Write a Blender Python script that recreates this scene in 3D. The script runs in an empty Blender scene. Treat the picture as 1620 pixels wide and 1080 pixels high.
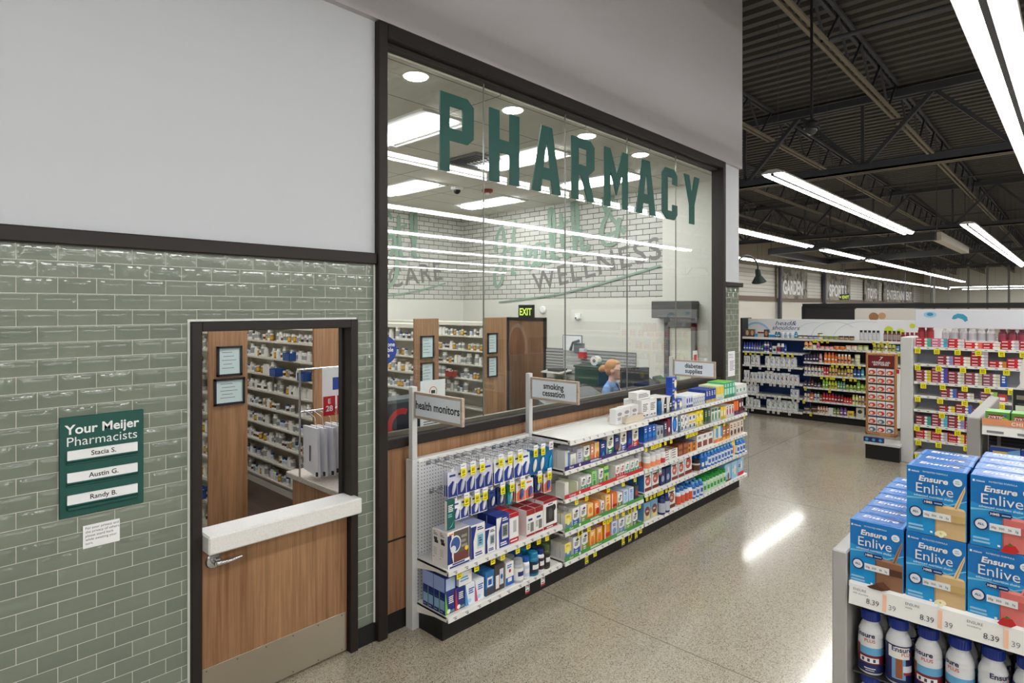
import bpy, math, random
from mathutils import Vector, Matrix
PI = math.pi
SC = bpy.context.scene
COL = SC.collection
random.seed(7)

# ------------------------------------------------------------------ camera, world, exposure
FPX = 950.0
TH = math.atan(900.0 / FPX)
CS, SN = math.cos(TH), math.sin(TH)
EYE = 2.25
cam_d = bpy.data.cameras.new('camera')
cam = bpy.data.objects.new('camera', cam_d)
COL.objects.link(cam)
cam.location = (0, 0, EYE)
cam.rotation_euler = (PI / 2, 0, TH - PI / 2)
cam_d.sensor_width = 36
cam_d.lens = FPX / 1620 * 36
cam_d.shift_y = -52 / 1620
cam_d.clip_start = 0.05
cam_d.clip_end = 400
SC.camera = cam
SC.view_settings.view_transform = 'Standard'
SC.view_settings.look = 'None'
SC.view_settings.gamma = 1
SC.view_settings.exposure = 0.16
SC.cycles.max_bounces = 8
SC.cycles.diffuse_bounces = 4
SC.cycles.glossy_bounces = 4
SC.cycles.transparent_max_bounces = 12
SC.cycles.sample_clamp_indirect = 6
SC.cycles.caustics_reflective = False
SC.cycles.caustics_refractive = False
world = bpy.data.worlds.new('store_air')
SC.world = world
world.use_nodes = True
world.node_tree.nodes['Background'].inputs[0].default_value = (0.80, 0.84, 0.9, 1)
world.node_tree.nodes['Background'].inputs[1].default_value = 0.10
STORE_EMIT = 21.0
ROOM_EMIT = 27.0

# a pixel of the 1620x1080 frame to a point of the place
def onY(px, Y):
    r = (px - 810) / FPX
    return Y * (CS + r * SN) / (SN - r * CS)
def zY(px, py, Y):
    X = onY(px, Y)
    return EYE - (py - 488) * (X * CS + Y * SN) / FPX
def onX(px, X):
    r = (px - 810) / FPX
    return X * (SN - r * CS) / (CS + r * SN)
def zX(px, py, X):
    Y = onX(px, X)
    return EYE - (py - 488) * (X * CS + Y * SN) / FPX

# ------------------------------------------------------------------ materials
def lin(c):
    return tuple(((v / 255) / 12.92 if v / 255 <= 0.04045 else ((v / 255 + 0.055) / 1.055) ** 2.4) for v in c)
_mats = {}
def M(c, rough=0.5, metal=0.0, name='paint', emit=0.0, coat=0.0):
    key = (tuple(c), rough, metal, name, emit, coat)
    if key in _mats: return _mats[key]
    m = bpy.data.materials.new(name)
    m.use_nodes = True
    nt = m.node_tree
    b = nt.nodes['Principled BSDF']
    l = lin(c)
    b.inputs['Base Color'].default_value = (*l, 1)
    b.inputs['Roughness'].default_value = rough
    b.inputs['Metallic'].default_value = metal
    b.inputs['Coat Weight'].default_value = coat
    b.inputs['Coat Roughness'].default_value = 0.08
    if emit:
        b.inputs['Emission Color'].default_value = (*l, 1)
        b.inputs['Emission Strength'].default_value = emit
    else:                                   # faint procedural unevenness of the roughness
        n = nt.nodes.new('ShaderNodeTexNoise'); n.inputs['Scale'].default_value = 14
        r = nt.nodes.new('ShaderNodeMapRange')
        r.inputs['To Min'].default_value = max(0.02, rough - 0.05); r.inputs['To Max'].default_value = min(1, rough + 0.05)
        tc = nt.nodes.new('ShaderNodeTexCoord')
        nt.links.new(tc.outputs['Object'], n.inputs['Vector'])
        nt.links.new(n.outputs['Fac'], r.inputs['Value']); nt.links.new(r.outputs['Result'], b.inputs['Roughness'])
    _mats[key] = m
    return m

def nodes_mat(name):
    m = bpy.data.materials.new(name); m.use_nodes = True
    nt = m.node_tree
    return m, nt, nt.nodes['Principled BSDF'], nt.nodes.new, nt.links.new

def plane_coords(nt, a, b, offs=(0, 0)):
    """object coordinates a and b (axis names) as the texture's x and y"""
    tc = nt.nodes.new('ShaderNodeTexCoord'); s = nt.nodes.new('ShaderNodeSeparateXYZ'); c = nt.nodes.new('ShaderNodeCombineXYZ')
    nt.links.new(tc.outputs['Object'], s.inputs[0])
    for i, (ax, of) in enumerate(((a, offs[0]), (b, offs[1]))):
        ad = nt.nodes.new('ShaderNodeMath'); ad.operation = 'ADD'; ad.inputs[1].default_value = of
        nt.links.new(s.outputs[ax], ad.inputs[0]); nt.links.new(ad.outputs[0], c.inputs[i])
    return c.outputs[0]

def brick_mat(name, a, b, c1, c2, mortar, bw, rh, ms, rough, bump, coat=0.0, offs=(0, 0), wave=0.0, smooth=0.1, offset=0.5, pillow=3.2, glaze=0.0):
    m, nt, B, N, L = nodes_mat(name)
    v = plane_coords(nt, a, b, offs)
    t = N('ShaderNodeTexBrick'); L(v, t.inputs['Vector'])
    t.offset = offset
    t.inputs['Color1'].default_value = (*lin(c1), 1); t.inputs['Color2'].default_value = (*lin(c2), 1)
    t.inputs['Mortar'].default_value = (*lin(mortar), 1)
    t.inputs['Scale'].default_value = 1; t.inputs['Mortar Size'].default_value = ms
    t.inputs['Mortar Smooth'].default_value = 0.05; t.inputs['Bias'].default_value = 0
    t.inputs['Brick Width'].default_value = bw; t.inputs['Row Height'].default_value = rh
    L(t.outputs['Color'], B.inputs['Base Color'])
    # a second, softer brick gives the pillowed edge
    t2 = N('ShaderNodeTexBrick'); L(v, t2.inputs['Vector']); t2.offset = offset
    t2.inputs['Scale'].default_value = 1; t2.inputs['Mortar Size'].default_value = ms * pillow; t2.inputs['Mortar Smooth'].default_value = 1.0
    t2.inputs['Brick Width'].default_value = bw; t2.inputs['Row Height'].default_value = rh
    inv = N('ShaderNodeMath'); inv.operation = 'SUBTRACT'; inv.inputs[0].default_value = 1
    L(t2.outputs['Fac'], inv.inputs[1])
    h = inv.outputs[0]
    if wave:
        n = N('ShaderNodeTexNoise'); n.inputs['Scale'].default_value = 11; n.inputs['Detail'].default_value = 1
        L(v, n.inputs['Vector'])
        mu = N('ShaderNodeMath'); mu.operation = 'MULTIPLY'; mu.inputs[1].default_value = wave; L(n.outputs['Fac'], mu.inputs[0])
        ad = N('ShaderNodeMath'); ad.operation = 'ADD'; L(h, ad.inputs[0]); L(mu.outputs[0], ad.inputs[1]); h = ad.outputs[0]
    bp = N('ShaderNodeBump'); bp.inputs['Distance'].default_value = bump; bp.inputs['Strength'].default_value = 1
    L(h, bp.inputs['Height']); L(bp.outputs[0], B.inputs['Normal'])
    if glaze:                                       # glossy glaze, softly domed over each tile and a little wavy
        t3 = N('ShaderNodeTexBrick'); L(v, t3.inputs['Vector']); t3.offset = offset
        t3.inputs['Scale'].default_value = 1; t3.inputs['Mortar Size'].default_value = rh * 0.42; t3.inputs['Mortar Smooth'].default_value = 1.0
        t3.inputs['Brick Width'].default_value = bw; t3.inputs['Row Height'].default_value = rh
        i3 = N('ShaderNodeMath'); i3.operation = 'SUBTRACT'; i3.inputs[0].default_value = 1; L(t3.outputs['Fac'], i3.inputs[1])
        n3 = N('ShaderNodeTexNoise'); n3.inputs['Scale'].default_value = 26; n3.inputs['Detail'].default_value = 1; L(v, n3.inputs['Vector'])
        m3 = N('ShaderNodeMath'); m3.operation = 'MULTIPLY_ADD'; m3.inputs[1].default_value = 0.30; L(n3.outputs['Fac'], m3.inputs[0]); L(i3.outputs[0], m3.inputs[2])
        b3 = N('ShaderNodeBump'); b3.inputs['Distance'].default_value = glaze; L(m3.outputs[0], b3.inputs['Height'])
        L(b3.outputs[0], B.inputs['Coat Normal'])
        c3 = N('ShaderNodeMapRange'); c3.inputs['To Min'].default_value = 0.9; c3.inputs['To Max'].default_value = 0.0; L(t.outputs['Fac'], c3.inputs['Value']); L(c3.outputs[0], B.inputs['Coat Weight'])
        B.inputs['Coat Roughness'].default_value = 0.05
    rr = N('ShaderNodeMapRange'); rr.inputs['To Min'].default_value = rough; rr.inputs['To Max'].default_value = 0.8
    L(t.outputs['Fac'], rr.inputs['Value']); L(rr.outputs[0], B.inputs['Roughness'])
    return m

def wood_mat(name, dark, light, along='Z', rough=0.42, fine=1.0):
    m, nt, B, N, L = nodes_mat(name)
    tc = N('ShaderNodeTexCoord'); mp = N('ShaderNodeMapping'); L(tc.outputs['Object'], mp.inputs[0])
    s = [42 * fine, 42 * fine, 42 * fine]; s['XYZ'.index(along)] = 1.6 * fine
    mp.inputs['Scale'].default_value = s
    n = N('ShaderNodeTexNoise'); n.inputs['Scale'].default_value = 1; n.inputs['Detail'].default_value = 5; n.inputs['Roughness'].default_value = 0.65; n.inputs['Distortion'].default_value = 0.5
    L(mp.outputs[0], n.inputs['Vector'])
    mp2 = N('ShaderNodeMapping'); L(tc.outputs['Object'], mp2.inputs[0])
    s2 = [7, 7, 7]; s2['XYZ'.index(along)] = 0.35; mp2.inputs['Scale'].default_value = s2
    n2 = N('ShaderNodeTexNoise'); n2.inputs['Scale'].default_value = 1; n2.inputs['Detail'].default_value = 2
    L(mp2.outputs[0], n2.inputs['Vector'])
    mx = N('ShaderNodeMath'); mx.operation = 'MULTIPLY_ADD'; mx.inputs[1].default_value = 0.6
    ml = N('ShaderNodeMath'); ml.operation = 'MULTIPLY'; ml.inputs[1].default_value = 0.45; L(n2.outputs['Fac'], ml.inputs[0])
    L(n.outputs['Fac'], mx.inputs[0]); L(ml.outputs[0], mx.inputs[2])
    cr = N('ShaderNodeValToRGB')
    cr.color_ramp.elements[0].position = 0.36; cr.color_ramp.elements[0].color = (*lin(dark), 1)
    cr.color_ramp.elements[1].position = 0.66; cr.color_ramp.elements[1].color = (*lin(light), 1)
    L(mx.outputs[0], cr.inputs[0]); L(cr.outputs[0], B.inputs['Base Color'])
    bp = N('ShaderNodeBump'); bp.inputs['Distance'].default_value = 0.0004; L(n.outputs['Fac'], bp.inputs['Height']); L(bp.outputs[0], B.inputs['Normal'])
    B.inputs['Roughness'].default_value = rough
    return m

def speck_mat(name, base, specks, scale=160, rough=0.3, coat=0.0, amount=0.2, seam=None):
    m, nt, B, N, L = nodes_mat(name)
    tc = N('ShaderNodeTexCoord')
    v = N('ShaderNodeTexVoronoi'); v.inputs['Scale'].default_value = scale; L(tc.outputs['Object'], v.inputs['Vector'])
    sx = N('ShaderNodeSeparateColor'); L(v.outputs['Color'], sx.inputs[0])
    cr = N('ShaderNodeValToRGB'); cr.color_ramp.interpolation = 'CONSTANT'
    e = cr.color_ramp.elements; e[0].position = 0; e[0].color = (*lin(specks[0]), 1)
    e[1].position = amount * 0.5; e[1].color = (*lin(specks[1]), 1)
    x = e.new(amount); x.color = (*lin(base), 1)
    x = e.new(1 - amount * 0.6); x.color = (*lin(specks[2]), 1)
    L(sx.outputs[0], cr.inputs[0])
    n = N('ShaderNodeTexNoise'); n.inputs['Scale'].default_value = 0.7; n.inputs['Detail'].default_value = 3; L(tc.outputs['Object'], n.inputs['Vector'])
    mr = N('ShaderNodeMapRange'); mr.inputs['To Min'].default_value = 0.95; mr.inputs['To Max'].default_value = 1.04; L(n.outputs['Fac'], mr.inputs['Value'])
    mm = N('ShaderNodeVectorMath'); mm.operation = 'SCALE'; L(cr.outputs[0], mm.inputs[0]); L(mr.outputs[0], mm.inputs['Scale'])
    out = mm.outputs[0]
    if seam:
        b = N('ShaderNodeTexBrick'); b.offset = 0; b.inputs['Scale'].default_value = 1; b.inputs['Brick Width'].default_value = seam; b.inputs['Row Height'].default_value = seam
        b.inputs['Mortar Size'].default_value = 0.004; L(tc.outputs['Object'], b.inputs['Vector'])
        mx = N('ShaderNodeMix'); mx.data_type = 'RGBA'; L(b.outputs['Fac'], mx.inputs[0]); L(out, mx.inputs[6]); mx.inputs[7].default_value = (*lin((110, 102, 85)), 1)
        out = mx.outputs[2]
    L(out, B.inputs['Base Color'])
    n3 = N('ShaderNodeTexNoise'); n3.inputs['Scale'].default_value = 0.8; n3.inputs['Detail'].default_value = 0; L(tc.outputs['Object'], n3.inputs['Vector'])
    r = N('ShaderNodeMapRange'); r.inputs['To Min'].default_value = rough * 0.93; r.inputs['To Max'].default_value = rough * 1.07; L(n3.outputs['Fac'], r.inputs['Value']); L(r.outputs[0], B.inputs['Roughness'])
    B.inputs['Coat Weight'].default_value = coat; B.inputs['Coat Roughness'].default_value = 0.09
    return m

def peg_mat(name, base, dot, a, b, pitch=0.0254, rad=0.0042):
    m, nt, B, N, L = nodes_mat(name)
    v = plane_coords(nt, a, b)
    s = N('ShaderNodeVectorMath'); s.operation = 'SCALE'; s.inputs['Scale'].default_value = 1 / pitch; L(v, s.inputs[0])
    f = N('ShaderNodeVectorMath'); f.operation = 'FRACTION'; L(s.outputs[0], f.inputs[0])
    sb = N('ShaderNodeVectorMath'); sb.operation = 'SUBTRACT'; sb.inputs[1].default_value = (0.5, 0.5, 0); L(f.outputs[0], sb.inputs[0])
    ln = N('ShaderNodeVectorMath'); ln.operation = 'LENGTH'; L(sb.outputs[0], ln.inputs[0])
    lt = N('ShaderNodeMath'); lt.operation = 'LESS_THAN'; lt.inputs[1].default_value = rad / pitch; L(ln.outputs['Value'], lt.inputs[0])
    mx = N('ShaderNodeMix'); mx.data_type = 'RGBA'; L(lt.outputs[0], mx.inputs[0])
    mx.inputs[6].default_value = (*lin(base), 1); mx.inputs[7].default_value = (*lin(dot), 1)
    L(mx.outputs[2], B.inputs['Base Color']); B.inputs['Roughness'].default_value = 0.5
    return m

def glass_mat(name='window_glass', tint=(0.93, 0.965, 0.95)):
    m = bpy.data.materials.new(name); m.use_nodes = True
    nt = m.node_tree; nt.nodes.clear(); N = nt.nodes.new; L = nt.links.new
    o = N('ShaderNodeOutputMaterial'); mx = N('ShaderNodeMixShader'); t = N('ShaderNodeBsdfTransparent'); g = N('ShaderNodeBsdfGlossy')
    g.inputs['Roughness'].default_value = 0.0; g.inputs['Color'].default_value = (1, 1, 1, 1)
    t.inputs['Color'].default_value = (*tint, 1)
    # reflection of both faces of the sheet, by the angle of view
    ge = N('ShaderNodeNewGeometry'); dt = N('ShaderNodeVectorMath'); dt.operation = 'DOT_PRODUCT'
    L(ge.outputs['Incoming'], dt.inputs[0]); L(ge.outputs['Normal'], dt.inputs[1])
    ab = N('ShaderNodeMath'); ab.operation = 'ABSOLUTE'; L(dt.outputs['Value'], ab.inputs[0])
    su = N('ShaderNodeMath'); su.operation = 'SUBTRACT'; su.inputs[0].default_value = 1; L(ab.outputs[0], su.inputs[1])
    pw = N('ShaderNodeMath'); pw.operation = 'POWER'; pw.inputs[1].default_value = 4; L(su.outputs[0], pw.inputs[0])
    ma = N('ShaderNodeMath'); ma.operation = 'MULTIPLY_ADD'; ma.inputs[1].default_value = 0.9; ma.inputs[2].default_value = 0.09; L(pw.outputs[0], ma.inputs[0])
    L(ma.outputs[0], mx.inputs[0]); L(t.outputs[0], mx.inputs[1]); L(g.outputs[0], mx.inputs[2]); L(mx.outputs[0], o.inputs[0])
    return m

WHITE = M((232, 232, 228), 0.35, name='white_metal')
SHELFW = M((228, 227, 222), 0.4, name='shelf_enamel')
POST = M((205, 207, 206), 0.4, name='light_grey_metal')
DARKTRIM = M((27, 17, 11), 0.6, name='dark_bronze_trim')
BLACK = M((13, 12, 11), 0.55, name='black_kick_enamel')
BLK = M((20, 20, 22), 0.5, name='black_plastic')
PAPER = M((236, 238, 240), 0.6, name='white_paper')
INK = M((40, 40, 44), 0.7, name='dark_ink')
GREYINK = M((120, 122, 128), 0.7, name='grey_ink')
YEL = M((238, 226, 20), 0.5, name='yellow_card')
RED = M((190, 28, 34), 0.5, name='red_print')
GREEN = M((16, 78, 70), 0.6, name='deep_green')
STEEL = M((176, 168, 150), 0.32, 0.85, name='brushed_steel')
CHROME = M((190, 190, 192), 0.22, 0.9, name='chrome_wire')
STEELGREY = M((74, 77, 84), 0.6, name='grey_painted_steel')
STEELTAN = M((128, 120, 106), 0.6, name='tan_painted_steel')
WALLW = M((198, 202, 208), 0.7, name='white_wall_paint')
WALLUP = M((198, 195, 202), 0.75, name='upper_wall_paint')
CREAM = M((218, 216, 206), 0.7, name='cream_wall_paint')
OAK = wood_mat('oak_laminate', (116, 80, 52), (170, 130, 94))
OAKD = wood_mat('dark_oak_laminate', (92, 64, 44), (136, 100, 72))
TILE = brick_mat('green_subway_tile', 'X', 'Z', (106, 117, 104), (116, 126, 113), (194, 195, 184), 0.1524, 0.0762, 0.0016, 0.30, 0.0010, pillow=2.4, glaze=0.0052, offs=(0.03, 0.0408))
BRICKL = brick_mat('white_brick_left', 'X', 'Z', (190, 188, 180), (205, 203, 196), (70, 68, 64), 0.235, 0.087, 0.005, 0.6, 0.002)
BRICKR = brick_mat('white_brick_right', 'Y', 'Z', (190, 188, 180), (205, 203, 196), (70, 68, 64), 0.235, 0.087, 0.005, 0.6, 0.002)
CEILT = brick_mat('ceiling_tile', 'X', 'Y', (222, 219, 208), (226, 223, 212), (120, 118, 110), 1.22, 0.61, 0.006, 0.9, 0.001, offset=0)
FLOORM = speck_mat('polished_terrazzo', (172, 163, 143), ((104, 93, 77), (142, 131, 112), (190, 182, 164)), 210, 0.24, 0.55, 0.26, seam=3.65)
QUARTZ = speck_mat('white_quartz', (226, 226, 222), ((214, 214, 212), (220, 220, 217), (232, 232, 230)), 260, 0.35, 0.1, 0.2)
GREYTOP = speck_mat('grey_stone_top', (176, 168, 158), ((140, 132, 124), (160, 152, 144), (196, 190, 182)), 260, 0.4, 0.0, 0.2)
CARPET = wood_mat('brown_plank_floor', (54, 40, 32), (84, 64, 52), along='Y', rough=0.5)
PEGW = peg_mat('white_pegboard', (214, 216, 218), (70, 70, 74), 'X', 'Z')
PEGY = peg_mat('blue_grey_pegboard', (172, 178, 194), (60, 62, 76), 'Y', 'Z', pitch=0.0254, rad=0.006)
PEGD = peg_mat('grey_pegboard', (96, 96, 108), (30, 30, 34), 'Y', 'Z', pitch=0.0254, rad=0.006)
GLASS = glass_mat()

# ------------------------------------------------------------------ mesh builder
_txt = {}
def text_shape(s, bold=0.0, shear=0.0, space=1.0):
    key = (s, bold, shear, space)
    if key in _txt: return _txt[key]
    c = bpy.data.curves.new('lettering', 'FONT'); c.body = s; c.size = 1; c.offset = bold; c.shear = shear; c.resolution_u = 3
    c.space_character = space; c.fill_mode = 'FRONT'
    o = bpy.data.objects.new('lettering', c); COL.objects.link(o)
    bpy.context.view_layer.update()
    me = bpy.data.meshes.new_from_object(o.evaluated_get(bpy.context.evaluated_depsgraph_get()))
    vs = [(v.co.x, v.co.y) for v in me.vertices]; fs = [tuple(p.vertices) for p in me.polygons]
    bpy.data.objects.remove(o); bpy.data.curves.remove(c); bpy.data.meshes.remove(me)
    if vs:
        x0 = min(v[0] for v in vs); x1 = max(v[0] for v in vs)
    else: x0 = x1 = 0
    _txt[key] = (vs, fs, x0, x1)
    return _txt[key]

class MB:
    def __init__(s):
        s.v = []; s.f = []; s.m = []; s.sm = []; s.mats = []; s.T = Matrix.Identity(4)
    def mi(s, mat):
        if mat not in s.mats: s.mats.append(mat)
        return s.mats.index(mat)
    def add(s, vs, fs, mat, smooth=False):
        n = len(s.v); i = s.mi(mat)
        s.v += [tuple(s.T @ Vector(v)) for v in vs]
        for f in fs:
            s.f.append(tuple(n + k for k in f)); s.m.append(i); s.sm.append(smooth)
        return s
    def box(s, x0, y0, z0, x1, y1, z1, mat):
        vs = [(x, y, z) for x in (x0, x1) for y in (y0, y1) for z in (z0, z1)]
        return s.add(vs, [(0, 1, 3, 2), (4, 6, 7, 5), (0, 4, 5, 1), (2, 3, 7, 6), (0, 2, 6, 4), (1, 5, 7, 3)], mat)
    def bbox(s, x0, y0, z0, x1, y1, z1, mat, b=0.004):
        """box with chamfered edges"""
        b = min(b, abs(x1 - x0) / 3, abs(y1 - y0) / 3, abs(z1 - z0) / 3)
        vs = []; idx = {}
        for sx in (0, 1):
            for sy in (0, 1):
                for sz in (0, 1):
                    for ax in range(3):
                        p = [x1 if sx else x0, y1 if sy else y0, z1 if sz else z0]
                        for k in range(3):
                            if k != ax: p[k] += -b if (sx, sy, sz)[k] else b
                        idx[(sx, sy, sz, ax)] = len(vs); vs.append(tuple(p))
        fs = []
        for ax in range(3):
            o = [k for k in range(3) if k != ax]
            for side in (0, 1):
                q = []
                for a_, b_ in ((0, 0), (1, 0), (1, 1), (0, 1)):
                    c = [0, 0, 0]; c[ax] = side; c[o[0]] = a_; c[o[1]] = b_
                    q.append(idx[(*c, ax)])
                flip = (side == 1) == (ax == 1)
                fs.append(tuple(q[::-1] if flip else q))
        for ax in range(3):
            o = [k for k in range(3) if k != ax]
            for a_ in (0, 1):
                for b_ in (0, 1):
                    c0 = [0, 0, 0]; c1 = [0, 0, 0]; c0[o[0]] = c1[o[0]] = a_; c0[o[1]] = c1[o[1]] = b_; c1[ax] = 1
                    fs.append((idx[(*c0, o[0])], idx[(*c1, o[0])], idx[(*c1, o[1])], idx[(*c0, o[1])]))
        for sx in (0, 1):
            for sy in (0, 1):
                for sz in (0, 1):
                    fs.append((idx[(sx, sy, sz, 0)], idx[(sx, sy, sz, 1)], idx[(sx, sy, sz, 2)]))
        return s.add(vs, fs, mat)
    def poly(s, pts, mat):
        return s.add(pts, [tuple(range(len(pts)))], mat)
    def prism(s, pts, vec, mat):
        """closed outline pts (3-D, planar) swept along vec"""
        n = len(pts); v = Vector(vec)
        vs = list(pts) + [tuple(Vector(p) + v) for p in pts]
        fs = [tuple(range(n))[::-1], tuple(range(n, 2 * n))] + [(i, (i + 1) % n, n + (i + 1) % n, n + i) for i in range(n)]
        return s.add(vs, fs, mat)
    def tube(s, pts, r, mat, n=8, caps=True):
        P = [Vector(p) for p in pts]; R = r if isinstance(r, (list, tuple)) else [r] * len(P)
        up = None; rings = []
        for i, p in enumerate(P):
            t = (P[min(i + 1, len(P) - 1)] - P[max(i - 1, 0)]).normalized()
            if up is None: up = Vector((0, 0, 1)) if abs(t.z) < 0.9 else Vector((1, 0, 0))
            a = t.cross(up)
            a = a.normalized() if a.length > 1e-5 else t.orthogonal().normalized()
            b = a.cross(t).normalized(); up = b
            rings.append([tuple(p + (a * math.cos(2 * PI * k / n) + b * math.sin(2 * PI * k / n)) * R[i]) for k in range(n)])
        vs = [v for g in rings for v in g]; fs = []
        for i in range(len(P) - 1):
            for k in range(n):
                k2 = (k + 1) % n
                fs.append((i * n + k, i * n + k2, (i + 1) * n + k2, (i + 1) * n + k))
        s.add(vs, fs, mat, True)
        if caps: s.add(rings[0], [tuple(range(n))[::-1]], mat); s.add(rings[-1], [tuple(range(n))], mat)
        return s
    def lathe(s, prof, mats, n=14, cx=0, cy=0, sy=1.0, z=0):
        """prof: (r, z) pairs; mats: one material or one per segment"""
        vs = []; k0 = 0
        rings = [[(cx + r * math.cos(2 * PI * k / n), cy + sy * r * math.sin(2 * PI * k / n), z + h) for k in range(n)] for r, h in prof]
        for i in range(len(prof) - 1):
            m = mats[i] if isinstance(mats, (list, tuple)) else mats
            vs = rings[i] + rings[i + 1]
            s.add(vs, [(k, (k + 1) % n, n + (k + 1) % n, n + k) for k in range(n)], m, True)
        m = mats[-1] if isinstance(mats, (list, tuple)) else mats
        m0 = mats[0] if isinstance(mats, (list, tuple)) else mats
        s.add(rings[0], [tuple(range(n))[::-1]], m0); s.add(rings[-1], [tuple(range(n))], m)
        return s
    def ball(s, c, r, mat, n=12, m=8, sc=(1, 1, 1)):
        vs = []; fs = []
        for j in range(m + 1):
            a = PI * j / m
            for k in range(n):
                b = 2 * PI * k / n
                vs.append((c[0] + r * sc[0] * math.sin(a) * math.cos(b), c[1] + r * sc[1] * math.sin(a) * math.sin(b), c[2] - r * sc[2] * math.cos(a)))
        for j in range(m):
            for k in range(n):
                fs.append((j * n + k, j * n + (k + 1) % n, (j + 1) * n + (k + 1) % n, (j + 1) * n + k))
        return s.add(vs, fs, mat, True)
    def text(s, t, o, u, v, size, mat, align='C', bold=0.0, shear=0.0, xs=1.0, bend=None, depth=0.0, space=1.0):
        vs, fs, x0, x1 = text_shape(t, bold, shear, space)
        o = Vector(o); u = Vector(u).normalized(); v = Vector(v).normalized()
        dx = {'L': -x0, 'C': -(x0 + x1) / 2, 'R': -x1}[align]
        out = []
        for x, y in vs:
            X = (x + dx) * size * xs; Y = y * size
            out.append(bend(X, Y) if bend else tuple(o + u * X + v * Y))
        if depth:
            nrm = u.cross(v).normalized() * depth
            n = len(out); s.add([tuple(Vector(p) + nrm) for p in out], fs, mat)
            cnt = {}
            for f in fs:
                for i in range(len(f)):
                    e = (f[i], f[(i + 1) % len(f)])
                    if (e[1], e[0]) in cnt: del cnt[(e[1], e[0])]
                    else: cnt[e] = 1
            side = []
            for a, b in cnt: side.append((a, b, n + b, n + a))
            s.add(out + [tuple(Vector(p) + nrm) for p in out], side, mat)
        else: s.add(out, fs, mat)
        return s
    def mesh(s, name):
        me = bpy.data.meshes.new(name)
        me.from_pydata(s.v, [], s.f)
        for m in s.mats: me.materials.append(m)
        me.polygons.foreach_set('material_index', s.m)
        me.polygons.foreach_set('use_smooth', s.sm)
        me.update()
        return me

# ------------------------------------------------------------------ objects
def tag(o, label=None, cat=None, group=None, kind=None):
    if label: o['label'] = label
    if cat: o['category'] = cat
    if group: o['group'] = group
    if kind: o['kind'] = kind
    return o
def obj(name, mb, parent=None, label=None):
    me = mb.mesh(name) if isinstance(mb, MB) else mb
    o = bpy.data.objects.new(name, me); COL.objects.link(o)
    if parent: o.parent = parent
    if label: o['label'] = label
    return o
def struct(name, mb):
    o = obj(name, mb); o['kind'] = 'structure'; return o
def thing(name, label, cat, loc=(0, 0, 0), rz=0, group=None):
    o = bpy.data.objects.new(name, None); COL.objects.link(o)
    o.location = loc; o.rotation_euler = (0, 0, rz); o.empty_display_size = 0.05
    return tag(o, label, cat, group)
def solo(name, mb, label, cat, loc=(0, 0, 0), rz=0, group=None, rot=None):
    o = obj(name, mb); o.location = loc; o.rotation_euler = rot if rot else (0, 0, rz)
    return tag(o, label, cat, group)
def dup(root, loc, rz=None, label=None, group=None):
    r = root.copy(); COL.objects.link(r); r.location = loc
    if rz is not None: r.rotation_euler = (0, 0, rz)
    if label: r['label'] = label
    if group: r['group'] = group
    for ch in list(root.children):
        c = ch.copy(); COL.objects.link(c); c.parent = r
        for g in ch.children:
            d = g.copy(); COL.objects.link(d); d.parent = c
    return r
# ================================================================== THE BUILDING
D = 3.482              # the pharmacy wall's front face
WT = 0.12              # its thickness
DX0, DX1, DZ = 1.153, 2.174, 2.18          # door frame, outer
WX0, WX1 = 2.32, 7.77                      # window frame, outer
WZ0, WZ1 = 1.275, 4.20
WEND = 8.30
TZ = 2.55                                  # top of the tiling
TOPZ = 6.7
UP = 0.05                                  # upper wall stands this far proud
# floor and roof
b = MB(); b.box(-14, -24, -0.1, 82, 13.2, 0, FLOORM); struct('floor', b)
b = MB()
DECK = M((76, 74, 72), 0.6, name='corrugated_steel_deck')
x = -14.0; pit = 0.30; h = 0.075
pts = []
while x < 82:
    for dx, dz in ((0, 0), (0.13, 0), (0.16, h), (0.27, h)): pts.append((x + dx, TOPZ + dz))
    x += pit
vs = []; fs = []
for i, (px_, pz_) in enumerate(pts): vs += [(px_, -24, pz_), (px_, 13.2, pz_)]
for i in range(len(pts) - 1): fs.append((2 * i, 2 * i + 1, 2 * i + 3, 2 * i + 2))
b.add(vs, fs, DECK)
b.box(-14, -24, TOPZ + 0.1, 82, 13.2, TOPZ + 0.2, DECK)
struct('ceiling', b)

# pharmacy front wall: tiled foot, white wall, upper wall
def wall_piece(b, x0, x1, z0, z1, mat, y0=D, y1=D + WT): b.box(x0, y0, z0, x1, y1, z1, mat)
b = MB()
for x0, x1, z0, z1 in ((-6, DX0, 0, TZ), (DX0, DX1, DZ, TZ), (DX1, WX0, 0, TZ), (WX1 + 0.03, WEND, 0, TZ)):
    wall_piece(b, x0, x1, z0, z1, TILE)
struct('wall_tiled_front', b)
b = MB()
wall_piece(b, -6, WX0, TZ, WZ1, WALLW); wall_piece(b, WX1, WEND, TZ, WZ1, WALLW)
struct('wall_white_front', b)
b = MB(); wall_piece(b, -6, WEND, WZ1, TOPZ, WALLUP, D - UP, D + WT); struct('wall_upper_front', b)
b = MB(); b.box(WX0, D + 0.01, 0.0, WX1, D + WT, WZ0, OAK); struct('wall_panel_front', b)
for i, z in enumerate((0.63,)):
    b = MB(); b.box(WX0 + 0.06, D + 0.006, z - 0.006, WX1, D + 0.012, z + 0.006, BLACK); struct('trim_5', b)
b = MB(); b.box(WEND - 0.03, D + WT, 0, WEND, 5.0, TOPZ, WALLW); struct('wall_end', b)
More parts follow.
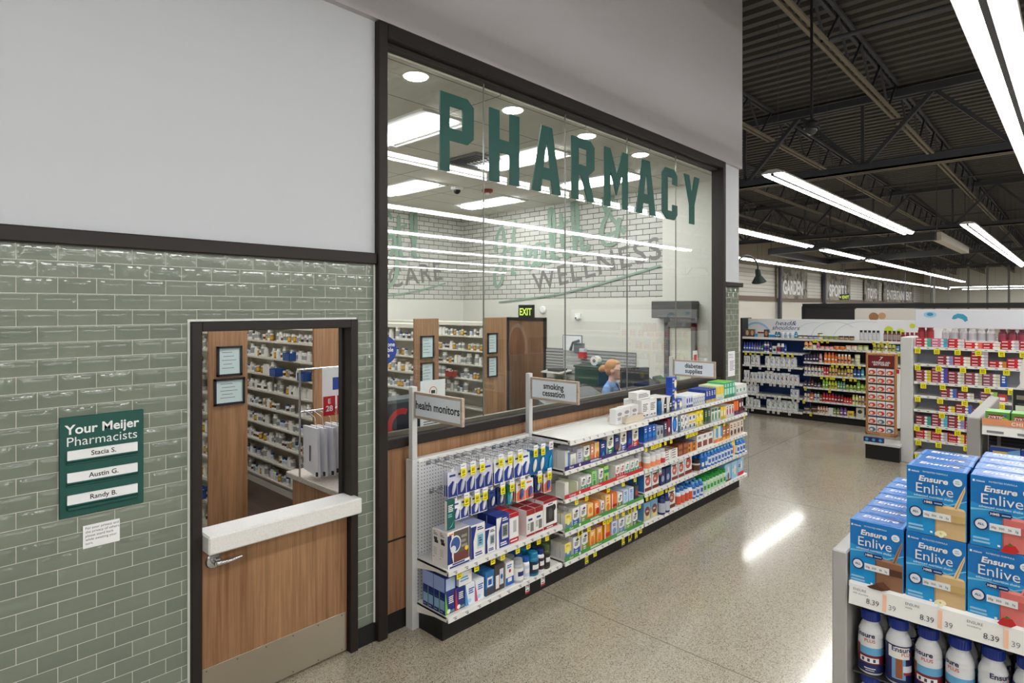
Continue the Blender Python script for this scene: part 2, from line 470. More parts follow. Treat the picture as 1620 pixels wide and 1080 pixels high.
# trims
b = MB()
b.bbox(-6, D - 0.03, TZ, WX0, D, TZ + 0.075, DARKTRIM, 0.006); b.bbox(WX1 + 0.01, D - 0.045, TZ, WEND + 0.05, D, TZ + 0.06, DARKTRIM, 0.006)
struct('trim_1', b)
b = MB()
b.box(DX1, D - 0.012, 0.0, WX0, D, 0.125, BLACK); b.box(WX0, D - 0.004, 0, WX1, D + 0.01, 0.125, BLACK); b.box(-6, D - 0.012, 0, DX0, D, 0.125, BLACK)
b.box(WX1, D - 0.012, 0, WEND, D, 0.125, BLACK)
struct('baseboard_front', b)
b = MB(); b.box(WX0 - 0.012, D - 0.006, 0.125, WX0, D, TZ, M((226, 228, 222), 0.3, name='white_tile_edge')); b.box(DX0 - 0.012, D - 0.006, 0, DX0, D, DZ + 0.012, M((226, 228, 222), 0.3, name='white_tile_edge'))
b.box(DX0, D - 0.006, DZ, DX1, D, DZ + 0.012, M((226, 228, 222), 0.3, name='white_tile_edge'))
struct('trim_2', b)
# window frame and panes
f = 0.075
win = thing('window_1', None, None, (0, 0, 0)); win['kind'] = 'structure'
b = MB(); FY0, FY1 = D - UP, D + WT
b.bbox(WX0, FY0, 0.0, WX0 + f, FY1, WZ1, DARKTRIM, 0.006)
b.bbox(WX1 - f, FY0, 1.0, WX1, FY1, WZ1, DARKTRIM, 0.006)
b.bbox(WX0 + f, FY0, WZ1 - 0.09, WX1 - f, FY1, WZ1, DARKTRIM, 0.006); b.bbox(WX0 + f, D + 0.03, WZ1 - 0.115, WX1 - f, FY1, WZ1 - 0.09, DARKTRIM, 0.004)
b.bbox(WX0 + f, D - 0.02, WZ0, WX1 - f, FY1, WZ0 + 0.07, DARKTRIM, 0.006)
b.box(WX0 + f, D + 0.05, WZ0 + 0.07, WX1 - f, D + 0.09, WZ0 + 0.10, M((120, 116, 104), 0.4, 0.6, name='grey_glazing_bead'))
obj('window_frame', b, win)
GY = D + 0.06
joints = [onY(p, GY) for p in (765, 894, 992, 1069)]
xs = [WX0 + f] + joints + [WX1 - f]
for i in range(len(xs) - 1):
    b = MB(); b.poly([(xs[i] + 0.003, GY, WZ0 + 0.07), (xs[i + 1] - 0.003, GY, WZ0 + 0.07), (xs[i + 1] - 0.003, GY, WZ1 - 0.115), (xs[i] + 0.003, GY, WZ1 - 0.115)], GLASS)
    obj('glass_pane', b, win)
    if i: 
        b = MB(); b.box(xs[i] - 0.003, GY - 0.006, WZ0 + 0.07, xs[i] + 0.003, GY + 0.006, WZ1 - 0.115, M((120, 122, 116), 0.25, name='clear_silicone_joint')); obj('glazing_joint', b, win)

# door frame and half door
door = thing('door_1', None, None, (0, 0, 0)); door['kind'] = 'structure'
j = 0.055; b = MB(); y0, y1 = D - 0.03, D + WT + 0.01
b.bbox(DX0, y0, 0, DX0 + j, y1, DZ, DARKTRIM, 0.004); b.bbox(DX1 - j, y0, 0, DX1, y1, DZ, DARKTRIM, 0.004); b.bbox(DX0 + j, y0, DZ - j, DX1 - j, y1, DZ, DARKTRIM, 0.004)
b.box(DX1 - j - 0.012, D + 0.062, 0, DX1 - j, D + 0.09, DZ - j, BLACK); b.box(DX0 + j, D + 0.062, 0, DX0 + j + 0.012, D + 0.09, DZ - j, BLACK)
obj('door_frame', b, door)
LX0, LX1 = DX0 + j + 0.004, DX1 - j - 0.004
b = MB(); b.bbox(LX0, D + 0.012, 0.015, LX1, D + 0.058, 0.925, OAK, 0.002); leaf = obj('door_leaf', b, door)
b = MB(); b.bbox(LX0, D + 0.008, 0.02, LX1 - 0.01, D + 0.012, 0.27, STEEL, 0.001)
for k in range(6):
    for z in (0.035, 0.255): b.ball((LX0 + 0.03 + k * (LX1 - LX0 - 0.07) / 5, D + 0.008, z), 0.004, STEELGREY, 6, 4)
obj('kick_plate', b, leaf)
b = MB(); b.bbox(LX0 - 0.002, D - 0.115, 0.93, LX1 + 0.035, D + 0.075, 1.03, QUARTZ, 0.008); obj('service_ledge', b, leaf)
b = MB(); hx, hz = LX0 + 0.065, 0.853
b.T = Matrix.Translation((hx, D + 0.012, hz)) @ Matrix.Rotation(PI / 2, 4, 'X')
b.lathe([(0.042, 0), (0.042, 0.006), (0.036, 0.012), (0.014, 0.014), (0.012, 0.05), (0.015, 0.055), (0.013, 0.062)], CHROME, 20)
b.T = Matrix.Identity(4)
b.tube([(hx, D - 0.045, hz), (hx + 0.03, D - 0.05, hz), (hx + 0.07, D - 0.047, hz - 0.003), (hx + 0.135, D - 0.042, hz + 0.002)], [0.015, 0.0135, 0.011, 0.008], CHROME, 10)
obj('lever_handle', b, leaf)

# pharmacists' name board
b = MB(); bx0, bx1, bz0, bz1 = 0.583, 0.931, 1.262, 1.737
cxb = (bx0 + bx1) / 2
name_b = thing('name_board', 'green board listing the pharmacists on the tiled wall left of the half door', 'sign', (cxb, D, 1.5))
b.bbox(bx0 - cxb, -0.012, bz0 - 1.5, bx1 - cxb, 0, bz1 - 1.5, GREEN, 0.002)
U, V = (1, 0, 0), (0, 0, 1)
b.text('Your Meijer', (0, -0.0126, 0.155), U, V, 0.062, PAPER, bold=0.022)
b.text('Pharmacists', (0, -0.0126, 0.098), U, V, 0.062, PAPER, bold=-0.003)
obj('board', b, name_b)
for k, t in enumerate(('Stacia S.', 'Austin G.', 'Randy B.')):
    z = 0.055 - k * 0.105
    b = MB(); b.box(-0.145, -0.022, z - 0.022, 0.145, -0.0122, z + 0.022, PAPER)
    b.text(t, (0, -0.0226, z - 0.010), U, V, 0.032, INK, bold=0.015); obj('name_plate', b, name_b)
    b = MB(); b.bbox(-0.148, -0.026, z - 0.03, 0.148, -0.012, z - 0.022, GREEN, 0.002); b.bbox(-0.148, -0.018, z - 0.044, 0.148, -0.012, z - 0.034, GREEN, 0.002); obj('slide_rail', b, name_b)
b = MB(); b.bbox(-0.145, -0.024, -0.205, 0.145, -0.012, -0.19, GREEN, 0.003); obj('slide_rail', b, name_b)
b = MB(); b.box(-0.076, -0.005, -0.055, 0.076, 0, 0.055, PAPER)
for k, t in enumerate(('For your privacy and', 'the privacy of others,', 'please stand back', 'while awaiting your', 'turn.')):
    b.text(t, (-0.066, -0.0056, 0.036 - k * 0.0185), U, V, 0.0165, INK, 'L')
solo('privacy_notice', b, 'small white privacy notice stuck on the tiles below the green name board', 'notice', (0.752, D, 1.15))

# PHARMACY in cut letters on the glass
LZ0, LZ1 = 3.305, 3.905
H = LZ1 - LZ0
def glyph(ch, w):
    s = 0.27 * w if ch != 'M' else 0.24 * w
    c = 0.09
    t = 0.12
    if ch == 'P': return [(0, 0), (s, 0), (s, 0.40), (w * .82, 0.40), (w, 0.40 + c), (w, 1 - c), (w * .80, 1), (0, 1)], [[(s, 0.56), (w * .66, 0.56), (w * .66, 0.84), (s, 0.84)]]
    if ch == 'H': return [(0, 0), (s + .02, 0), (s + .02, 0.42), (w - s - .02, 0.42), (w - s - .02, 0), (w, 0), (w, 1), (w - s - .02, 1), (w - s - .02, 0.60), (s + .02, 0.60), (s + .02, 1), (0, 1)], []
    if ch == 'A': return [(0, 0), (w * .30, 0), (w * .345, 0.2), (w * .655, 0.2), (w * .70, 0), (w, 0), (w * .68, 1), (w * .32, 1)], [[(w * .385, 0.37), (w * .615, 0.37), (w * .50, 0.80)]]
    if ch == 'R': return [(0, 0), (s + .01, 0), (s + .01, 0.40), (w * .40, 0.40), (w * .70, 0), (w, 0), (w * .72, 0.42), (w, 0.54), (w, 1 - c), (w * .82, 1), (0, 1)], [[(s + .01, 0.57), (w * .66, 0.57), (w * .66, 0.84), (s + .01, 0.84)]]
    if ch == 'M': return [(0, 0), (s, 0), (s, 0.62), (w * .5, 0.22), (w - s, 0.62), (w - s, 0), (w, 0), (w, 1), (w - s, 1), (w * .5, 0.60), (s, 1), (0, 1)], []
    if ch == 'C': return [(w * .3, 0), (w * .8, 0), (w, c * 1.2), (w, 0.30), (w * .68, 0.30), (w * .68, 0.17), (w * .36, 0.17), (w * .36, 0.83), (w * .68, 0.83), (w * .68, 0.70), (w, 0.70), (w, 1 - c * 1.2), (w * .8, 1), (w * .2, 1), (0, 1 - c * 1.2), (0, c * 1.4)], []
    if ch == 'Y': return [(w * .34, 0), (w * .66, 0), (w * .66, 0.40), (w, 1), (w * .68, 1), (w * .5, 0.62), (w * .32, 1), (0, 1), (w * .34, 0.40)], []
def cut_letter(ch, w, th=0.012):
    import bmesh
    outer, holes = glyph(ch, w)
    c = bpy.data.curves.new('cut', 'CURVE'); c.dimensions = '2D'; c.fill_mode = 'BOTH'; c.extrude = th / 2
    for loop in [outer] + holes:
        sp = c.splines.new('POLY'); sp.points.add(len(loop) - 1); sp.use_cyclic_u = True
        for p, (x, y) in zip(sp.points, loop): p.co = (x, y * H, 0, 1)
    o = bpy.data.objects.new('cut', c); COL.objects.link(o)
    bpy.context.view_layer.update()
    me = bpy.data.meshes.new_from_object(o.evaluated_get(bpy.context.evaluated_depsgraph_get()))
    bpy.data.objects.remove(o); me.transform(Matrix.Rotation(PI / 2, 4, 'X')); me.materials.clear(); me.materials.append(GREEN)
    for p in me.polygons: p.use_smooth = False; p.material_index = 0
    return me
ords = {0: 'first', 1: 'second', 2: 'third', 3: 'fourth', 4: 'fifth', 5: 'sixth', 6: 'seventh', 7: 'last'}
for k, (ch, p0, p1) in enumerate((('P', 697, 750), ('H', 775, 822), ('A', 842, 888), ('R', 905, 941), ('M', 957, 994), ('A', 1007, 1038), ('C', 1048, 1072), ('Y', 1083, 1107))):
    a, c = onY(p0, GY - 0.02), onY(p1, GY - 0.02)
    me = cut_letter(ch, c - a)
    extra = {2: ' right after the H', 5: ' between M and C'}.get(k, '')
    o = obj('sign_letter', me); o.location = (a, GY - 0.012, LZ0)
    tag(o, f'dark green cut letter {ch} of the big sign on the window{extra}', 'letter', 'letters of the window sign')

# notices fixed to the glass
b = MB(); b.T = Matrix.Rotation(PI / 2, 4, 'X')
b.lathe([(0.10, 0), (0.10, 0.002)], M((30, 62, 150), 0.4, name='blue_sticker'), 28)
b.T = Matrix.Identity(4)
for t, z in (('Naloxone', 0.025), ('available', -0.012), ('here', -0.05)): b.text(t, (0, -0.003, z), U, V, 0.042, PAPER, bold=0.02)
solo('window_sticker', b, 'round blue sticker on the glass beside the left window post', 'sticker', (onY(604, GY) + 0.02, GY - 0.006, zY(604, 554, GY)))
b = MB(); b.box(-0.12, -0.003, -0.17, 0.12, 0, 0.17, PAPER)
for k in range(3): b.box(-0.09 + k * .005, -0.0036, -0.05 - k * 0.03, 0.09 - k * .01, -0.003, -0.042 - k * 0.03, M((214, 120, 90), 0.6, name='orange_print'))
b.T = Matrix.Translation((0, -0.0036, 0.085)) @ Matrix.Rotation(PI / 2, 4, 'X')
b.lathe([(0.038, 0), (0.038, 0.0004)], M((214, 100, 70), 0.6, name='orange_print'), 20); b.lathe([(0.032, 0.0006), (0.032, 0.001)], PAPER, 20)
b.T = Matrix.Identity(4); b.box(-0.02, -0.006, 0.07, 0.018, -0.005, 0.095, INK)
for k in range(2): b.box(-0.09, -0.0036, -0.14 - k * 0.018, 0.08, -0.003, -0.134 - k * 0.018, INK)
solo('window_notice', b, 'white paper notice with an orange ring taped inside the window behind the health monitors sign', 'notice', (onY(685, GY + 0.01), GY + 0.012, zY(685, 637, GY)))
b = MB(); b.box(-0.11, -0.003, -0.17, 0.11, 0, 0.17, PAPER)
b.text('Ready to', (-0.09, -0.0036, 0.115), U, V, 0.038, GREYINK, 'L'); b.text('serve you', (-0.09, -0.0036, 0.08), U, V, 0.038, GREYINK, 'L')
for k in range(7): b.box(-0.06, -0.0036, 0.03 - k * 0.02, 0.09 - (k % 3) * .015, -0.003, 0.038 - k * 0.02, M((150, 120, 160), 0.6, name='violet_print'))
solo('wall_notice', b, 'white paper notice on the tiled pier right of the big window', 'notice', (onY(1157, D - .004), D - 0.004, zY(1157, 575, D)))
for k, (px_, py_, w, h_, c, lab) in enumerate(((1101, 567, 0.12, 0.2, (206, 60, 60), 'small red and white notice on the right end of the glass'), (1117, 580, 0.08, 0.22, (90, 120, 140), 'narrow blue grey sticker on the glass by the right window post'))):
    b = MB(); b.box(-w / 2, -0.003, -h_ / 2, w / 2, 0, h_ / 2, PAPER); b.box(-w * .35, -0.0036, -h_ * .3, w * .35, -0.003, h_ * .25, M(c, 0.6, name='printed_picture'))
    solo('window_notice' if k == 0 else 'window_sticker', b, lab, 'notice', (onY(px_, GY), GY + 0.012, zY(px_, py_, GY)))

# ------------------------------------------------------------------ pharmacy room
RX, RY, RC = 8.2 - 0.04, 9.1, 4.07
b = MB(); b.box(0.0, D + WT, 0.0, RX, RY, 0.012, CARPET); struct('floor_pharmacy', b)
b = MB(); b.box(0.0, D + WT, RC, RX, RY, RC + 0.05, CEILT); struct('ceiling_pharmacy', b)
b = MB(); b.box(0, RY, 0, RX + 0.1, RY + 0.1, 2.42, CREAM); b.box(0, RY, 2.42, RX + 0.1, RY + 0.1, RC, BRICKL); struct('wall_room_back', b)
BE = onX(1048, RX)
b = MB(); b.box(RX, BE, 2.42, RX + 0.1, RY, RC, BRICKR); b.box(RX, BE, 0, RX + 0.1, RY, 2.42, CREAM); b.box(RX, D + WT, 0, RX + 0.1, BE, RC, CREAM); struct('wall_room_right', b)
b = MB(); b.box(-0.1, D + WT, 0, 0, RY, RC, CREAM); struct('wall_room_left', b)
# troffers and downlights
LENS = M((252, 253, 255), 0.5, name='lit_diffuser', emit=ROOM_EMIT)
tro = None
for k, (x, y, lab) in enumerate(((3.7, 4.95, 'ceiling light panel nearest the left window post'), (5.35, 4.95, 'ceiling light panel behind the letters H and A'), (7.05, 4.95, 'ceiling light panel behind the letter M'),
        (5.45, 7.35, 'ceiling light panel deep in the room behind the left pane'), (7.2, 7.35, 'ceiling light panel deep in the room near the corner'), (3.7, 7.35, 'ceiling light panel deep in the room left of the others'), (2.0, 4.95, 'ceiling light panel above the half door'), (2.0, 7.35, 'ceiling light panel over the first bottle shelves'))):
    if tro is None:
        tro = thing('ceiling_light', lab, 'ceiling light', (x, y, RC), 0, 'light panels of the pharmacy room')
        b = MB()
        for s in (-1, 1): b.box(s * 0.29 - 0.015, -0.6, -0.02, s * 0.29 + 0.015, 0.6, 0, WHITE); b.box(-0.3, s * 0.6 - 0.015, -0.02, 0.3, s * 0.6 + 0.015, 0, WHITE)
        b.poly([(-0.28, -0.59, -0.004), (-0.13, -0.59, -0.016), (-0.13, 0.59, -0.016), (-0.28, 0.59, -0.004)], WHITE); b.poly([(0.13, -0.59, -0.016), (0.28, -0.59, -0.004), (0.28, 0.59, -0.004), (0.13, 0.59, -0.016)], WHITE)
        obj('frame', b, tro)
        b = MB(); b.box(-0.13, -0.585, -0.045, 0.13, 0.585, -0.01, LENS); obj('diffuser', b, tro)
    else: dup(tro, (x, y, RC), label=lab)
dl = None
DLM = M((255, 250, 240), 0.5, name='lit_downlight', emit=ROOM_EMIT * 1.5)
for k, px_ in enumerate((658, 811, 928, 1013)):
    lab = ('round recessed downlight at the left, above and before the letter P', 'round recessed downlight behind the letter H', 'round recessed downlight behind the letter R', 'round recessed downlight above the second letter A')[k]
    x = onY(px_, 3.78)
    if dl is None:
        dl = thing('downlight', lab, 'ceiling light', (x, 3.78, RC), 0, 'downlights along the window')
        b = MB(); b.lathe([(0.105, -0.006), (0.105, 0), (0.08, 0.0), (0.08, -0.008)], WHITE, 24); obj('trim_ring', b, dl)
        b = MB(); b.lathe([(0.085, -0.012), (0.085, -0.008)], DLM, 24); obj('lamp_lens', b, dl)
    else: dup(dl, (x, 3.78, RC), label=lab)
# small ceiling devices
def ceil_pt(px_, py_, z=RC):
    d = FPX * (z - EYE) / (488 - py_); r = (px_ - 810) / FPX
    return d * (CS + r * SN), d * (SN - r * CS)
x, y = ceil_pt(723, 296)
t = thing('dome_camera', 'small white dome security camera on the pharmacy ceiling below the letter P', 'camera', (x, y, RC))
b = MB(); b.lathe([(0.09, 0), (0.09, -0.03), (0.075, -0.045)], WHITE, 18); obj('housing', b, t)
b = MB(); b.ball((0, 0, -0.05), 0.055, BLK, 14, 8); obj('dome', b, t)
x, y = ceil_pt(771, 300)
t = thing('fire_alarm', 'red fire alarm strobe on the pharmacy ceiling below the letter H', 'alarm', (x, y, RC))
b = MB(); b.lathe([(0.085, 0), (0.085, -0.035), (0.06, -0.05)], M((140, 36, 30), 0.4, name='alarm_red'), 18); obj('housing', b, t)
b = MB(); b.ball((0, 0, -0.055), 0.03, PAPER, 10, 6); obj('strobe_lens', b, t)
x, y = ceil_pt(755, 254)
t = thing('air_grille', 'dark square air grille in the pharmacy ceiling between letters P and H', 'vent', (x, y, RC))
b = MB()
for k in range(9): b.box(-0.28, -0.26 + k * 0.06, -0.02, 0.28, -0.235 + k * 0.06, -0.004, STEELGREY)
obj('louvre', b, t)
b = MB()
for s in (-1, 1): b.box(s * 0.29 - 0.02, -0.3, -0.022, s * 0.29 + 0.02, 0.3, 0, M((90, 88, 82), 0.5, name='grille_frame')); b.box(-0.3, s * 0.29 - 0.02, -0.022, 0.3, s * 0.29 + 0.02, 0, M((90, 88, 82), 0.5, name='grille_frame'))
obj('frame', b, t)

# decals on the brick
DG = M((138, 160, 144), 0.7, name='sage_decal_paint'); DK = M((126, 122, 118), 0.7, name='grey_decal_paint')
_lay = [0]
def ribbon(b, pts, w, mat, plane0, tw=None):
    """flat brush stroke through pts (u, z) on the wall; plane maps (u, z) to 3-D"""
    P = []
    n = len(pts)
    _lay[0] += 1; off = (_lay[0] % 24) * 0.0008     # each stroke a hair above the last
    plane = lambda u, z, i=0: tuple(c + (off + i * 0.00025) * k for c, k in zip(plane0(u, z), plane0(None, None)))
    for i in range(n - 1):                         # Catmull-Rom through the points
        p0, p1, p2, p3 = pts[max(i - 1, 0)], pts[i], pts[i + 1], pts[min(i + 2, n - 1)]
        for q in range(6):
            t = q / 6
            P.append(tuple(0.5 * ((2 * p1[k]) + (-p0[k] + p2[k]) * t + (2 * p0[k] - 5 * p1[k] + 4 * p2[k] - p3[k]) * t * t + (-p0[k] + 3 * p1[k] - 3 * p2[k] + p3[k]) * t ** 3) for k in (0, 1)))
    P.append(pts[-1]); L = []; R = []
    for i, p in enumerate(P):
        a = P[max(i - 1, 0)]; c = P[min(i + 1, len(P) - 1)]
        dx, dz = c[0] - a[0], c[1] - a[1]; l = math.hypot(dx, dz) or 1
        ww = w * (0.45 + 0.55 * abs(dz) / l)
        L.append(plane(p[0] - dz / l * ww, p[1] + dx / l * ww, i)); R.append(plane(p[0] + dz / l * ww, p[1] - dx / l * ww, i))
    k = len(L); b.add(L + R, [(i, i + 1, k + i + 1, k + i) for i in range(k - 1)], mat)
# strokes of the script, in letter units
SCRIPT = {
 'H': [[(0.0, 0.55), (0.1, 0.85), (0.3, 1.0), (0.32, 0.7), (0.2, 0.2), (0.05, -0.1), (-0.12, -0.15), (-0.12, 0.1), (0.1, 0.3)], [(0.75, 1.05), (0.6, 0.7), (0.48, 0.2), (0.45, 0.0), (0.55, 0.0)], [(0.05, 0.42), (0.35, 0.5), (0.7, 0.55)]],
 'e': [[(0.0, 0.15), (0.2, 0.28), (0.2, 0.45), (0.08, 0.42), (0.03, 0.2), (0.1, 0.0), (0.3, 0.08)]],
 'a': [[(0.28, 0.4), (0.1, 0.42), (0.02, 0.15), (0.1, 0.0), (0.24, 0.2), (0.3, 0.42), (0.27, 0.1), (0.34, 0.0), (0.42, 0.08)]],
 'l': [[(0.0, 0.08), (0.16, 0.5), (0.22, 0.95), (0.12, 0.95), (0.06, 0.4), (0.08, 0.02), (0.2, 0.06)]],
 't': [[(0.12, 0.85), (0.06, 0.3), (0.08, 0.0), (0.2, 0.06)], [(-0.05, 0.6), (0.3, 0.66)]],
 'h': [[(0.0, 0.08), (0.16, 0.5), (0.22, 0.95), (0.12, 0.95), (0.05, 0.4), (0.0, 0.0)], [(0.02, 0.2), (0.14, 0.42), (0.22, 0.36), (0.2, 0.05), (0.3, 0.02), (0.38, 0.12)]],
 '&': [[(0.55, 0.1), (0.2, 0.65), (0.22, 0.95), (0.4, 0.95), (0.38, 0.7), (0.08, 0.35), (0.05, 0.05), (0.3, 0.0), (0.5, 0.4)], [(-0.05, 0.15), (0.6, 0.2)]],
 'G': [[(0.5, 0.8), (0.3, 1.0), (0.05, 0.7), (0.05, 0.3), (0.3, 0.1), (0.5, 0.45), (0.3, 0.45), (0.5, 0.45), (0.42, -0.2), (0.15, -0.4), (0.0, -0.1)]]}
def script(b, word, o, ang, size, w, mat, plane):
    x = 0
    adv = {'H': 0.84, 'e': 0.31, 'a': 0.46, 'l': 0.29, 't': 0.34, 'h': 0.46, ' ': 0.22, '&': 0.7, 'G': 0.55}
    ca, sa = math.cos(ang), math.sin(ang)
    for ch in word:
        for st in SCRIPT.get(ch, []):
            q = []
            for u, v in st:
                U_ = (x + u) * size * 0.9; V_ = v * size
                q.append((o[0] + U_ * ca - V_ * sa, o[1] + U_ * sa + V_ * ca))
            ribbon(b, q, w, mat, plane)
        x += adv[ch]
# right wall: u runs to the right in the picture (towards -Y)
plR = lambda u, z: (-1, 0, 0) if u is None else (RX - 0.004, -u, z)
uW0 = -onX(845, RX); zW0 = zX(845, 462, RX); uW1 = -onX(1046, RX); zW1 = zX(1046, 408, RX)
angR = math.atan2(zW1 - zW0, uW1 - uW0)
t = thing('wall_lettering', 'green script and grey capitals reading Health and WELLNESS on the white brick', 'lettering', (0, 0, 0))
b = MB()
L_ = math.hypot(uW1 - uW0, zW1 - zW0)
vs, fs, tx0, tx1 = text_shape('WELLNESS', 0.01, 0, 1.15)
sz = L_ / (tx1 - tx0) / 0.86
b.text('WELLNESS', (RX - 0.004, -uW0, zW0), (0, -math.cos(angR), math.sin(angR)), (0, math.sin(angR), math.cos(angR)), sz * 0.84, DK, 'L', bold=0.012, xs=1.03, space=1.15)
obj('capitals', b, t)
b = MB(); script(b, 'Health &', (-onX(790, RX), zX(790, 440, RX)), angR, 0.92, 0.042, DG, plR); obj('script', b, t)
b = MB(); ribbon(b, [(-onX(790, RX), zX(790, 478, RX) ), (-onX(900, RX), zX(900, 462, RX)), (-onX(1046, RX), zX(1046, 420, RX))], 0.03, DG, plR); obj('underline', b, t)
plL = lambda u, z: (0, -1, 0) if u is None else (u, RY - 0.004, z)
t = thing('wall_lettering', 'green script and grey capitals ending in CARE on the left brick wall', 'lettering', (0, 0, 0))
b = MB(); a0 = onY(700, RY); z0 = zY(700, 440, RY)
b.text('CARE', (a0, RY - 0.004, z0 - 0.02), (math.cos(.16), 0, math.sin(.16)), (-math.sin(.16), 0, math.cos(.16)), 0.50, DK, 'R', bold=0.012, xs=0.95, space=1.15); obj('capitals', b, t)
b = MB(); script(b, 'Gtl', (onY(596, RY), zY(606, 420, RY)), 0.16, 1.0, 0.042, DG, plL); obj('script', b, t)
b = MB(); ribbon(b, [(onY(560, RY), zY(606, 474, RY)), (onY(650, RY), zY(650, 462, RY)), (onY(704, RY), zY(704, 448, RY))], 0.03, DG, plL); obj('underline', b, t)

# brown door, exit sign, devices and service window on the right wall
dy0, dy1 = onX(865, RX), onX(803, RX)
dr = thing('door_2', None, None); dr['kind'] = 'structure'
b = MB(); z1 = 2.09
b.bbox(RX - 0.03, dy0, 0, RX, dy0 + 0.06, z1, DARKTRIM); b.bbox(RX - 0.03, dy1 - 0.06, 0, RX, dy1, z1, DARKTRIM); b.bbox(RX - 0.03, dy0, z1 - 0.06, RX, dy1, z1, DARKTRIM); obj('door_frame', b, dr)
b = MB(); b.box(RX - 0.015, dy0 + 0.06, 0.012, RX, dy1 - 0.06, z1 - 0.06, OAKD); lf = obj('door_leaf', b, dr)
b = MB(); b.tube([(RX - 0.02, dy0 + 0.12, 0.98), (RX - 0.07, dy0 + 0.12, 0.98), (RX - 0.07, dy0 + 0.24, 0.98)], 0.012, CHROME); obj('lever_handle', b, lf)
EXG = M((200, 230, 90), 0.5, name='exit_letters', emit=0.5)
def exit_sign(loc, rz, w, lab, arrow=False):
    t = thing('exit_sign', lab, 'sign', loc, rz)
    b = MB(); b.box(-w / 2, -0.04, -w * .32, w / 2, 0, w * .32, BLK); obj('case', b, t)
    b = MB(); b.text(('< ' if arrow else '') + 'EXIT', (0, -0.042, -w * .2), U, V, w * .5, EXG, bold=0.02, xs=0.82 if not arrow else .7); obj('letters', b, t, 'glowing green yellow letters')
exit_sign((RX, onX(834, RX), zX(834, 492, RX)), -PI / 2, 0.36, 'black EXIT sign on the cream wall above the brown inner door')
b = MB(); b.lathe([(0.07, 0), (0.07, 0.03), (0.05, 0.045)], WHITE, 16)
solo('smoke_detector', b, 'small flat white detector on the wall right of the inner EXIT sign', 'detector', (RX, onX(860, RX), zX(860, 490, RX)), rot=(0, -PI / 2, 0))
t = thing('wall_camera', 'small white camera on the cream wall above the work station', 'camera', (RX, onX(916, RX), zX(916, 501, RX)), -PI / 2)
b = MB(); b.bbox(-0.05, -0.05, -0.03, 0.05, 0, 0.06, WHITE); obj('mount', b, t)
b = MB(); b.ball((0, -0.06, -0.02), 0.04, WHITE); b.ball((0, -0.09, -0.02), 0.018, BLK, 8, 6); obj('eye', b, t)
t = thing('service_window', 'grey framed service window with a roller shutter box at the right end of the room', 'window', (RX, 0, 0))
ya, yb = onX(1103, RX), onX(1060, RX)
GM = M((108, 108, 106), 0.45, name='grey_anodised_frame')
b = MB(); b.bbox(-0.22, onX(1103, RX) - 0.03, 2.11, 0, onX(1042, RX), 2.36, M((84, 82, 80), 0.5, name='shutter_box_grey'), 0.01)
b.box(-0.225, onX(1103, RX), 2.13, -0.22, onX(1052, RX), 2.15, GM); obj('shutter_box', b, t)
b = MB()
b.bbox(-0.06, ya, 0.95, 0, ya + 0.07, 2.11, GM); b.bbox(-0.06, yb - 0.0, 0.95, 0, yb + 0.07, 2.11, GM); b.bbox(-0.06, ya, 1.98, 0, yb + 0.07, 2.06, GM); b.bbox(-0.06, ya, 0.95, 0, yb + 0.07, 1.02, GM); obj('window_frame', b, t)
b = MB(); b.box(-0.012, ya + 0.07, 1.02, -0.008, yb, 1.98, M((226, 226, 210), 0.15, name='pale_frosted_pane')); obj('pane', b, t)
# stock shelving rows with oak end panels
STEELW = M((214, 210, 198), 0.45, name='ivory_shelf_steel')
ROWS = [(2.22, 2.60), (3.33, 3.74), (4.72, 5.12), (5.95, 6.42)]
RY0, RY1, RH = 6.22, 8.95, 2.12
LEV = [0.14, 0.36, 0.58, 0.80, 1.01, 1.22, 1.43, 1.64, 1.85]
wh = ('nearest the left, behind the half door', 'second from the left, its bottles seen through the half door', 'with framed licences behind the left pane', 'by the brown inner door')
for k, (x0, x1) in enumerate(ROWS):
    t = thing('stock_shelving', f'tall ivory stock shelving row {wh[k]}', 'shelving', (x0, RY0, 0))
    w = x1 - x0; Ln = RY1 - RY0
    b = MB(); b.bbox(0, -0.03, 0, w, 0, RH, OAK, 0.003); obj('end_panel', b, t)
    b = MB(); b.box(w / 2 - 0.01, 0, 0, w / 2 + 0.01, Ln, 2.0, M((206, 200, 184), 0.5, name='ivory_back_panel')); b.box(0.02, 0, 2.0, w - 0.02, Ln, 2.05, STEELW); obj('back_panel', b, t)
    b = MB(); b.box(0.01, 0, 0, w - 0.01, Ln, 0.12, STEELW); obj('base', b, t)
    for z in LEV:
        b = MB(); b.box(0.0, 0.0, z - 0.02, w, Ln, z, STEELW); obj('shelf', b, t)
    for q in range(5):
        b = MB(); b.box(w / 2 - 0.02, q * Ln / 4 - 0.015 + (0.02 if q == 0 else 0), 0.12, w / 2 + 0.02, q * Ln / 4 + 0.015, 2.0, STEELW); obj('upright', b, t)
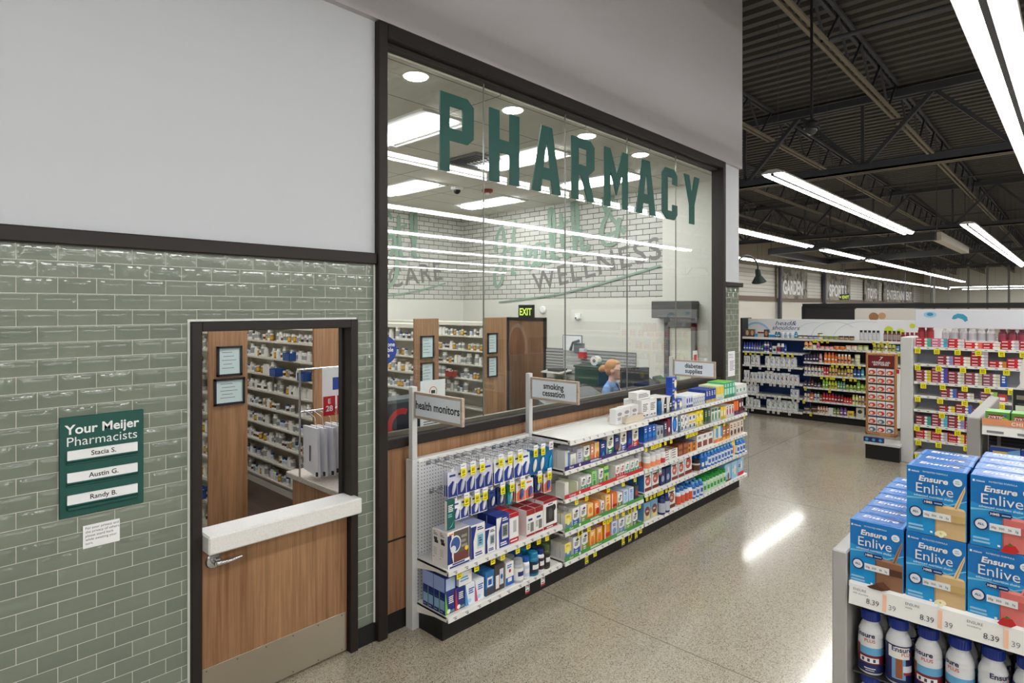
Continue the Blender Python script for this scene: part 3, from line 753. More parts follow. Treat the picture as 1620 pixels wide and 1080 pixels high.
# framed licences on the end panels
FR = M((26, 26, 34), 0.4, name='black_frame'); PAP = M((196, 214, 214), 0.5, name='licence_paper')
def licence(x, z, w, h, lab):
    t = thing('framed_licence', lab, 'picture frame', (x, RY0 - 0.03, z))
    b = MB(); e = 0.022
    b.box(-w / 2, -0.02, -h / 2, -w / 2 + e, 0, h / 2, FR); b.box(w / 2 - e, -0.02, -h / 2, w / 2, 0, h / 2, FR); b.box(-w / 2, -0.02, -h / 2, w / 2, 0, -h / 2 + e, FR); b.box(-w / 2, -0.02, h / 2 - e, w / 2, 0, h / 2, FR); obj('frame', b, t)
    b = MB(); b.box(-w / 2 + e, -0.008, -h / 2 + e, w / 2 - e, 0, h / 2 - e, PAP)
    for q in range(5):
        z_ = h * (0.28 - 0.13 * q); b.box(-w * (0.3 - 0.05 * (q % 2)), -0.0086, z_, w * (0.1 + 0.08 * (q % 3)), -0.008, z_ + 0.006, GREYINK)
    obj('certificate', b, t)
yy = RY0 - 0.05
licence(onY(364, yy), zY(364, 571, yy), 0.245, 0.30, 'upright framed licence, upper of the two seen through the half door')
licence(onY(364, yy), zY(364, 619, yy), 0.30, 0.265, 'wide framed licence, lower of the two seen through the half door')
licence(onY(677, yy), zY(677, 549, yy), 0.22, 0.30, 'upper framed licence on the oak panel behind the left pane')
licence(onY(677, yy), zY(677, 591, yy), 0.22, 0.30, 'lower framed licence on the oak panel behind the left pane')
licence(onY(780, yy), zY(780, 543, yy), 0.20, 0.30, 'upper framed licence on the oak panel beside the brown inner door')
licence(onY(780, yy), zY(780, 580, yy), 0.20, 0.30, 'lower framed licence on the oak panel beside the brown inner door')

# stock bottles: white, amber and blue ones on the shelf faces turned to -X
def pill(body, cap, r, h, lab=None):
    b = MB(); b.lathe([(r * .95, 0), (r, 0.01), (r, h * .22)], body, 10); b.lathe([(r * 1.01, h * .22), (r * 1.01, h * .66)], lab or body, 10); b.lathe([(r, h * .66), (r, h * .74), (r * .72, h * .8)], body, 10)
    b.lathe([(r * .82, h * .78), (r * .82, h)], cap, 10); return b.mesh('stock_bottle')
PW = M((232, 230, 224), 0.4, name='white_plastic'); AM = M((176, 106, 36), 0.3, name='amber_plastic'); BL = M((44, 84, 150), 0.4, name='blue_plastic'); GRc = M((150, 152, 150), 0.5, name='grey_print')
YL = M((206, 170, 50), 0.5, name='yellow_label'); BRN = M((92, 60, 40), 0.5, name='brown_plastic')
pills = [('white', pill(PW, PW, 0.028, 0.10, GRc)), ('white', pill(PW, PW, 0.035, 0.12)), ('blue capped white', pill(PW, BL, 0.026, 0.085, M((190, 200, 215), .5, name='pale_label'))), ('small white', pill(PW, PW, 0.022, 0.07, BRN)),
         ('amber', pill(AM, PW, 0.026, 0.09, YL)), ('tall white', pill(PW, PW, 0.04, 0.155, GRc)), ('small grey', pill(GRc, PW, 0.024, 0.075))]
rnd = random.Random(3)
cnt = 0
stuffb = MB()
rowname = {0: 'shelving at left edge of the half door', 1: 'shelving seen through the half door', 2: 'shelving at the left end of the window', 3: 'shelving right of the licences'}
vis = {0: (RY0 + 0.02, RY1, [0.14, 0.36, 0.58, 0.80, 1.01, 1.22, 1.43, 1.64, 1.85]), 1: (RY0 + 0.05, RY1, LEV), 2: (RY0 + 0.05, RY1, LEV[4:]), 3: (RY0 + 0.05, RY1, LEV[4:])}
zname = {0.14: 'bottom', 0.36: 'second', 0.58: 'third', 0.80: 'fourth', 1.01: 'fifth', 1.22: 'sixth', 1.43: 'seventh', 1.64: 'eighth', 1.85: 'top'}
place = []
for k, (ya_, yb_, levs) in vis.items():
    x0 = ROWS[k][0]
    for z in levs:
        y = ya_ + 0.03
        while y < yb_ - 0.04:
            if rnd.random() < 0.10: y += 0.08; continue
            q = rnd.choices(range(7), (5, 4, 3, 4, 2, 2, 2))[0]
            place.append((k, x0 + 0.045 + rnd.random() * 0.02, y, z, q)); y += (0.066, 0.08, 0.062, 0.054, 0.062, 0.09, 0.058)[q]
seen = {0: 6.5, 1: 7.95, 2: 7.05, 3: 7.35}
place.sort(key=lambda p: (p[2] > seen[p[0]], p[2] * SN + p[1] * CS))
for n, (k, x, y, z, q) in enumerate(place):
    if n < 300:
        nm, me = pills[q]
        o = obj('stock_bottle', me); o.location = (x, y, z)
        tag(o, f'{nm} bottle, {zname[z]} level, {rowname[k]}', 'bottle', f'{nm} stock bottles, {zname[z]} level, {rowname[k]}')
    else:
        me = pills[q][1]; n0 = len(stuffb.v)
        stuffb.v += [(v.co.x + x, v.co.y + y, v.co.z + z) for v in me.vertices]
        mi = [stuffb.mi(m) for m in me.materials]
        for p in me.polygons: stuffb.f.append(tuple(n0 + i for i in p.vertices)); stuffb.m.append(mi[p.material_index]); stuffb.sm.append(p.use_smooth)
o = obj('stock_bottles', stuffb); tag(o, 'many small stock bottles on the deeper pharmacy shelves', 'bottles', kind='stuff')
# blue and red trays among them
for k, (r_, y, z, c, lab) in enumerate(((1, 6.75, 1.64, (40, 80, 150), 'blue plastic bin on the upper shelf seen through the half door'), (1, 7.1, 1.43, (40, 80, 150), 'blue plastic bin a level below, seen through the half door'), (1, 6.4, 1.43, (40, 80, 150), 'blue plastic bin nearest the oak edge in the half door view'), (3, 6.9, 1.22, (170, 60, 44), 'red plastic bin among white bottles right of the licences'), (0, 6.4, 0.36, (40, 80, 150), 'blue plastic bin low at the left edge of the half door view'))):
    b = MB(); b.box(-0.09, -0.08, 0, -0.085, 0.08, 0.085, M(c, 0.4, name='bin_plastic')); b.box(0.0, -0.08, 0, 0.005, 0.08, 0.1, M(c, 0.4, name='bin_plastic')); b.box(-0.09, -0.08, 0, 0.005, 0.08, 0.005, M(c, 0.4, name='bin_plastic'))
    b.box(-0.09, -0.08, 0, 0.005, -0.075, 0.09, M(c, 0.4, name='bin_plastic')); b.box(-0.09, 0.075, 0, 0.005, 0.08, 0.09, M(c, 0.4, name='bin_plastic'))
    solo('storage_bin', b, lab, 'bin', (ROWS[r_][0] + 0.04, y, z), group=None)

# work counters
t = thing('service_counter', 'oak counter with grey stone top just inside the half door', 'counter', (2.25, D + WT + 0.01, 0))
b = MB(); b.bbox(0.03, 0.0, 0.012, 0.95, 0.97, 0.90, OAK, 0.004); obj('body', b, t)
b = MB(); b.bbox(0, 0.0, 0.90, 1.0, 1.02, 0.945, GREYTOP, 0.006); obj('worktop', b, t)
t = thing('service_counter', 'long dark counter running inside the window to the work station', 'counter', (3.3, D + WT + 0.01, 0))
b = MB(); b.bbox(0, 0, 0.012, 4.8, 0.34, 1.02, OAKD, 0.004); obj('body', b, t)
b = MB(); b.bbox(-0.02, 0, 1.02, 4.82, 0.37, 1.06, M((70, 66, 62), 0.4, name='dark_worktop'), 0.006); obj('worktop', b, t)
cy_ = D + WT + 0.2; cz = 1.06
def place_at(px_, Y): return onY(px_, Y)
# dark display unit with red mark left, behind glass
t = thing('card_terminal', 'large dark screen back with a red curved mark at the left end of the window', 'screen', (2.62, cy_, 0.945))
b = MB(); b.bbox(-0.18, -0.1, 0, 0.32, 0.12, 0.62, M((36, 42, 50), 0.3, name='dark_screen_plastic'), 0.02); obj('case', b, t)
b = MB(); pts = [(0.08 + 0.13 * math.cos(a), -0.102, 0.43 + 0.13 * math.sin(a)) for a in [PI * 0.35 + q * PI * 1.1 / 10 for q in range(11)]] ; ins = [(0.08 + 0.085 * math.cos(a), -0.102, 0.43 + 0.085 * math.sin(a)) for a in [PI * 0.35 + q * PI * 1.1 / 10 for q in range(11)]]
b.add(pts + ins, [(i, i + 1, 12 + i, 11 + i) for i in range(10)], RED); obj('mark', b, t)
def monitor(x, y, z, rz, lab, w=0.36, h=0.26):
    t = thing('monitor', lab, 'screen', (x, y, z), rz)
    b = MB(); b.bbox(-w / 2, -0.02, 0.24, w / 2, 0.02, 0.24 + h, BLK, 0.008); obj('case', b, t)
    b = MB(); b.box(-w / 2 + .015, -0.0215, 0.255, w / 2 - .015, -0.02, 0.225 + h, M((52, 54, 62), 0.15, name='dark_screen')); obj('screen', b, t)
    b = MB(); b.bbox(-0.03, 0.02, 0, 0.03, 0.05, 0.4, BLK); b.bbox(-0.1, -0.08, 0, 0.1, 0.1, 0.015, BLK); obj('stand', b, t)
monitor(onY(1004, 3.86), 3.86, cz, math.radians(-35), 'black computer monitor right of the woman in blue', 0.36, 0.25)
# printers, scanner, trays
def machine(x, y, z, w, d, h, c, lab, name='label_printer', cat='printer'):
    t = thing(name, lab, cat, (x, y, z))
    b = MB(); b.bbox(-w / 2, -d / 2, 0, w / 2, d / 2, h * .62, M(c, 0.45, name='machine_plastic'), 0.012); obj('body', b, t)
    b = MB(); b.prism([(-w / 2 + .01, -d / 2 + .02, h * .62), (-w / 2 + .01, d / 2 - .01, h * .62), (-w / 2 + .01, d / 2 - .03, h), (-w / 2 + .01, -d / 2 + .1, h * .8)], (w - .02, 0, 0), M(tuple(min(255, v + 18) for v in c), 0.45, name='machine_plastic')); obj('lid', b, t)
    b = MB(); b.box(-w * .3, -d / 2 - 0.004, h * .25, w * .3, -d / 2, h * .5, M((150, 190, 205), 0.3, name='pale_panel')); obj('panel', b, t)
machine(onY(1030, 3.8), 3.8, cz, 0.26, 0.26, 0.34, (44, 46, 50), 'black printer with pale panel on the counter right of the monitor')
machine(onY(1050, 3.8), 3.8, cz, 0.22, 0.26, 0.34, (50, 56, 54), 'dark boxy machine between the printer and the diabetes supplies post')
machine(onY(925, 3.83), 3.83, cz, 0.5, 0.28, 0.34, (62, 64, 66), 'wide grey machine on the counter left of the woman in blue')
machine(onY(880, 3.83), 3.83, cz, 0.4, 0.28, 0.30, (74, 74, 72), 'low grey machine on the counter behind the smoking cessation sign')
# back work desk by the right wall
t = thing('work_desk', 'oak work desk along the cream wall behind the woman', 'desk', (RX - 0.62, 5.1, 0))
b = MB(); b.bbox(0.02, 0, 0.012, 0.6, 1.7, 1.0, OAKD, 0.004); obj('body', b, t)
b = MB(); b.bbox(0, -0.02, 1.0, 0.6, 1.72, 1.04, M((70, 66, 62), 0.4, name='dark_worktop'), 0.006); obj('worktop', b, t)
b = MB()
for q in range(8): b.box(RX - 0.02, 5.05, 1.15 + q * 0.05, RX - 0.006, 6.95, 1.185 + q * 0.05, M((168, 168, 166), 0.45, name='slatwall_grey'))
b.box(RX - 0.006, 5.05, 1.12, RX - 0.001, 6.95, 1.56, M((120, 120, 120), 0.5, name='slatwall_groove'))
solo('slat_panel', b, 'grey slatted wall panel above the desk behind the woman', 'wall panel', (0, 0, 0))
t = thing('plastic_crate', 'dark green plastic crate on the desk left of the woman', 'crate', (RX - 0.3, onX(938, RX - .3), 1.04), -PI / 2)
b = MB(); GC = M((26, 66, 52), 0.4, name='green_crate'); b.bbox(-0.22, -0.2, 0, 0.22, 0.15, 0.28, GC, 0.01); obj('body', b, t); b = MB(); b.bbox(-0.235, -0.215, 0.28, 0.235, 0.165, 0.31, GC, 0.006); obj('rim', b, t)
t = thing('tape_dispenser', 'white round roll on top of the green crate', 'roll', (RX - 0.32, onX(944, RX - .3), 1.35 + 0.075), -PI / 2)
b = MB(); b.T = Matrix.Rotation(PI / 2, 4, 'X'); b.lathe([(0.075, -0.05), (0.075, 0.05)], PW, 18); b.lathe([(0.03, 0.051), (0.03, 0.053)], GREYINK, 12); obj('roll', b, t)
t = thing('wall_tray', 'white and red mesh tray held on the slatted wall left of the green crate', 'tray', (RX - 0.02, onX(890, RX), zX(890, 588, RX)), -PI / 2)
b = MB(); b.prism([(-0.22, 0, 0.03), (-0.22, -0.3, 0), (-0.22, -0.3, 0.02), (-0.22, 0, 0.05)], (0.44, 0, 0), PW); obj('tray', b, t)
b = MB(); b.bbox(-0.1, -0.27, 0.035, 0.16, -0.05, 0.075, M((60, 60, 64), .5, name='dark_papers')); obj('papers', b, t)
t = thing('telephone', 'grey wall telephone beside the white board on the cream wall', 'telephone', (RX, onX(918, RX), zX(918, 548, RX)), -PI / 2)
b = MB(); b.bbox(-0.1, -0.06, -0.1, 0.1, 0, 0.06, M((110, 114, 118), 0.4, name='phone_grey'), 0.01); obj('body', b, t)
b = MB(); b.tube([(-0.14, -0.09, -0.06), (-0.08, -0.1, 0.07), (0.04, -0.09, 0.1)], [0.025, 0.02, 0.028], M((90, 92, 98), 0.4, name='handset_grey')); obj('handset', b, t)
b = MB(); b.box(-0.2, -0.01, -0.3, 0.2, 0, 0.3, PAPER)
for s in (-1, 1): b.box(s * .2 - .006, -0.014, -0.3, s * .2 + .006, 0, 0.3, GREYINK); b.box(-0.2, -0.014, s * .3 - .006, 0.2, 0, s * .3 + .006, GREYINK)
solo('white_board', b, 'white board on the cream wall right of the brown inner door', 'board', (RX, onX(906, RX), zX(906, 558, RX)), -PI / 2)
b = MB(); b.bbox(-0.06, -0.1, -0.05, 0.06, 0, 0.06, M((186, 34, 40), 0.4, name='sharps_red')); b.bbox(-0.05, -0.09, 0.06, 0.05, 0, 0.12, M((200, 204, 206), 0.4, name='clear_lid'))
solo('sharps_box', b, 'small red sharps box below the wall telephone', 'box', (RX, onX(925, RX), zX(925, 562, RX)), -PI / 2)
# small things on the sill
for k, (px_, w, lab) in enumerate(((720, 0.3, 'folded white papers lying on the counter at the first glass joint'), (850, 0.24, 'white papers lying inside the window by the smoking cessation post'), (955, 0.16, 'white slips of paper in front of the woman in blue'))):
    b = MB()
    for q in range(3): b.T = Matrix.Rotation(0.15 * (q - 1), 4, 'Z'); b.prism([(-w / 2, -0.06, q * .012), (w / 2, -0.06, q * .012), (w / 2 - .02, 0.06, q * .012 + .004), (-w / 2, 0.06, q * .012 + .004)], (0, 0, 0.01), PW)
    solo('paper_slips', b, lab, 'papers', (onY(px_, 3.63), 3.72, 1.06))
# white prescription bags on a rack inside the half door
t = thing('bag_rack', 'wire rack on the counter inside the half door, bags hang from it', 'rack', (2.72, 4.3, 0.945))
b = MB()
for s in (-0.47, 0.25): b.tube([(s, 0.1, 0), (s, 0.1, 0.83)], 0.008, CHROME, 6)
b.tube([(-0.48, 0.1, 0.50), (0.26, 0.1, 0.50)], 0.008, CHROME, 6); b.tube([(-0.48, 0.1, 0.83), (0.26, 0.1, 0.83)], 0.008, CHROME, 6); obj('frame', b, t)
bagp = None
for k in range(8):
    x = 2.72 - 0.45 + k * 0.058; z = 0.945 + 0.50
    lab = 'white prescription bag with a wire hanger on the lower rail of the rack'
    b = MB()
    if bagp is None:
        bagp = thing('prescription_bag', lab, 'bag', (x, 4.3, z), 0, 'white bags on the rack inside the half door')
        b.prism([(0.0, -0.13, -0.10), (0.0, 0.09, -0.10), (0.012, 0.10, -0.44), (0.012, -0.12, -0.47)], (0.022, 0, 0), M((224, 224, 232), 0.4, name='bag_white')); 
        b.box(-0.0012, -0.03, -0.36, 0.0, -0.015, -0.24, INK); b.prism([(-0.001, -0.13, -0.43), (-0.001, -0.11, -0.43), (-0.001, -0.11, -0.46), (-0.001, -0.13, -0.46)], (0.01, 0, 0), INK)
        obj('bag', b, bagp)
        b = MB(); b.tube([(0.01, 0.10, 0.005), (0.01, 0.04, 0.012), (0.01, -0.08, -0.02), (0.01, -0.1, -0.1)], 0.003, CHROME, 5); obj('hanger', b, bagp)
    else: dup(bagp, (x, 4.3 - 0.004 * k, z - 0.006 * (k % 3)), rz=0.05 * ((k * 37) % 5 - 2))
b = MB(); b.box(-0.09, -0.005, -0.16, 0.09, 0, 0.16, PAPER); b.box(0.0, -0.0056, -0.02, 0.08, -0.005, 0.08, M((40, 70, 160), 0.5, name='blue_print'))
solo('hanging_form', b, 'white form with a blue print hung on the upper rail of the rack', 'paper', (2.72 - 0.2, 4.385, 0.945 + 0.67))
for k, (dx, t_) in enumerate(((-0.31, 'E'), (-0.19, 'D'))):
    b = MB(); b.box(-0.05, -0.004, -0.075, 0.05, 0, 0.075, RED); b.text(t_, (0, -0.0046, 0.02), U, V, 0.05, PAPER, bold=.02); b.text('28' if k == 0 else '7', (0, -0.0046, -0.04), U, V, 0.06, PAPER, bold=.02)
    solo('rack_card', b, ('red card printed E 28 on the bag rack', 'red card at the right of the bag rack, beside the E 28 card')[k], 'card', (2.72 + dx, 4.24, 0.945 + 0.55))
# ================================================================== STORE SHELL, ROOF STEEL, LIGHTS
FY = 13.0
b = MB(); b.box(4, FY, 0, 82, FY + 0.2, 2.70, CREAM); b.box(4, FY, 2.70, 82, FY + 0.2, 4.62, brick_mat('lap_board_panels', 'X', 'Z', (212, 210, 202), (216, 214, 206), (160, 158, 150), 6.0, 0.21, 0.013, 0.7, 0.004, offset=0)); b.box(4, FY, 4.62, 82, FY + 0.2, TOPZ, M((140, 132, 114), 0.8, name='upper_store_wall')); struct('wall_store_left', b)
b = MB(); b.box(4, FY - 0.1, 2.68, 82, FY, 2.93, M((112, 94, 80), 0.6, name='brown_band')); struct('trim_3', b)
b = MB(); b.box(82, -24, 0, 82.2, 13.2, TOPZ, CREAM); struct('wall_store_far', b)
b = MB(); b.box(-14, -24, 0, 82, -23.8, TOPZ, CREAM); struct('wall_store_right', b)
b = MB(); b.box(-14.2, -24, 0, -14, 13.2, TOPZ, CREAM); struct('wall_store_back', b)
POSTER = speck_mat('weathered_poster_board', (138, 132, 122), ((96, 92, 86), (150, 144, 134), (166, 160, 150)), 3, 0.7, 0, 0.5)
for word, p0, p1 in (('GARDEN', 1231, 1278), ('SPORTS', 1305, 1346), ('TOYS', 1369, 1391), ('ENTERTAINMENT', 1399, 1446)):
    a, c = onY(p0, FY - .2), onY(p1, FY - .2); w = c - a
    t = thing('department_sign', f'large weathered wall sign reading {word} on the far store wall', 'sign', ((a + c) / 2, FY - 0.11, 3.745))
    b = MB(); b.box(-w / 2, -0.06, -0.88, w / 2, 0, 0.88, POSTER); obj('board', b, t)
    vs, fs, tx0, tx1 = text_shape(word, 0.035, 0, 1.0)
    b = MB(); tw = w * (0.66 if word != 'ENTERTAINMENT' else 0.84); sz = 1.14
    b.text(word, (0, -0.065, -0.6), U, V, sz, PAPER, bold=0.035, xs=tw / ((tx1 - tx0) * sz)); obj('letters', b, t)
b = MB()
for x in (onY(1228, FY), onY(1303, FY) - .5): b.box(x - 0.15, FY - 0.3, 0, x + 0.1, FY - 0.12, 4.7, STEELGREY)
solo('wall_column', b, 'dark steel column standing against the far store wall beside the GARDEN sign', 'column')
# pale shelves and doors low on the far wall
t = thing('storage_rack', 'white shelving with boxes low on the far store wall', 'shelving', (42, FY - 0.75, 0))
b = MB(); b.box(0, 0, 0, 8, 0.4, 1.9, CREAM); b.box(-0.1, -0.05, 1.9, 8.1, 0.4, 2.0, WHITE); obj('body', b, t)
exit_sign((33.5, onX(1336, 33.5), 2.25 + 20 * 28 / 950), -PI / 2, 0.42, 'EXIT sign with an arrow hanging far away in front of the SPORTS sign', True)
b = MB(); b.tube([(0, 0, 0), (0, 0, 3.7)], 0.02, STEELGREY, 6); solo('hanging_rod', b, 'thin rod holding up the far EXIT sign', 'rod', (33.5, onX(1336, 33.5), 3.0))

# open web joists between girders
GX = [2.0, 14.0, 26.0, 38.0, 50.0, 62.0, 74.0, 86.0]
JB, JT = 6.0, TOPZ - 0.02
def joist_mesh(L, near):
    b = MB(); n = int(L / 1.2); st = L / n
    for s in (-0.05, 0.05):
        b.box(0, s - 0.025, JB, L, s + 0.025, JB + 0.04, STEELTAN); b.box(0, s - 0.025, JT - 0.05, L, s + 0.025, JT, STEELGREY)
    for i in range(n):
        x = i * st
        r = 0.018
        for a_, c_ in (((x, JT - .03), (x + st / 2, JB + .03)), ((x + st / 2, JB + .03), (x + st, JT - .03))):
            b.prism([(a_[0] - r, -r, a_[1]), (a_[0] + r, -r, a_[1]), (a_[0] + r, r, a_[1]), (a_[0] - r, r, a_[1])], (c_[0] - a_[0], 0, c_[1] - a_[1]), STEELGREY)
    return b.mesh('roof_joist')
jm = joist_mesh(11.6, True)
JY = [-17.5, -14.9, -12.3, -9.7, -7.1, -4.7, -2.25, 0.2, 2.65, 5.05, 7.5, 10.0, 12.5]
for g in range(len(GX) - 1):
    for y in JY:
        if GX[g] < 8 and 3.3 < y < 3.7: continue
        if GX[g] < 8 and y < -3: continue
        o = obj('roof_joist', jm); o.location = (GX[g] + 0.2, y, 0)
        tag(o, ('nearest' if g == 0 else 'second' if g == 1 else 'farther') + ' bay open web roof joist of dark grey steel under the corrugated deck', 'roof joist', 'roof joists, ' + ('nearest bay' if g == 0 else 'second bay' if g == 1 else 'farther bays'))
def girder(x, bot, lab):
    b = MB(); top = JT - 0.1
    for s in (-0.09, 0.09):
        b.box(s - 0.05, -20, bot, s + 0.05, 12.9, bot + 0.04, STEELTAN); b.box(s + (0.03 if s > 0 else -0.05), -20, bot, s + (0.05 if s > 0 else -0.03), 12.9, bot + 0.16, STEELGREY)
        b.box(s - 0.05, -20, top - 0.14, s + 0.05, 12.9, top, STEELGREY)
    y = -20.0; k = 0; r = 0.05; st = 2.45
    while y < 11:
        for a_, c_ in (((y, top - .1), (y + st / 2, bot + .1)), ((y + st / 2, bot + .1), (y + st, top - .1))):
            b.prism([(-r, a_[0] - r, a_[1]), (r, a_[0] - r, a_[1]), (r, a_[0] + r, a_[1]), (-r, a_[0] + r, a_[1])], (0, c_[0] - a_[0], c_[1] - a_[1]), STEELGREY)
        b.box(-0.025, y + st / 2 - 0.03, bot, 0.025, y + st / 2 + 0.03, top, STEELGREY)
        y += st
    solo('roof_girder', b, lab, 'roof girder', (x, 0, 0))
for k, x in enumerate(GX[1:]):
    if x < 60: girder(x, 5.05, 'deep steel roof girder crossing the store, ' + ('the nearest one' if k == 0 else 'the second one away' if k == 1 else 'the third one away' if k == 2 else 'the farthest one seen'))
for k, x in enumerate((6.4, 9.2, 17.6, 21.5, 30, 34)):
    b = MB(); b.tube([(x, 3.3 if x < 8.3 else -18, JB + 0.03), (x, -18 if x < 8.3 else 19, JB + 0.03)] if x < 8.3 else [(x, -18, JB + 0.03), (x, 12.9, JB + 0.03)], 0.028, STEELGREY, 6)
    solo('bridging_pipe', b, 'thin steel bridging pipe across the joists, ' + ('nearest of all, ending over the upper wall', 'just past the end of the upper wall', 'first one past the nearest girder', 'second one past the nearest girder', 'first one past the second girder', 'second one past the second girder')[k], 'pipe')
for k, (px_, y) in enumerate(((1385, 2.65),)):
    pass
# main lights
SL = M((255, 253, 250), 0.5, name='lit_lens', emit=STORE_EMIT)
FW = M((200, 200, 200), 0.4, name='fixture_white')
fx = None
LZ = 4.27; FL = 2.44
def make_fixture():
    t = thing('strip_light', 'x', 'light', (0, 0, 0))
    b = MB()
    b.prism([(0, -0.16, 0.01), (0, -0.165, 0.03), (0, -0.06, 0.075), (0, 0.06, 0.075), (0, 0.165, 0.03), (0, 0.16, 0.01)], (FL - 0.01, 0, 0), FW); b.box(0.0, -0.022, -0.02, FL - 0.01, 0.022, 0.012, M((34, 34, 36), 0.6, name='painted_gap_shade')); obj('housing', b, t)  # near-black strip added under the housing paints the shade between the two tubes
    for s in (-1, 1):
        b = MB(); n = 7
        pr = [(0, s * 0.078 + 0.056 * math.cos(PI + PI * q / n), 0.012 + 0.045 * math.sin(PI + PI * q / n)) for q in range(n + 1)]
        b.prism(pr, (FL - 0.02, 0, 0), SL); obj('diffuser', b, t)
    for x_ in (0.25, FL - 0.25): b = MB(); b.tube([(x_, 0, 0.07), (x_, 0, TOPZ - LZ)], 0.004, STEELGREY, 4, False); obj('hanging_wire', b, t)
    return t
def row(Y, X0, X1, lab, n=None):
    global fx
    n = n or max(1, round((X1 - X0) / FL))
    for i in range(n):
        x = X0 + i * FL
        if fx is None: fx = make_fixture(); fx.location = (x, Y, LZ); fx['label'] = lab; fx['group'] = lab
        else: dup(fx, (x, Y, LZ), label=lab, group=lab)
row(0.465, -7.5, 13, 'bright double tube strip light in the run crossing the top right corner')
row(3.37, 9.25, 18.5, 'strip light in the short run hanging beyond the nearest roof girder')
row(1.98, 18.0, 37, 'strip light in the run at the right edge, beyond the short run')
def seg(Y, a, c): return onY(a, Y), onY(c, Y)
for a, c in ((1120, 1283), (1303, 1360), (1375, 1461), (1467, 1523)):
    x0, x1 = seg(6.43, a, c); row(6.43, x0, x1, f'strip light in the upper left far run, stretch ending {"over the wall corner" if c==1283 else "left of the SPORTS sign" if c==1360 else "over the TOYS sign" if c==1461 else "deepest in the store"}')
for a, c in ((1120, 1470), (1474, 1523)):
    x0, x1 = seg(9.9, a, c); row(9.9, x0, min(x1, 75), 'strip light in the lower left far run ' + ('passing over the wall signs' if c == 1470 else 'at its deepest end'))
for Y, a, c in ((-2.8, -7.5, 20), (-6.0, -7.5, 22), (-9.3, -7.5, 24), (-12.8, -5, 24), (-16.5, -5, 24)):
    row(Y, a, c, {-2.8: 'second', -6.0: 'third', -9.3: 'fourth', -12.8: 'fifth', -16.5: 'sixth'}[Y] + ' run of strip lights mirrored in the pharmacy window')
# cross runs at the far end
for k, x in enumerate((70, 78)):
    t = dup(fx, (x, 9.0, LZ), rz=-PI / 2, label='strip light of the ' + ('first' if k == 0 else 'second') + ' far run lying across the store', group='far cross run %s' % ('one' if k == 0 else 'two'))
    for i in range(1, 9): dup(fx, (x, 9.0 - i * FL, LZ), rz=-PI / 2, label=t['label'], group=t['group'])

# hanging rectangular frame
t = thing('lighting_truss', 'large dark rectangular frame hanging below the far roof', 'truss', (0, 0, 0))
FD = M((48, 50, 54), 0.5, name='dark_frame_metal'); z0, z1 = 4.38, 4.62
A, B_, C_, D_ = (24.3, 8.9), (22.6, 3.25), (28.9, 3.25), (31.5, 8.9)
for p, q, m in ((A, B_, FD), (B_, C_, M((190, 184, 170), 0.5, name='pale_frame_end')), (C_, D_, FD), (D_, A, FD)):
    dx, dy = q[0] - p[0], q[1] - p[1]; l = math.hypot(dx, dy); nx, ny = -dy / l * 0.12, dx / l * 0.12
    b = MB(); b.prism([(p[0] - nx, p[1] - ny, z0), (q[0] - nx, q[1] - ny, z0), (q[0] + nx, q[1] + ny, z0), (p[0] + nx, p[1] + ny, z0)], (0, 0, z1 - z0), m); obj('beam', b, t)
for p in (A, B_, C_, D_, ((A[0] + B_[0]) / 2, (A[1] + B_[1]) / 2)):
    b = MB(); b.tube([(p[0], p[1], z1), (p[0], p[1], TOPZ)], 0.012, STEELGREY, 5); obj('hanging_rod', b, t)

# security dome on its pole and lamps
t = thing('dome_camera', 'black security dome camera hanging on a long pole from the roof', 'camera', (0, 0, 0))
dd = FPX * (4.55 - EYE) / (488 - 203); r = (1284 - 810) / FPX; x, y = dd * (CS + r * SN), dd * (SN - r * CS)
t.location = (x, y, 4.55)
b = MB(); b.tube([(0, 0, 0.1), (0, 0, TOPZ - 4.55)], 0.018, BLK, 8); obj('pole', b, t)
b = MB(); b.lathe([(0.10, 0.0), (0.10, 0.05), (0.05, 0.1)], BLK, 16); obj('housing', b, t)
b = MB(); b.ball((0, 0, -0.01), 0.075, M((60, 60, 62), 0.08, name='dome_plastic'), 16, 8); obj('dome', b, t)
t = thing('gooseneck_lamp', 'dark green gooseneck lamp on the far corner of the pharmacy wall', 'lamp', (WEND, 3.55, 2.86))
LG = M((28, 46, 40), 0.35, name='dark_green_enamel')
b = MB(); pts = [(0, 0, 0.0)] + [(0.17 + 0.17 * math.cos(a), -0.04 - 0.02 * q, 0.02 + 0.12 * math.sin(a)) for q, a in enumerate([PI - PI * k / 8 for k in range(9)])] + [(0.35, -0.2, -0.06)]
b.tube(pts, 0.012, LG, 8); obj('arm', b, t)
b = MB(); b.T = Matrix.Translation((0.35, -0.2, -0.1)) @ Matrix.Rotation(-0.35, 4, 'Y')
b.lathe([(0.02, 0.06), (0.035, 0.04), (0.04, -0.04), (0.055, -0.06), (0.10, -0.13), (0.105, -0.135)][::-1], LG, 18); obj('shade', b, t)
b = MB(); b.ball((0.37, -0.2, -0.2), 0.035, M((250, 240, 220), 0.5, name='bulb_glass')); obj('bulb', b, t)
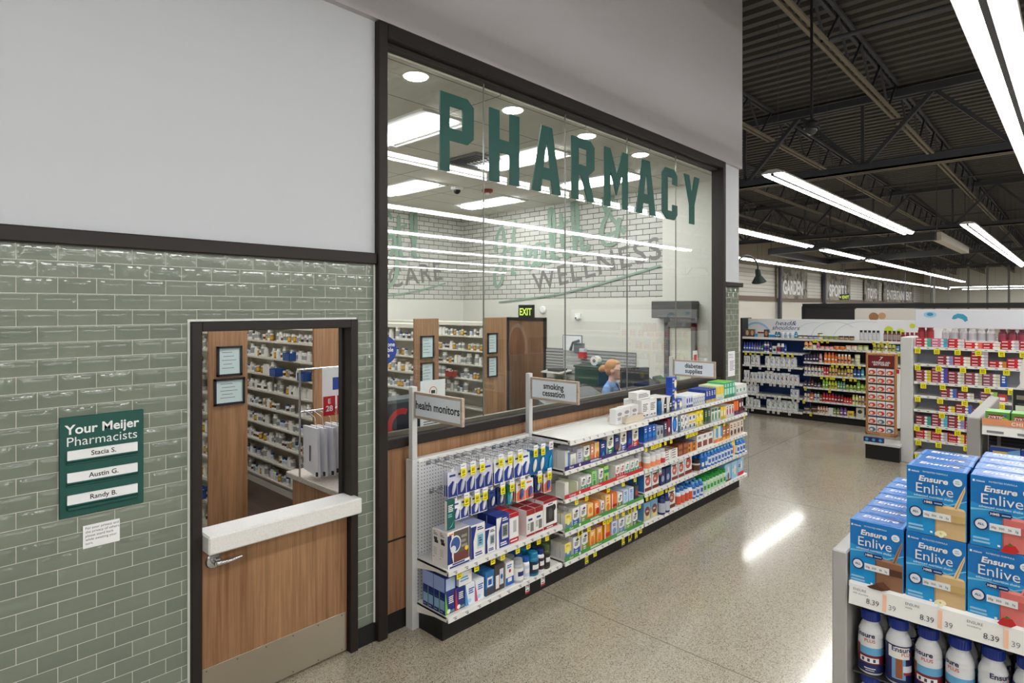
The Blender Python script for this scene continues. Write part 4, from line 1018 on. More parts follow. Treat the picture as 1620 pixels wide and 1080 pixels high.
# left over hanging cables
for k, (px_, z, X) in enumerate(((1313, 4.3, 26.0), (1432, 2.6, 40.0), (1472, 2.6, 44.0))):
    b = MB(); b.tube([(0, 0, 0), (0, 0, TOPZ - z)], 0.03, STEELGREY, 6)
    solo('hanging_rod', b, ('thin rod hanging in front of the SPORTS sign', 'thin rod hanging right of the ENTERTAINMENT sign', 'thin rod hanging deep in the store over the white header')[k], 'rod', (X, onX(px_, X), z))
for k, px_ in enumerate((1478, 1500, 1532, 1562, 1596)):
    X = 60.0; b = MB(); b.box(-0.07, -0.07, 0, 0.07, 0.07, 5.9, M((150, 150, 148), 0.5, name='pale_column'))
    solo('store_column', b, ('slim pale column deep in the store, leftmost', 'slim pale column second from the left deep in the store', 'slim pale column deep in the store over the white header', 'slim pale column deep in the store, second from the right', 'slim pale column deep in the store, rightmost')[k], 'column', (X, onX(px_, X), 0))
# ================================================================== PRODUCT KITS
# every product: front face at local y = 0 looking to -Y, base at z = 0
def carton(w, h, d, base, art=(), side=None, top=None, bev=0.0015, sart=()):
    b = MB(); m = M(base, 0.4, name='printed_card')
    b.bbox(-w / 2, 0, 0, w / 2, d, h, m, bev)
    if side is not None: sm = M(side, 0.4, name='printed_card'); b.box(-w / 2 - 0.0004, 0.002, 0.002, -w / 2, d - 0.002, h - 0.002, sm); b.box(w / 2, 0.002, 0.002, w / 2 + 0.0004, d - 0.002, h - 0.002, sm)
    if top is not None: b.box(-w / 2 + 0.002, 0.002, h, w / 2 - 0.002, d - 0.002, h + 0.0004, M(top, 0.4, name='printed_card'))
    for q, (u0, v0, u1, v1, c) in enumerate(sart):           # print on the left side
        x = -w / 2 - .0008 - q * .0003; b.poly([(x, d - u0 * d, v0 * h), (x, d - u1 * d, v0 * h), (x, d - u1 * d, v1 * h), (x, d - u0 * d, v1 * h)], M(c, .5, name='print'))
    y = 0.0
    for a in art:
        y -= 0.0005; k = a[0]
        if k == 'r': _, u0, v0, u1, v1, c = a; pts = [(-w / 2 + u0 * w, y, v0 * h), (-w / 2 + u1 * w, y, v0 * h), (-w / 2 + u1 * w, y, v1 * h), (-w / 2 + u0 * w, y, v1 * h)]
        elif k == 'p': _, uv, c = a; pts = [(-w / 2 + u * w, y, v * h) for u, v in uv]
        elif k == 'e':
            _, u, v, ru, rv, c = a[:6]; tilt = a[6] if len(a) > 6 else 0
            pts = []
            for q in range(20):
                an = 2 * PI * q / 20; ex, ez = ru * w * math.cos(an), rv * h * math.sin(an)
                pts.append((-w / 2 + u * w + ex * math.cos(tilt) - ez * math.sin(tilt), y, v * h + ex * math.sin(tilt) + ez * math.cos(tilt)))
        elif k == 't':
            _, s, u, v, sz, c = a[:6]; kw = a[6] if len(a) > 6 else {}
            b.text(s, (-w / 2 + u * w, y, v * h), (1, 0, 0), (0, 0, 1), sz * h, M(c, 0.5, name='print'), **kw); continue
        elif k == 'scr':                                     # printed lines too small to read
            _, u0, v0, u1, v1, n, c = a; m_ = M(c, 0.6, name='print'); rr = random.Random(int(u0 * 99 + v0 * 77 + n))
            for q in range(n):
                v = v0 + (v1 - v0) * (q + .5) / n; hh = (v1 - v0) * h / n * .28; e = u1 - (u1 - u0) * rr.random() * .35
                b.poly([(-w / 2 + u0 * w, y, v * h - hh), (-w / 2 + e * w, y, v * h - hh), (-w / 2 + e * w, y, v * h + hh), (-w / 2 + u0 * w, y, v * h + hh)], m_)
            continue
        b.poly(pts, M(c, 0.4, name='print'))
    return b.mesh('carton')
W_, K_, G_ = (236, 236, 234), (34, 34, 38), (120, 122, 126)
NV, BU, SKY, RD, OR, YE, GN, LG_, BR, PK, PU, TE, LB = (26, 44, 120), (24, 90, 176), (70, 160, 214), (186, 30, 38), (232, 130, 40), (238, 206, 60), (40, 140, 80), (120, 186, 90), (110, 66, 44), (224, 150, 170), (92, 70, 140), (20, 120, 130), (150, 200, 230)
def gum(base, low, mark=K_): return [('p', [(0.02, 0.02), (0.98, 0.02), (0.98, 0.42), (0.35, 0.34), (0.02, 0.45)], low), ('p', [(0.3, 0.78), (0.6, 0.9), (0.85, 0.80), (0.6, 0.74)], mark), ('scr', 0.15, 0.5, 0.85, 0.72, 3, mark), ('scr', 0.2, 0.1, 0.7, 0.3, 2, W_)]
def half(top, low, mark=W_): return [('r', 0.03, 0.5, 0.97, 0.97, top), ('r', 0.03, 0.03, 0.97, 0.5, low), ('scr', 0.12, 0.62, 0.88, 0.86, 2, mark), ('e', 0.5, 0.27, 0.25, 0.13, mark)]
def oval(c, c2=W_): return [('e', 0.5, 0.58, 0.36, 0.26, c, 0.5), ('e', 0.5, 0.58, 0.30, 0.20, tuple(min(255, v + 40) for v in c), 0.5), ('scr', 0.28, 0.5, 0.72, 0.64, 2, c2), ('r', 0.04, 0.04, 0.96, 0.22, tuple(int(v * .8) for v in c)), ('scr', 0.1, 0.8, 0.8, 0.92, 1, K_)]
def screen(c, lcd, side_c=NV): return [('p', [(0.0, 0.0), (0.22, 0.0), (0.18, 0.5), (0.4, 0.95), (0.0, 0.95)], side_c), ('r', 0.42, 0.25, 0.9, 0.72, (210, 214, 218)), ('r', 0.47, 0.33, 0.85, 0.66, lcd), ('scr', 0.3, 0.05, 0.92, 0.18, 2, c), ('scr', 0.45, 0.8, 0.9, 0.92, 2, c), ('scr', 0.55, 0.38, 0.78, 0.6, 3, (60, 80, 90))]

def bottle(r, h, body, cap, label=None, capr=0.8, caph=0.14, neck=0.82, shoulder=0.72, art=None, n=14, flat=1.0, lab=(0.12, 0.64), ribs=False):
    b = MB(); B = M(body, 0.3, name='bottle_plastic'); C = M(cap, 0.35, name='cap_plastic'); Lb = M(label, 0.45, name='bottle_label') if label else B
    b.lathe([(r * .88, 0), (r, h * .03), (r, h * lab[0])], B, n, sy=flat)
    b.lathe([(r * 1.012, h * lab[0]), (r * 1.012, h * lab[1])], Lb, n, sy=flat)
    b.lathe([(r, h * lab[1]), (r * .97, h * shoulder), (r * neck * .9, h * (1 - caph) - 0.001)], B, n, sy=flat)
    b.lathe([(r * capr, h * (1 - caph)), (r * capr, h * .985), (r * capr * .94, h)], C, n, sy=flat)
    if art:
        for kind, z0, z1, a, c in art:                        # bands of print round the front
            m_ = M(c, 0.45, name='print'); q = 8; rr = r * 1.02
            vs = []
            for i in range(q + 1):
                an = -PI / 2 + (i / q - .5) * a
                vs += [(rr * math.cos(an), rr * flat * math.sin(an), z0 * h), (rr * math.cos(an), rr * flat * math.sin(an), z1 * h)]
            b.add(vs, [(2 * i, 2 * i + 2, 2 * i + 3, 2 * i + 1) for i in range(q)], m_)
    return b.mesh('bottle')
def tubbox(w, h, d, c, lid):
    b = MB(); b.bbox(-w / 2, 0, 0, w / 2, d, h * .75, M(c, .4, name='tub_plastic'), .006); b.bbox(-w / 2 - .002, -.002, h * .75, w / 2 + .002, d + .002, h, M(lid, .4, name='lid_plastic'), .006); return b.mesh('tub')
def jar(r, h, c, lid, lab=None):
    b = MB(); b.lathe([(r * .95, 0), (r, h * .06), (r, h * .7), (r * .9, h * .74)], M(c, .35, name='jar_plastic'), 14)
    if lab: b.lathe([(r * 1.015, h * .14), (r * 1.015, h * .6)], M(lab, .45, name='jar_label'), 14)
    b.lathe([(r * 1.0, h * .74), (r * 1.0, h * .98), (r * .95, h)], M(lid, .35, name='lid_plastic'), 14); return b.mesh('jar')
def pouch(w, h, c, blister, lowc=None):
    """hanging pack: card, blister, printed arc"""
    b = MB(); m = M(c, .35, name='pack_card')
    b.bbox(-w / 2, -0.003, -h, w / 2, 0.0, -0.0, m, .001)
    pts = [(-w / 2 + .004, -.0036, -h * .96), (w / 2 - .004, -.0036, -h * .96), (w / 2 - .004, -.0036, -h * .5), (0, -.0036, -h * .36), (-w / 2 + .004, -.0036, -h * .55)]
    b.poly(pts, M(lowc or NV, .4, name='print'))
    b.T = Matrix.Translation((w * .06, -.003, -h * .62)) @ Matrix.Rotation(0.3, 4, 'Y')
    b.ball((0, -.008, 0), 1, M(blister, .15, name='blister_plastic'), 10, 8, (w * .16, .012, h * .27))
    b.T = Matrix.Identity(4)
    b.box(-w * .3, -.0042, -h * .2, w * .3, -.003, -h * .12, M(lowc or NV, .4, name='print'))
    b.box(-0.012, -.004, 0, 0.012, -.002, .022, M((220, 220, 224), .3, name='hang_tab'))
    return b.mesh('hanging_pack')
def tagmesh(w, h, c, low=None):
    b = MB(); b.box(-w / 2, -.0015, -h, w / 2, 0, 0, M(c, .55, name='tag_card'))
    b.text('2/5' if c[0] > 200 and c[2] < 90 else '79', (0, -.0022, -h * .55), (1, 0, 0), (0, 0, 1), h * .42, INK, bold=.02)
    b.box(-w * .3, -.0022, -h * .78, w * .3, -.0015, -h * .70, INK)
    if low: b.box(-w / 2, -.0022, -h, w / 2, -.0015, -h * .84, M(low, .5, name='print'))
    return b.mesh('price_tag')
TAGY = tagmesh(0.045, 0.058, (238, 226, 20)); TAGW = tagmesh(0.045, 0.05, (232, 232, 232)); TAGYS = tagmesh(0.07, 0.075, (238, 226, 20)); TAGYB = tagmesh(0.045, 0.085, (238, 226, 20), NV); TAGR = tagmesh(0.045, 0.09, (232, 232, 232), RD)
TAGWS = tagmesh(0.05, 0.065, (232, 232, 232))
def hooktag():
    b = MB(); b.box(-.025, -.0015, -.04, .025, 0, 0, PAPER); b.box(-.018, -.0022, -.02, .012, -.0015, -.016, GREYINK); b.box(-.024, -.0025, -.092, .024, -.001, -.036, YEL)
    b.text('$5', (0, -.0032, -.066), (1, 0, 0), (0, 0, 1), .026, INK, bold=.02); b.box(-.015, -.0032, -.082, .015, -.0025, -.078, INK)
    return b.mesh('price_tag')
TAGH = hooktag()
SHORT = [(' shelf of the diabetes supplies section', ' diabetes supplies shelf'), (' shelf of the health monitors section', ' health monitors shelf'), (' shelf of the toothpaste unit', ' toothpaste shelf'), ('on the edge of the ', 'on edge of '), (' shelf from below of the dark backed unit', ' lowest dark backed shelf'),
    (' shelf from below of the royal blue shampoo unit', ' lowest blue backed shelf'), (' shelf of the royal blue shampoo unit', ' blue backed shelf'), (' shelf of the dark backed unit', ' dark backed shelf'), ('on the shelf below the long top shelf dark backed', 'on the highest dark backed'), ('on the shelf below the long top shelf of the dark backed unit', 'on the highest dark backed shelf'),
    ('under the shelf below the long top shelf of the dark backed unit', 'under the highest dark backed shelf'), ('right end of the smoking cessation section', 'right end of smoking cessation section'), ('health monitors section', 'health monitors section')]
# --- a line of facings along a shelf. frame: origin, direction of the shelf (dx, dy), yaw, shelf z
class Shelf:
    def __init__(s, o, yaw, name):
        s.o = o; s.yaw = yaw; s.c, s.s = math.cos(yaw), math.sin(yaw); s.name = name
    def pt(s, u, v, z=0): return (s.o[0] + u * s.c - v * s.s, s.o[1] + u * s.s + v * s.c, s.o[2] + z)
    def put(s, mesh, u, v, z, desc, cat, name, group=None, twist=0.0):
        o = bpy.data.objects.new(name, mesh); COL.objects.link(o)
        o.location = s.pt(u, v, z); o.rotation_euler = (0, 0, s.yaw + twist)
        lab = f'{desc} {s.name}'
        for a_, b_ in SHORT: lab = lab.replace(a_, b_)
        o['label'] = lab; o['category'] = cat; o['group'] = group or lab
        return o
    def facing(s, mesh, u, w, desc, cat, name, n=1, deep=2, d=0.06, high=1, h=0.1, v0=0.02, jit=0.002, gap=0.004):
        """n side by side, deep rows behind, high stacked; returns the next free u"""
        for i in range(n):
            for k in range(deep):
                for q in range(high):
                    s.put(mesh, u + w / 2 + i * (w + gap), v0 + k * (d + .003) + random.uniform(0, jit) * 2, q * (h + 0.0008), desc, cat, name, twist=random.uniform(-.01, .01))
        return u + n * (w + gap)
    def tags(s, us, mesh=None, z=-0.02, desc='yellow sale tag on the edge', v=-0.006):
        for u in us: s.put(mesh or TAGY, u, v, z, desc, 'price tag', 'price_tag')

# ================================================================== THE LONG LOW GONDOLA
GB = 3.40                       # back panel face
GF = 3.05                       # shelf fronts
U0 = 2.595; SEC = 1.2275
gx = [U0 + SEC * k for k in range(5)]
g = thing('gondola_shelving', 'long low white gondola of four sections standing against the oak panel', 'shelving', (U0, GB, 0))
GT = 1.19
def gobj(name, b, parent=None): return obj(name, b, parent or g)
for k, x in enumerate(gx):
    b = MB(); x -= U0
    b.bbox(x - 0.03, 0.0 if k else -0.012, 0, x + 0.03, 0.065, GT, POST, 0.003)
    if k < 4: 
        for q in range(44): b.box(x + 0.016, -0.0125 if k == 0 else -.001, 0.17 + q * 0.023, x + 0.021, (-0.012 if k == 0 else 0), 0.185 + q * 0.023, BLK)
    gobj('upright', b)
for k in range(4):
    b = MB(); x0, x1 = gx[k] - U0 + 0.03, gx[k + 1] - U0 - 0.03
    b.box(x0, 0.004, 0.16, x1, 0.03, GT - 0.02, PEGW); b.bbox(x0, -0.004, GT - 0.03, x1, 0.05, GT, WHITE, .002); gobj('back_panel', b)
b = MB(); L4 = gx[4] - U0
b.prism([(0.03, 0, 0.0), (0.03, -0.265, 0.0), (0.03, -0.265, 0.13), (0.03, -0.33, 0.15), (0.03, -0.33, 0.165), (0.03, -0.0, 0.175)], (L4 - 0.05, 0, 0), BLACK); gobj('kick_plate', b)
def shelf(k0, k1, z, depth=GB - GF, stripe=None, words=(), rail=0.034):
    x0, x1 = gx[k0] - U0 + 0.012, gx[k1] - U0 - 0.012
    b = MB(); b.bbox(x0, -depth, z - 0.018, x1, 0.0, z, SHELFW, 0.002)
    for x in (x0, x1 - 0.004): b.prism([(x, 0, z - 0.0), (x, 0, z - 0.075), (x, -depth * .6, z - 0.04), (x, -depth + .01, z - 0.035), (x, -depth + .01, z)], (0.004, 0, 0), SHELFW)
    s = gobj('shelf', b)
    b = MB(); b.prism([(x0, -depth - 0.002, z + 0.002), (x0, -depth - 0.012, z - 0.002), (x0, -depth - 0.016, z - rail), (x0, -depth - 0.004, z - rail)], (x1 - x0, 0, 0), WHITE)
    rr = random.Random(int(z * 100) + k0); x = x0 + .04
    while x < x1 - .05:
        b.prism([(x, -depth - 0.0148, z - .010), (x + .03, -depth - 0.0148, z - .010), (x + .03, -depth - 0.0165, z - .014), (x, -depth - 0.0165, z - .014)], (0, -.0004, -.0), GREYINK)
        b.prism([(x + .012, -depth - 0.0165, z - .019), (x + .03, -depth - 0.0165, z - .019), (x + .03, -depth - 0.0178, z - .026), (x + .012, -depth - 0.0178, z - .026)], (0, -.0004, 0), GREYINK)
        x += .075 + rr.random() * .05
    obj('price_rail', b, s)
    if stripe:
        b = MB(); b.box(x0, -depth - 0.010, z, x1, -depth - 0.007, z + 0.032, M(stripe, .45, name='category_strip'))
        for u, t in words: b.text(t, (x0 + u, -depth - 0.0108, z + 0.008), U, V, 0.026, PAPER, 'L', bold=.012)
        for u in (0.35, 0.75): b.box(x0 + u, -depth - 0.0104, z + 0.010, x0 + u + .16, -depth - 0.010, z + 0.015, PAPER); b.box(x0 + u, -depth - 0.0104, z + 0.019, x0 + u + .12, -depth - 0.010, z + 0.024, PAPER)
        b.T = Matrix.Translation((x0 + 0.2, -depth - 0.0104, z + 0.016)) @ Matrix.Rotation(PI / 2, 4, 'X'); b.lathe([(0.012, 0), (0.012, 0.0004)], PAPER, 14)
        obj('category_strip', b, s)
    return s
Z1 = {1: 0.49}
shelf(0, 1, 0.19, 0.335); shelf(0, 1, 0.50, 0.34)
for z, c, w in ((0.19, (72, 150, 66), [(0.06, 'Gum')]), (0.43, (72, 150, 66), [(0.06, 'Gum')]), (0.70, (196, 44, 44), [(0.06, 'Lozenge')]), (0.93, (62, 48, 110), [(0.06, 'Patch')])): shelf(1, 2, z, stripe=c, words=w)
shelf(1, 2, 1.185, 0.40, rail=.04)
for z in (0.19, 0.47, 0.70, 0.95): shelf(2, 4, z)
s = shelf(2, 4, 1.185)
FENCE = glass_mat('clear_fence_plastic', (0.86, 0.9, 0.92))
for z in (0.95, 1.185):
    b = MB(); y_ = -GB + GF - .006; b.poly([(gx[2] - U0 + .02, y_, z), (gx[4] - U0 - .02, y_, z), (gx[4] - U0 - .02, y_, z + .04), (gx[2] - U0 + .02, y_, z + .04)], FENCE); gobj('shelf_fence', b)
# wire end rack
b = MB(); x = L4 + 0.035
for k in range(36): b.tube([(x, -0.36, 0.14 + k * 0.025), (x, -0.22, 0.14 + k * 0.025)], 0.002, CHROME, 4, False)
for y in (-0.36, -0.29, -0.22): b.tube([(x, y, 0.12), (x, y, 1.05)], 0.003, CHROME, 4)
gobj('wire_end_grid', b)

# flag signs on posts
SIGNW = wood_mat('driftwood_frame', (150, 128, 112), (196, 180, 166), along='Y')
for x, ztop, l1, l2, lab in ((gx[0], 1.70, 'health monitors', None, 'white flag sign reading health monitors on a post at the left end of the gondola'), (gx[1], 1.70, 'smoking', 'cessation', 'white flag sign reading smoking cessation on the second post'), (gx[3], 1.70, 'diabetes', 'supplies', 'white flag sign reading diabetes supplies on the third post')):
    t = thing('flag_sign', lab, 'sign', (x, GB + 0.02, GT))
    b = MB(); b.bbox(-0.022, -0.022, -0.0, 0.022, 0.022, ztop - GT, POST, .003); obj('post', b, t)
    b = MB(); y0, y1, z0, z1 = -0.03, -0.53, ztop - GT - 0.215, ztop - GT - 0.03
    b.bbox(-0.012, y1, z0, 0.012, y0, z1, SIGNW, .002); obj('frame', b, t)
    b = MB(); b.box(-0.014, y1 + .018, z0 + .02, -0.012, y0 - .018, z1 - .02, M((224, 232, 240), .35, name='sign_face')); 
    m = (y0 + y1) / 2; zc = (z0 + z1) / 2
    if l2: b.text(l1, (-0.0146, m, zc + .008), (0, -1, 0), V, 0.070, INK, bold=.022, xs=.92); b.text(l2, (-0.0146, m, zc - .05), (0, -1, 0), V, 0.070, INK, bold=.022, xs=.92)
    else: b.text(l1, (-0.0146, m, zc - .022), (0, -1, 0), V, 0.078, INK, bold=.022, xs=.92)
    obj('sign_face', b, t)

# ---- section 1: peg hooks with hanging packs
hm = MB(); hm.box(-0.02, -0.004, -0.02, 0.02, 0, 0.012, CHROME)
for s_ in (-0.012, 0.012): hm.tube([(s_, -0.004, 0.0), (s_, -0.05, 0.008)], 0.0025, CHROME, 5)
hm.tube([(0, -0.004, 0), (0, -0.26, 0.0), (0, -0.275, 0.01)], 0.0032, CHROME, 6); hm.tube([(0, -0.004, 0.022), (0, -0.285, 0.022)], 0.0025, CHROME, 6)
HOOK = hm.mesh('peg_hook')
packs = {'a': (pouch(0.088, 0.178, (206, 206, 222), (196, 200, 214), (34, 52, 132)), 'pale packs with navy arc', 'thermometer pack'), 'b': (pouch(0.092, 0.18, W_, (230, 232, 240), (30, 60, 150)), 'white and royal blue packs', 'thermometer pack'),
         'c': (pouch(0.11, 0.19, (20, 110, 164), W_, (16, 84, 140)), 'sea blue pack with white device', 'device pack'), 'd': (pouch(0.08, 0.135, W_, (226, 228, 236), (44, 60, 140)), 'short white packs with blue foot', 'small pack'),
         'e': (pouch(0.07, 0.13, (40, 64, 128), (200, 206, 214), (20, 34, 90)), 'short navy packs', 'small pack'), 'f': (pouch(0.05, 0.15, (30, 130, 84), (160, 220, 200), (70, 140, 190)), 'slim green packs', 'small pack'),
         'g': (pouch(0.10, 0.19, (18, 116, 170), (40, 150, 200), (18, 116, 170)), 'wide plain teal blue pack', 'device pack'), 'h': (pouch(0.095, 0.155, W_, (60, 90, 170), (220, 110, 70)), 'white packs with blue blister and orange edge', 'small pack')}
sh1 = Shelf((gx[0] + 0.03, GB, 0), 0, '')
def hookrow(z, us, kinds, deep, rowname):
    for i, (u, k) in enumerate(zip(us, kinds)):
        h = obj('peg_hook', HOOK); h.location = (gx[0] + 0.03 + u, GB, z)
        tag(h, f'chrome peg hook on the white pegboard, {rowname} row', 'hook', f'peg hooks, {rowname} row')
        me, desc, nm = packs[k]
        for q in range(deep[i]):
            o = obj('hanging_pack', me); o.location = (gx[0] + 0.03 + u, GB - 0.26 + q * 0.022, z - 0.02); o.rotation_euler = (-0.03, 0, random.uniform(-.05, .05))
            tag(o, f'{desc} hanging in the {rowname} row of hooks' + ('' if k in 'cg' else ''), 'hanging pack', f'{desc}, {rowname} hook row')
        if i % 4 != 0:
            o = obj('price_tag', TAGH if k not in 'g' else TAGWS); o.location = (gx[0] + 0.03 + u, GB - 0.288, z + 0.026)
            tag(o, ('yellow' if k not in 'g' else 'white') + f' price tag at the tip of a hook, {rowname} row', 'price tag', f'hook tags {"white" if k == "g" else "yellow"}, {rowname} row')
hookrow(1.15, [0.09, 0.17, 0.26, 0.35, 0.43, 0.54, 0.64, 0.75, 0.84, 0.93, 1.02, 1.12], 'aaaaabbbbccg', [3, 4, 4, 4, 4, 4, 5, 4, 5, 5, 6, 6], 'upper')
hookrow(0.94, [0.12, 0.20, 0.30, 0.38, 0.47, 0.56, 0.66, 0.78, 0.88, 0.98, 1.10], 'ddddeefhheh', [3, 3, 4, 4, 3, 2, 2, 4, 4, 4, 4], 'lower')
# ---- section 1 shelf at .50
S = Shelf((gx[0] + 0.01, GF + 0.01, 0.50), 0, 'on the upper shelf of the health monitors section')
bigbox = carton(0.20, 0.245, 0.16, W_, [('p', [(0, 0), (0.3, 0), (0.2, 0.3), (0.18, 0.9), (0, 0.9)], NV), ('r', 0.28, 0.1, 0.97, 0.97, (96, 88, 80)), ('r', 0.28, 0.1, 0.97, 0.36, (112, 60, 54)), ('e', 0.35, 0.62, 0.25, 0.24, W_), ('e', 0.35, 0.62, 0.21, 0.2, (60, 90, 150)), ('e', 0.25, 0.5, 0.12, 0.1, (230, 230, 240)), ('e', 0.85, 0.42, 0.08, 0.07, YE), ('r', 0.0, 0.0, 1, 0.12, W_), ('r', 0.08, 0.0, 0.98, 0.045, NV), ('scr', 0.2, 0.05, 0.95, 0.12, 1, NV), ('scr', 0.6, 0.45, 0.9, 0.85, 3, (150, 150, 140)), ('scr', 0.05, 0.90, 0.28, 0.96, 1, OR)], top=(190, 190, 200), sart=[(0.12, 0.7, 0.33999999999999997, 0.78, (60, 60, 60)), (0.16, 0.62, 0.4, 0.7, (40, 40, 40)), (0.09999999999999999, 0.84, 0.37, 0.86, (110, 110, 110)), (0.09999999999999999, 0.88, 0.3, 0.9, (110, 110, 110)), (0.09999999999999999, 0.3, 0.32, 0.312, (160, 160, 165)), (0.09999999999999999, 0.345, 0.32, 0.357, (160, 160, 165)), (0.09999999999999999, 0.39, 0.32, 0.402, (160, 160, 165)), (0.09999999999999999, 0.435, 0.32, 0.447, (160, 160, 165)), (0.09999999999999999, 0.48, 0.32, 0.492, (160, 160, 165)), (0.09999999999999999, 0.93, 0.24, 0.95, (220, 100, 60)), (0.07999999999999999, 0.22, 0.18, 0.24, (200, 120, 100)), (0.58, 0.7, 0.7999999999999999, 0.78, (60, 60, 60)), (0.62, 0.62, 0.86, 0.7, (40, 40, 40)), (0.5599999999999999, 0.84, 0.83, 0.86, (110, 110, 110)), (0.5599999999999999, 0.88, 0.76, 0.9, (110, 110, 110)), (0.5599999999999999, 0.3, 0.78, 0.312, (160, 160, 165)), (0.5599999999999999, 0.345, 0.78, 0.357, (160, 160, 165)), (0.5599999999999999, 0.39, 0.78, 0.402, (160, 160, 165)), (0.5599999999999999, 0.435, 0.78, 0.447, (160, 160, 165)), (0.5599999999999999, 0.48, 0.78, 0.492, (160, 160, 165)), (0.5599999999999999, 0.93, 0.7, 0.95, (220, 100, 60)), (0.5399999999999999, 0.22, 0.6399999999999999, 0.24, (200, 120, 100))])
u = S.facing(bigbox, 0.02, 0.20, 'large white monitor box with a photo, leftmost', 'box', 'monitor_box', 1, 1)
mid1 = carton(0.135, 0.235, 0.10, W_, screen(NV, (110, 180, 210)), side=NV, top=(150, 160, 200)); sml = carton(0.105, 0.175, 0.09, W_, screen(NV, (120, 140, 140)), side=NV, top=(60, 80, 160)); mid2 = carton(0.135, 0.235, 0.10, (34, 56, 140), screen(W_, (110, 116, 110), W_), side=NV); rwb = carton(0.10, 0.22, 0.10, W_, [('r', 0, 0, 1, 0.16, RD), ('r', 0, .86, 1, 1, RD), ('r', .4, .35, .75, .75, (180, 184, 188)), ('scr', .1, .04, .9, .12, 1, W_)], side=RD, top=RD)
u = S.facing(mid1, u + .01, 0.135, 'white and navy box with a light blue screen', 'box', 'monitor_box', 1, 2, .10)
u = S.facing(sml, u, 0.105, 'short white and navy box with a little grey screen', 'box', 'monitor_box', 1, 1, .09)
u = S.facing(mid2, u, 0.135, 'tall blue box with a grey screen and white swoosh', 'box', 'monitor_box', 1, 2, .10)
u = S.facing(rwb, u, 0.10, 'white box with red top and foot', 'box', 'monitor_box', 1, 2, .10)
cub = carton(0.095, 0.20, 0.09, W_, [('r', 0, .80, 1, 1, (150, 24, 36)), ('r', 0, 0, 1, .08, (150, 24, 36)), ('r', .2, .58, .7, .66, NV), ('r', .45, .15, .85, .5, (120, 124, 118)), ('scr', .1, .25, .38, .5, 4, G_)], top=(150, 24, 36)); heat = carton(0.17, 0.225, 0.09, W_, [('r', 0, .9, 1, 1, (150, 24, 36)), ('r', 0, 0, 1, .10, (150, 24, 36)), ('r', .18, .2, .78, .78, (44, 42, 44)), ('e', .75, .68, .14, .12, (30, 30, 32)), ('e', .5, .5, .16, .2, (80, 78, 74)), ('scr', .2, .02, .9, .08, 1, W_), ('scr', .3, .82, .8, .88, 1, NV)], top=(150, 24, 36))
u = S.facing(cub, u + .085, 0.095, 'white wrist cuff boxes with dark red tops', 'box', 'monitor_box', 2, 2, .09)
u = S.facing(heat, u, 0.17, 'dark red and white box with a black device', 'box', 'monitor_box', 1, 2, .09)
b_ = carton(0.07, 0.20, 0.025, (18, 92, 90), [('scr', .15, .6, .85, .85, 4, W_), ('p', [(.2, .05), (.6, .1), (.9, .3), (.55, .14)], (120, 190, 180)), ('scr', .1, .42, .7, .55, 2, (120, 190, 180))], side=W_)
S.put(b_, 0.075, 0.05, 0.247, 'thin teal box on top of the large monitor box', 'box', 'device_box')
S.name = 'on the edge of the upper shelf, health monitors section'
S.tags([0.10, 0.26, 0.42, 0.52, 0.68, 0.80, 0.92, 1.02])
S = Shelf((gx[0] + 0.01, GF + 0.02, 0.19), 0, 'on the bottom shelf of the health monitors section')
bp = lambda c: carton(0.085, 0.15, 0.12, NV, [('p', [(0, 0), (.35, 0), (.15, .55), (.05, .95), (0, 1)], c), ('e', .35, .14, .18, .1, W_), ('scr', .35, .45, .9, .8, 4, W_), ('r', .55, .05, .95, .16, (90, 150, 140))], side=NV, sart=[(.04, .2, .44, .62, (140, 176, 220)), (.54, .2, .94, .62, (140, 176, 220)), (.46, .02, .52, .98, c), (.08, .7, .4, .72, (90, 110, 180)), (.58, .7, .9, .72, (90, 110, 180)), (.08, .1, .3, .12, W_), (.58, .1, .8, .12, W_)])
u = S.facing(bp((120, 190, 60)), 0.01, 0.085, 'navy test box with green corner', 'box', 'test_kit_box', 1, 2, .12)
u = S.facing(bp((214, 50, 60)), u, 0.085, 'navy test box with red corner', 'box', 'test_kit_box', 1, 2, .12)
bw = lambda c: carton(0.085, 0.145, 0.10, (232, 238, 244), [('p', [(0, 0), (.3, 0), (.1, .6), (0, .9)], c), ('e', .4, .2, .2, .1, (170, 210, 240)), ('scr', .3, .5, .9, .8, 3, BU)], side=SKY)
u = S.facing(bw((60, 150, 220)), u + .005, 0.085, 'white test box with sky blue corner', 'box', 'test_kit_box', 1, 2, .10)
u = S.facing(bw((220, 70, 120)), u, 0.085, 'white test box with pink curve', 'box', 'test_kit_box', 1, 2, .10)
S.facing(carton(0.10, 0.10, 0.12, NV, [('r', .1, .1, .9, .9, (180, 200, 230))], side=(150, 170, 220)), 0.005, 0.10, 'navy box lying on top of the green cornered ones', 'box', 'test_kit_box', 1, 2, .12, v0=.02) 
for o in list(COL.objects)[-2:]: o.location.z += 0.151
S.facing(carton(0.12, 0.09, 0.12, W_, [('scr', .1, .3, .9, .7, 2, SKY)], top=(230, 230, 235)), 0.13, 0.12, 'plain white box lying across the test boxes', 'box', 'test_kit_box', 1, 1)
COL.objects[-1].location.z += 0.152
u = S.facing(carton(0.09, 0.17, 0.05, (40, 110, 170), [('r', .2, .35, .8, .75, W_), ('r', .3, .42, .7, .66, BU), ('r', 0, 0, 1, .3, (60, 60, 70))]), u + .01, 0.09, 'blue upright pack with a white square device', 'box', 'device_box', 1, 3, .05)
u = S.facing(carton(0.10, 0.19, 0.05, (70, 62, 64), [('r', .1, .1, .45, .6, W_), ('r', .5, .2, .9, .8, (210, 214, 224)), ('e', .7, .5, .12, .1, BU)]), u, 0.10, 'grey pack with white wrist device picture', 'box', 'device_box', 1, 3, .05)
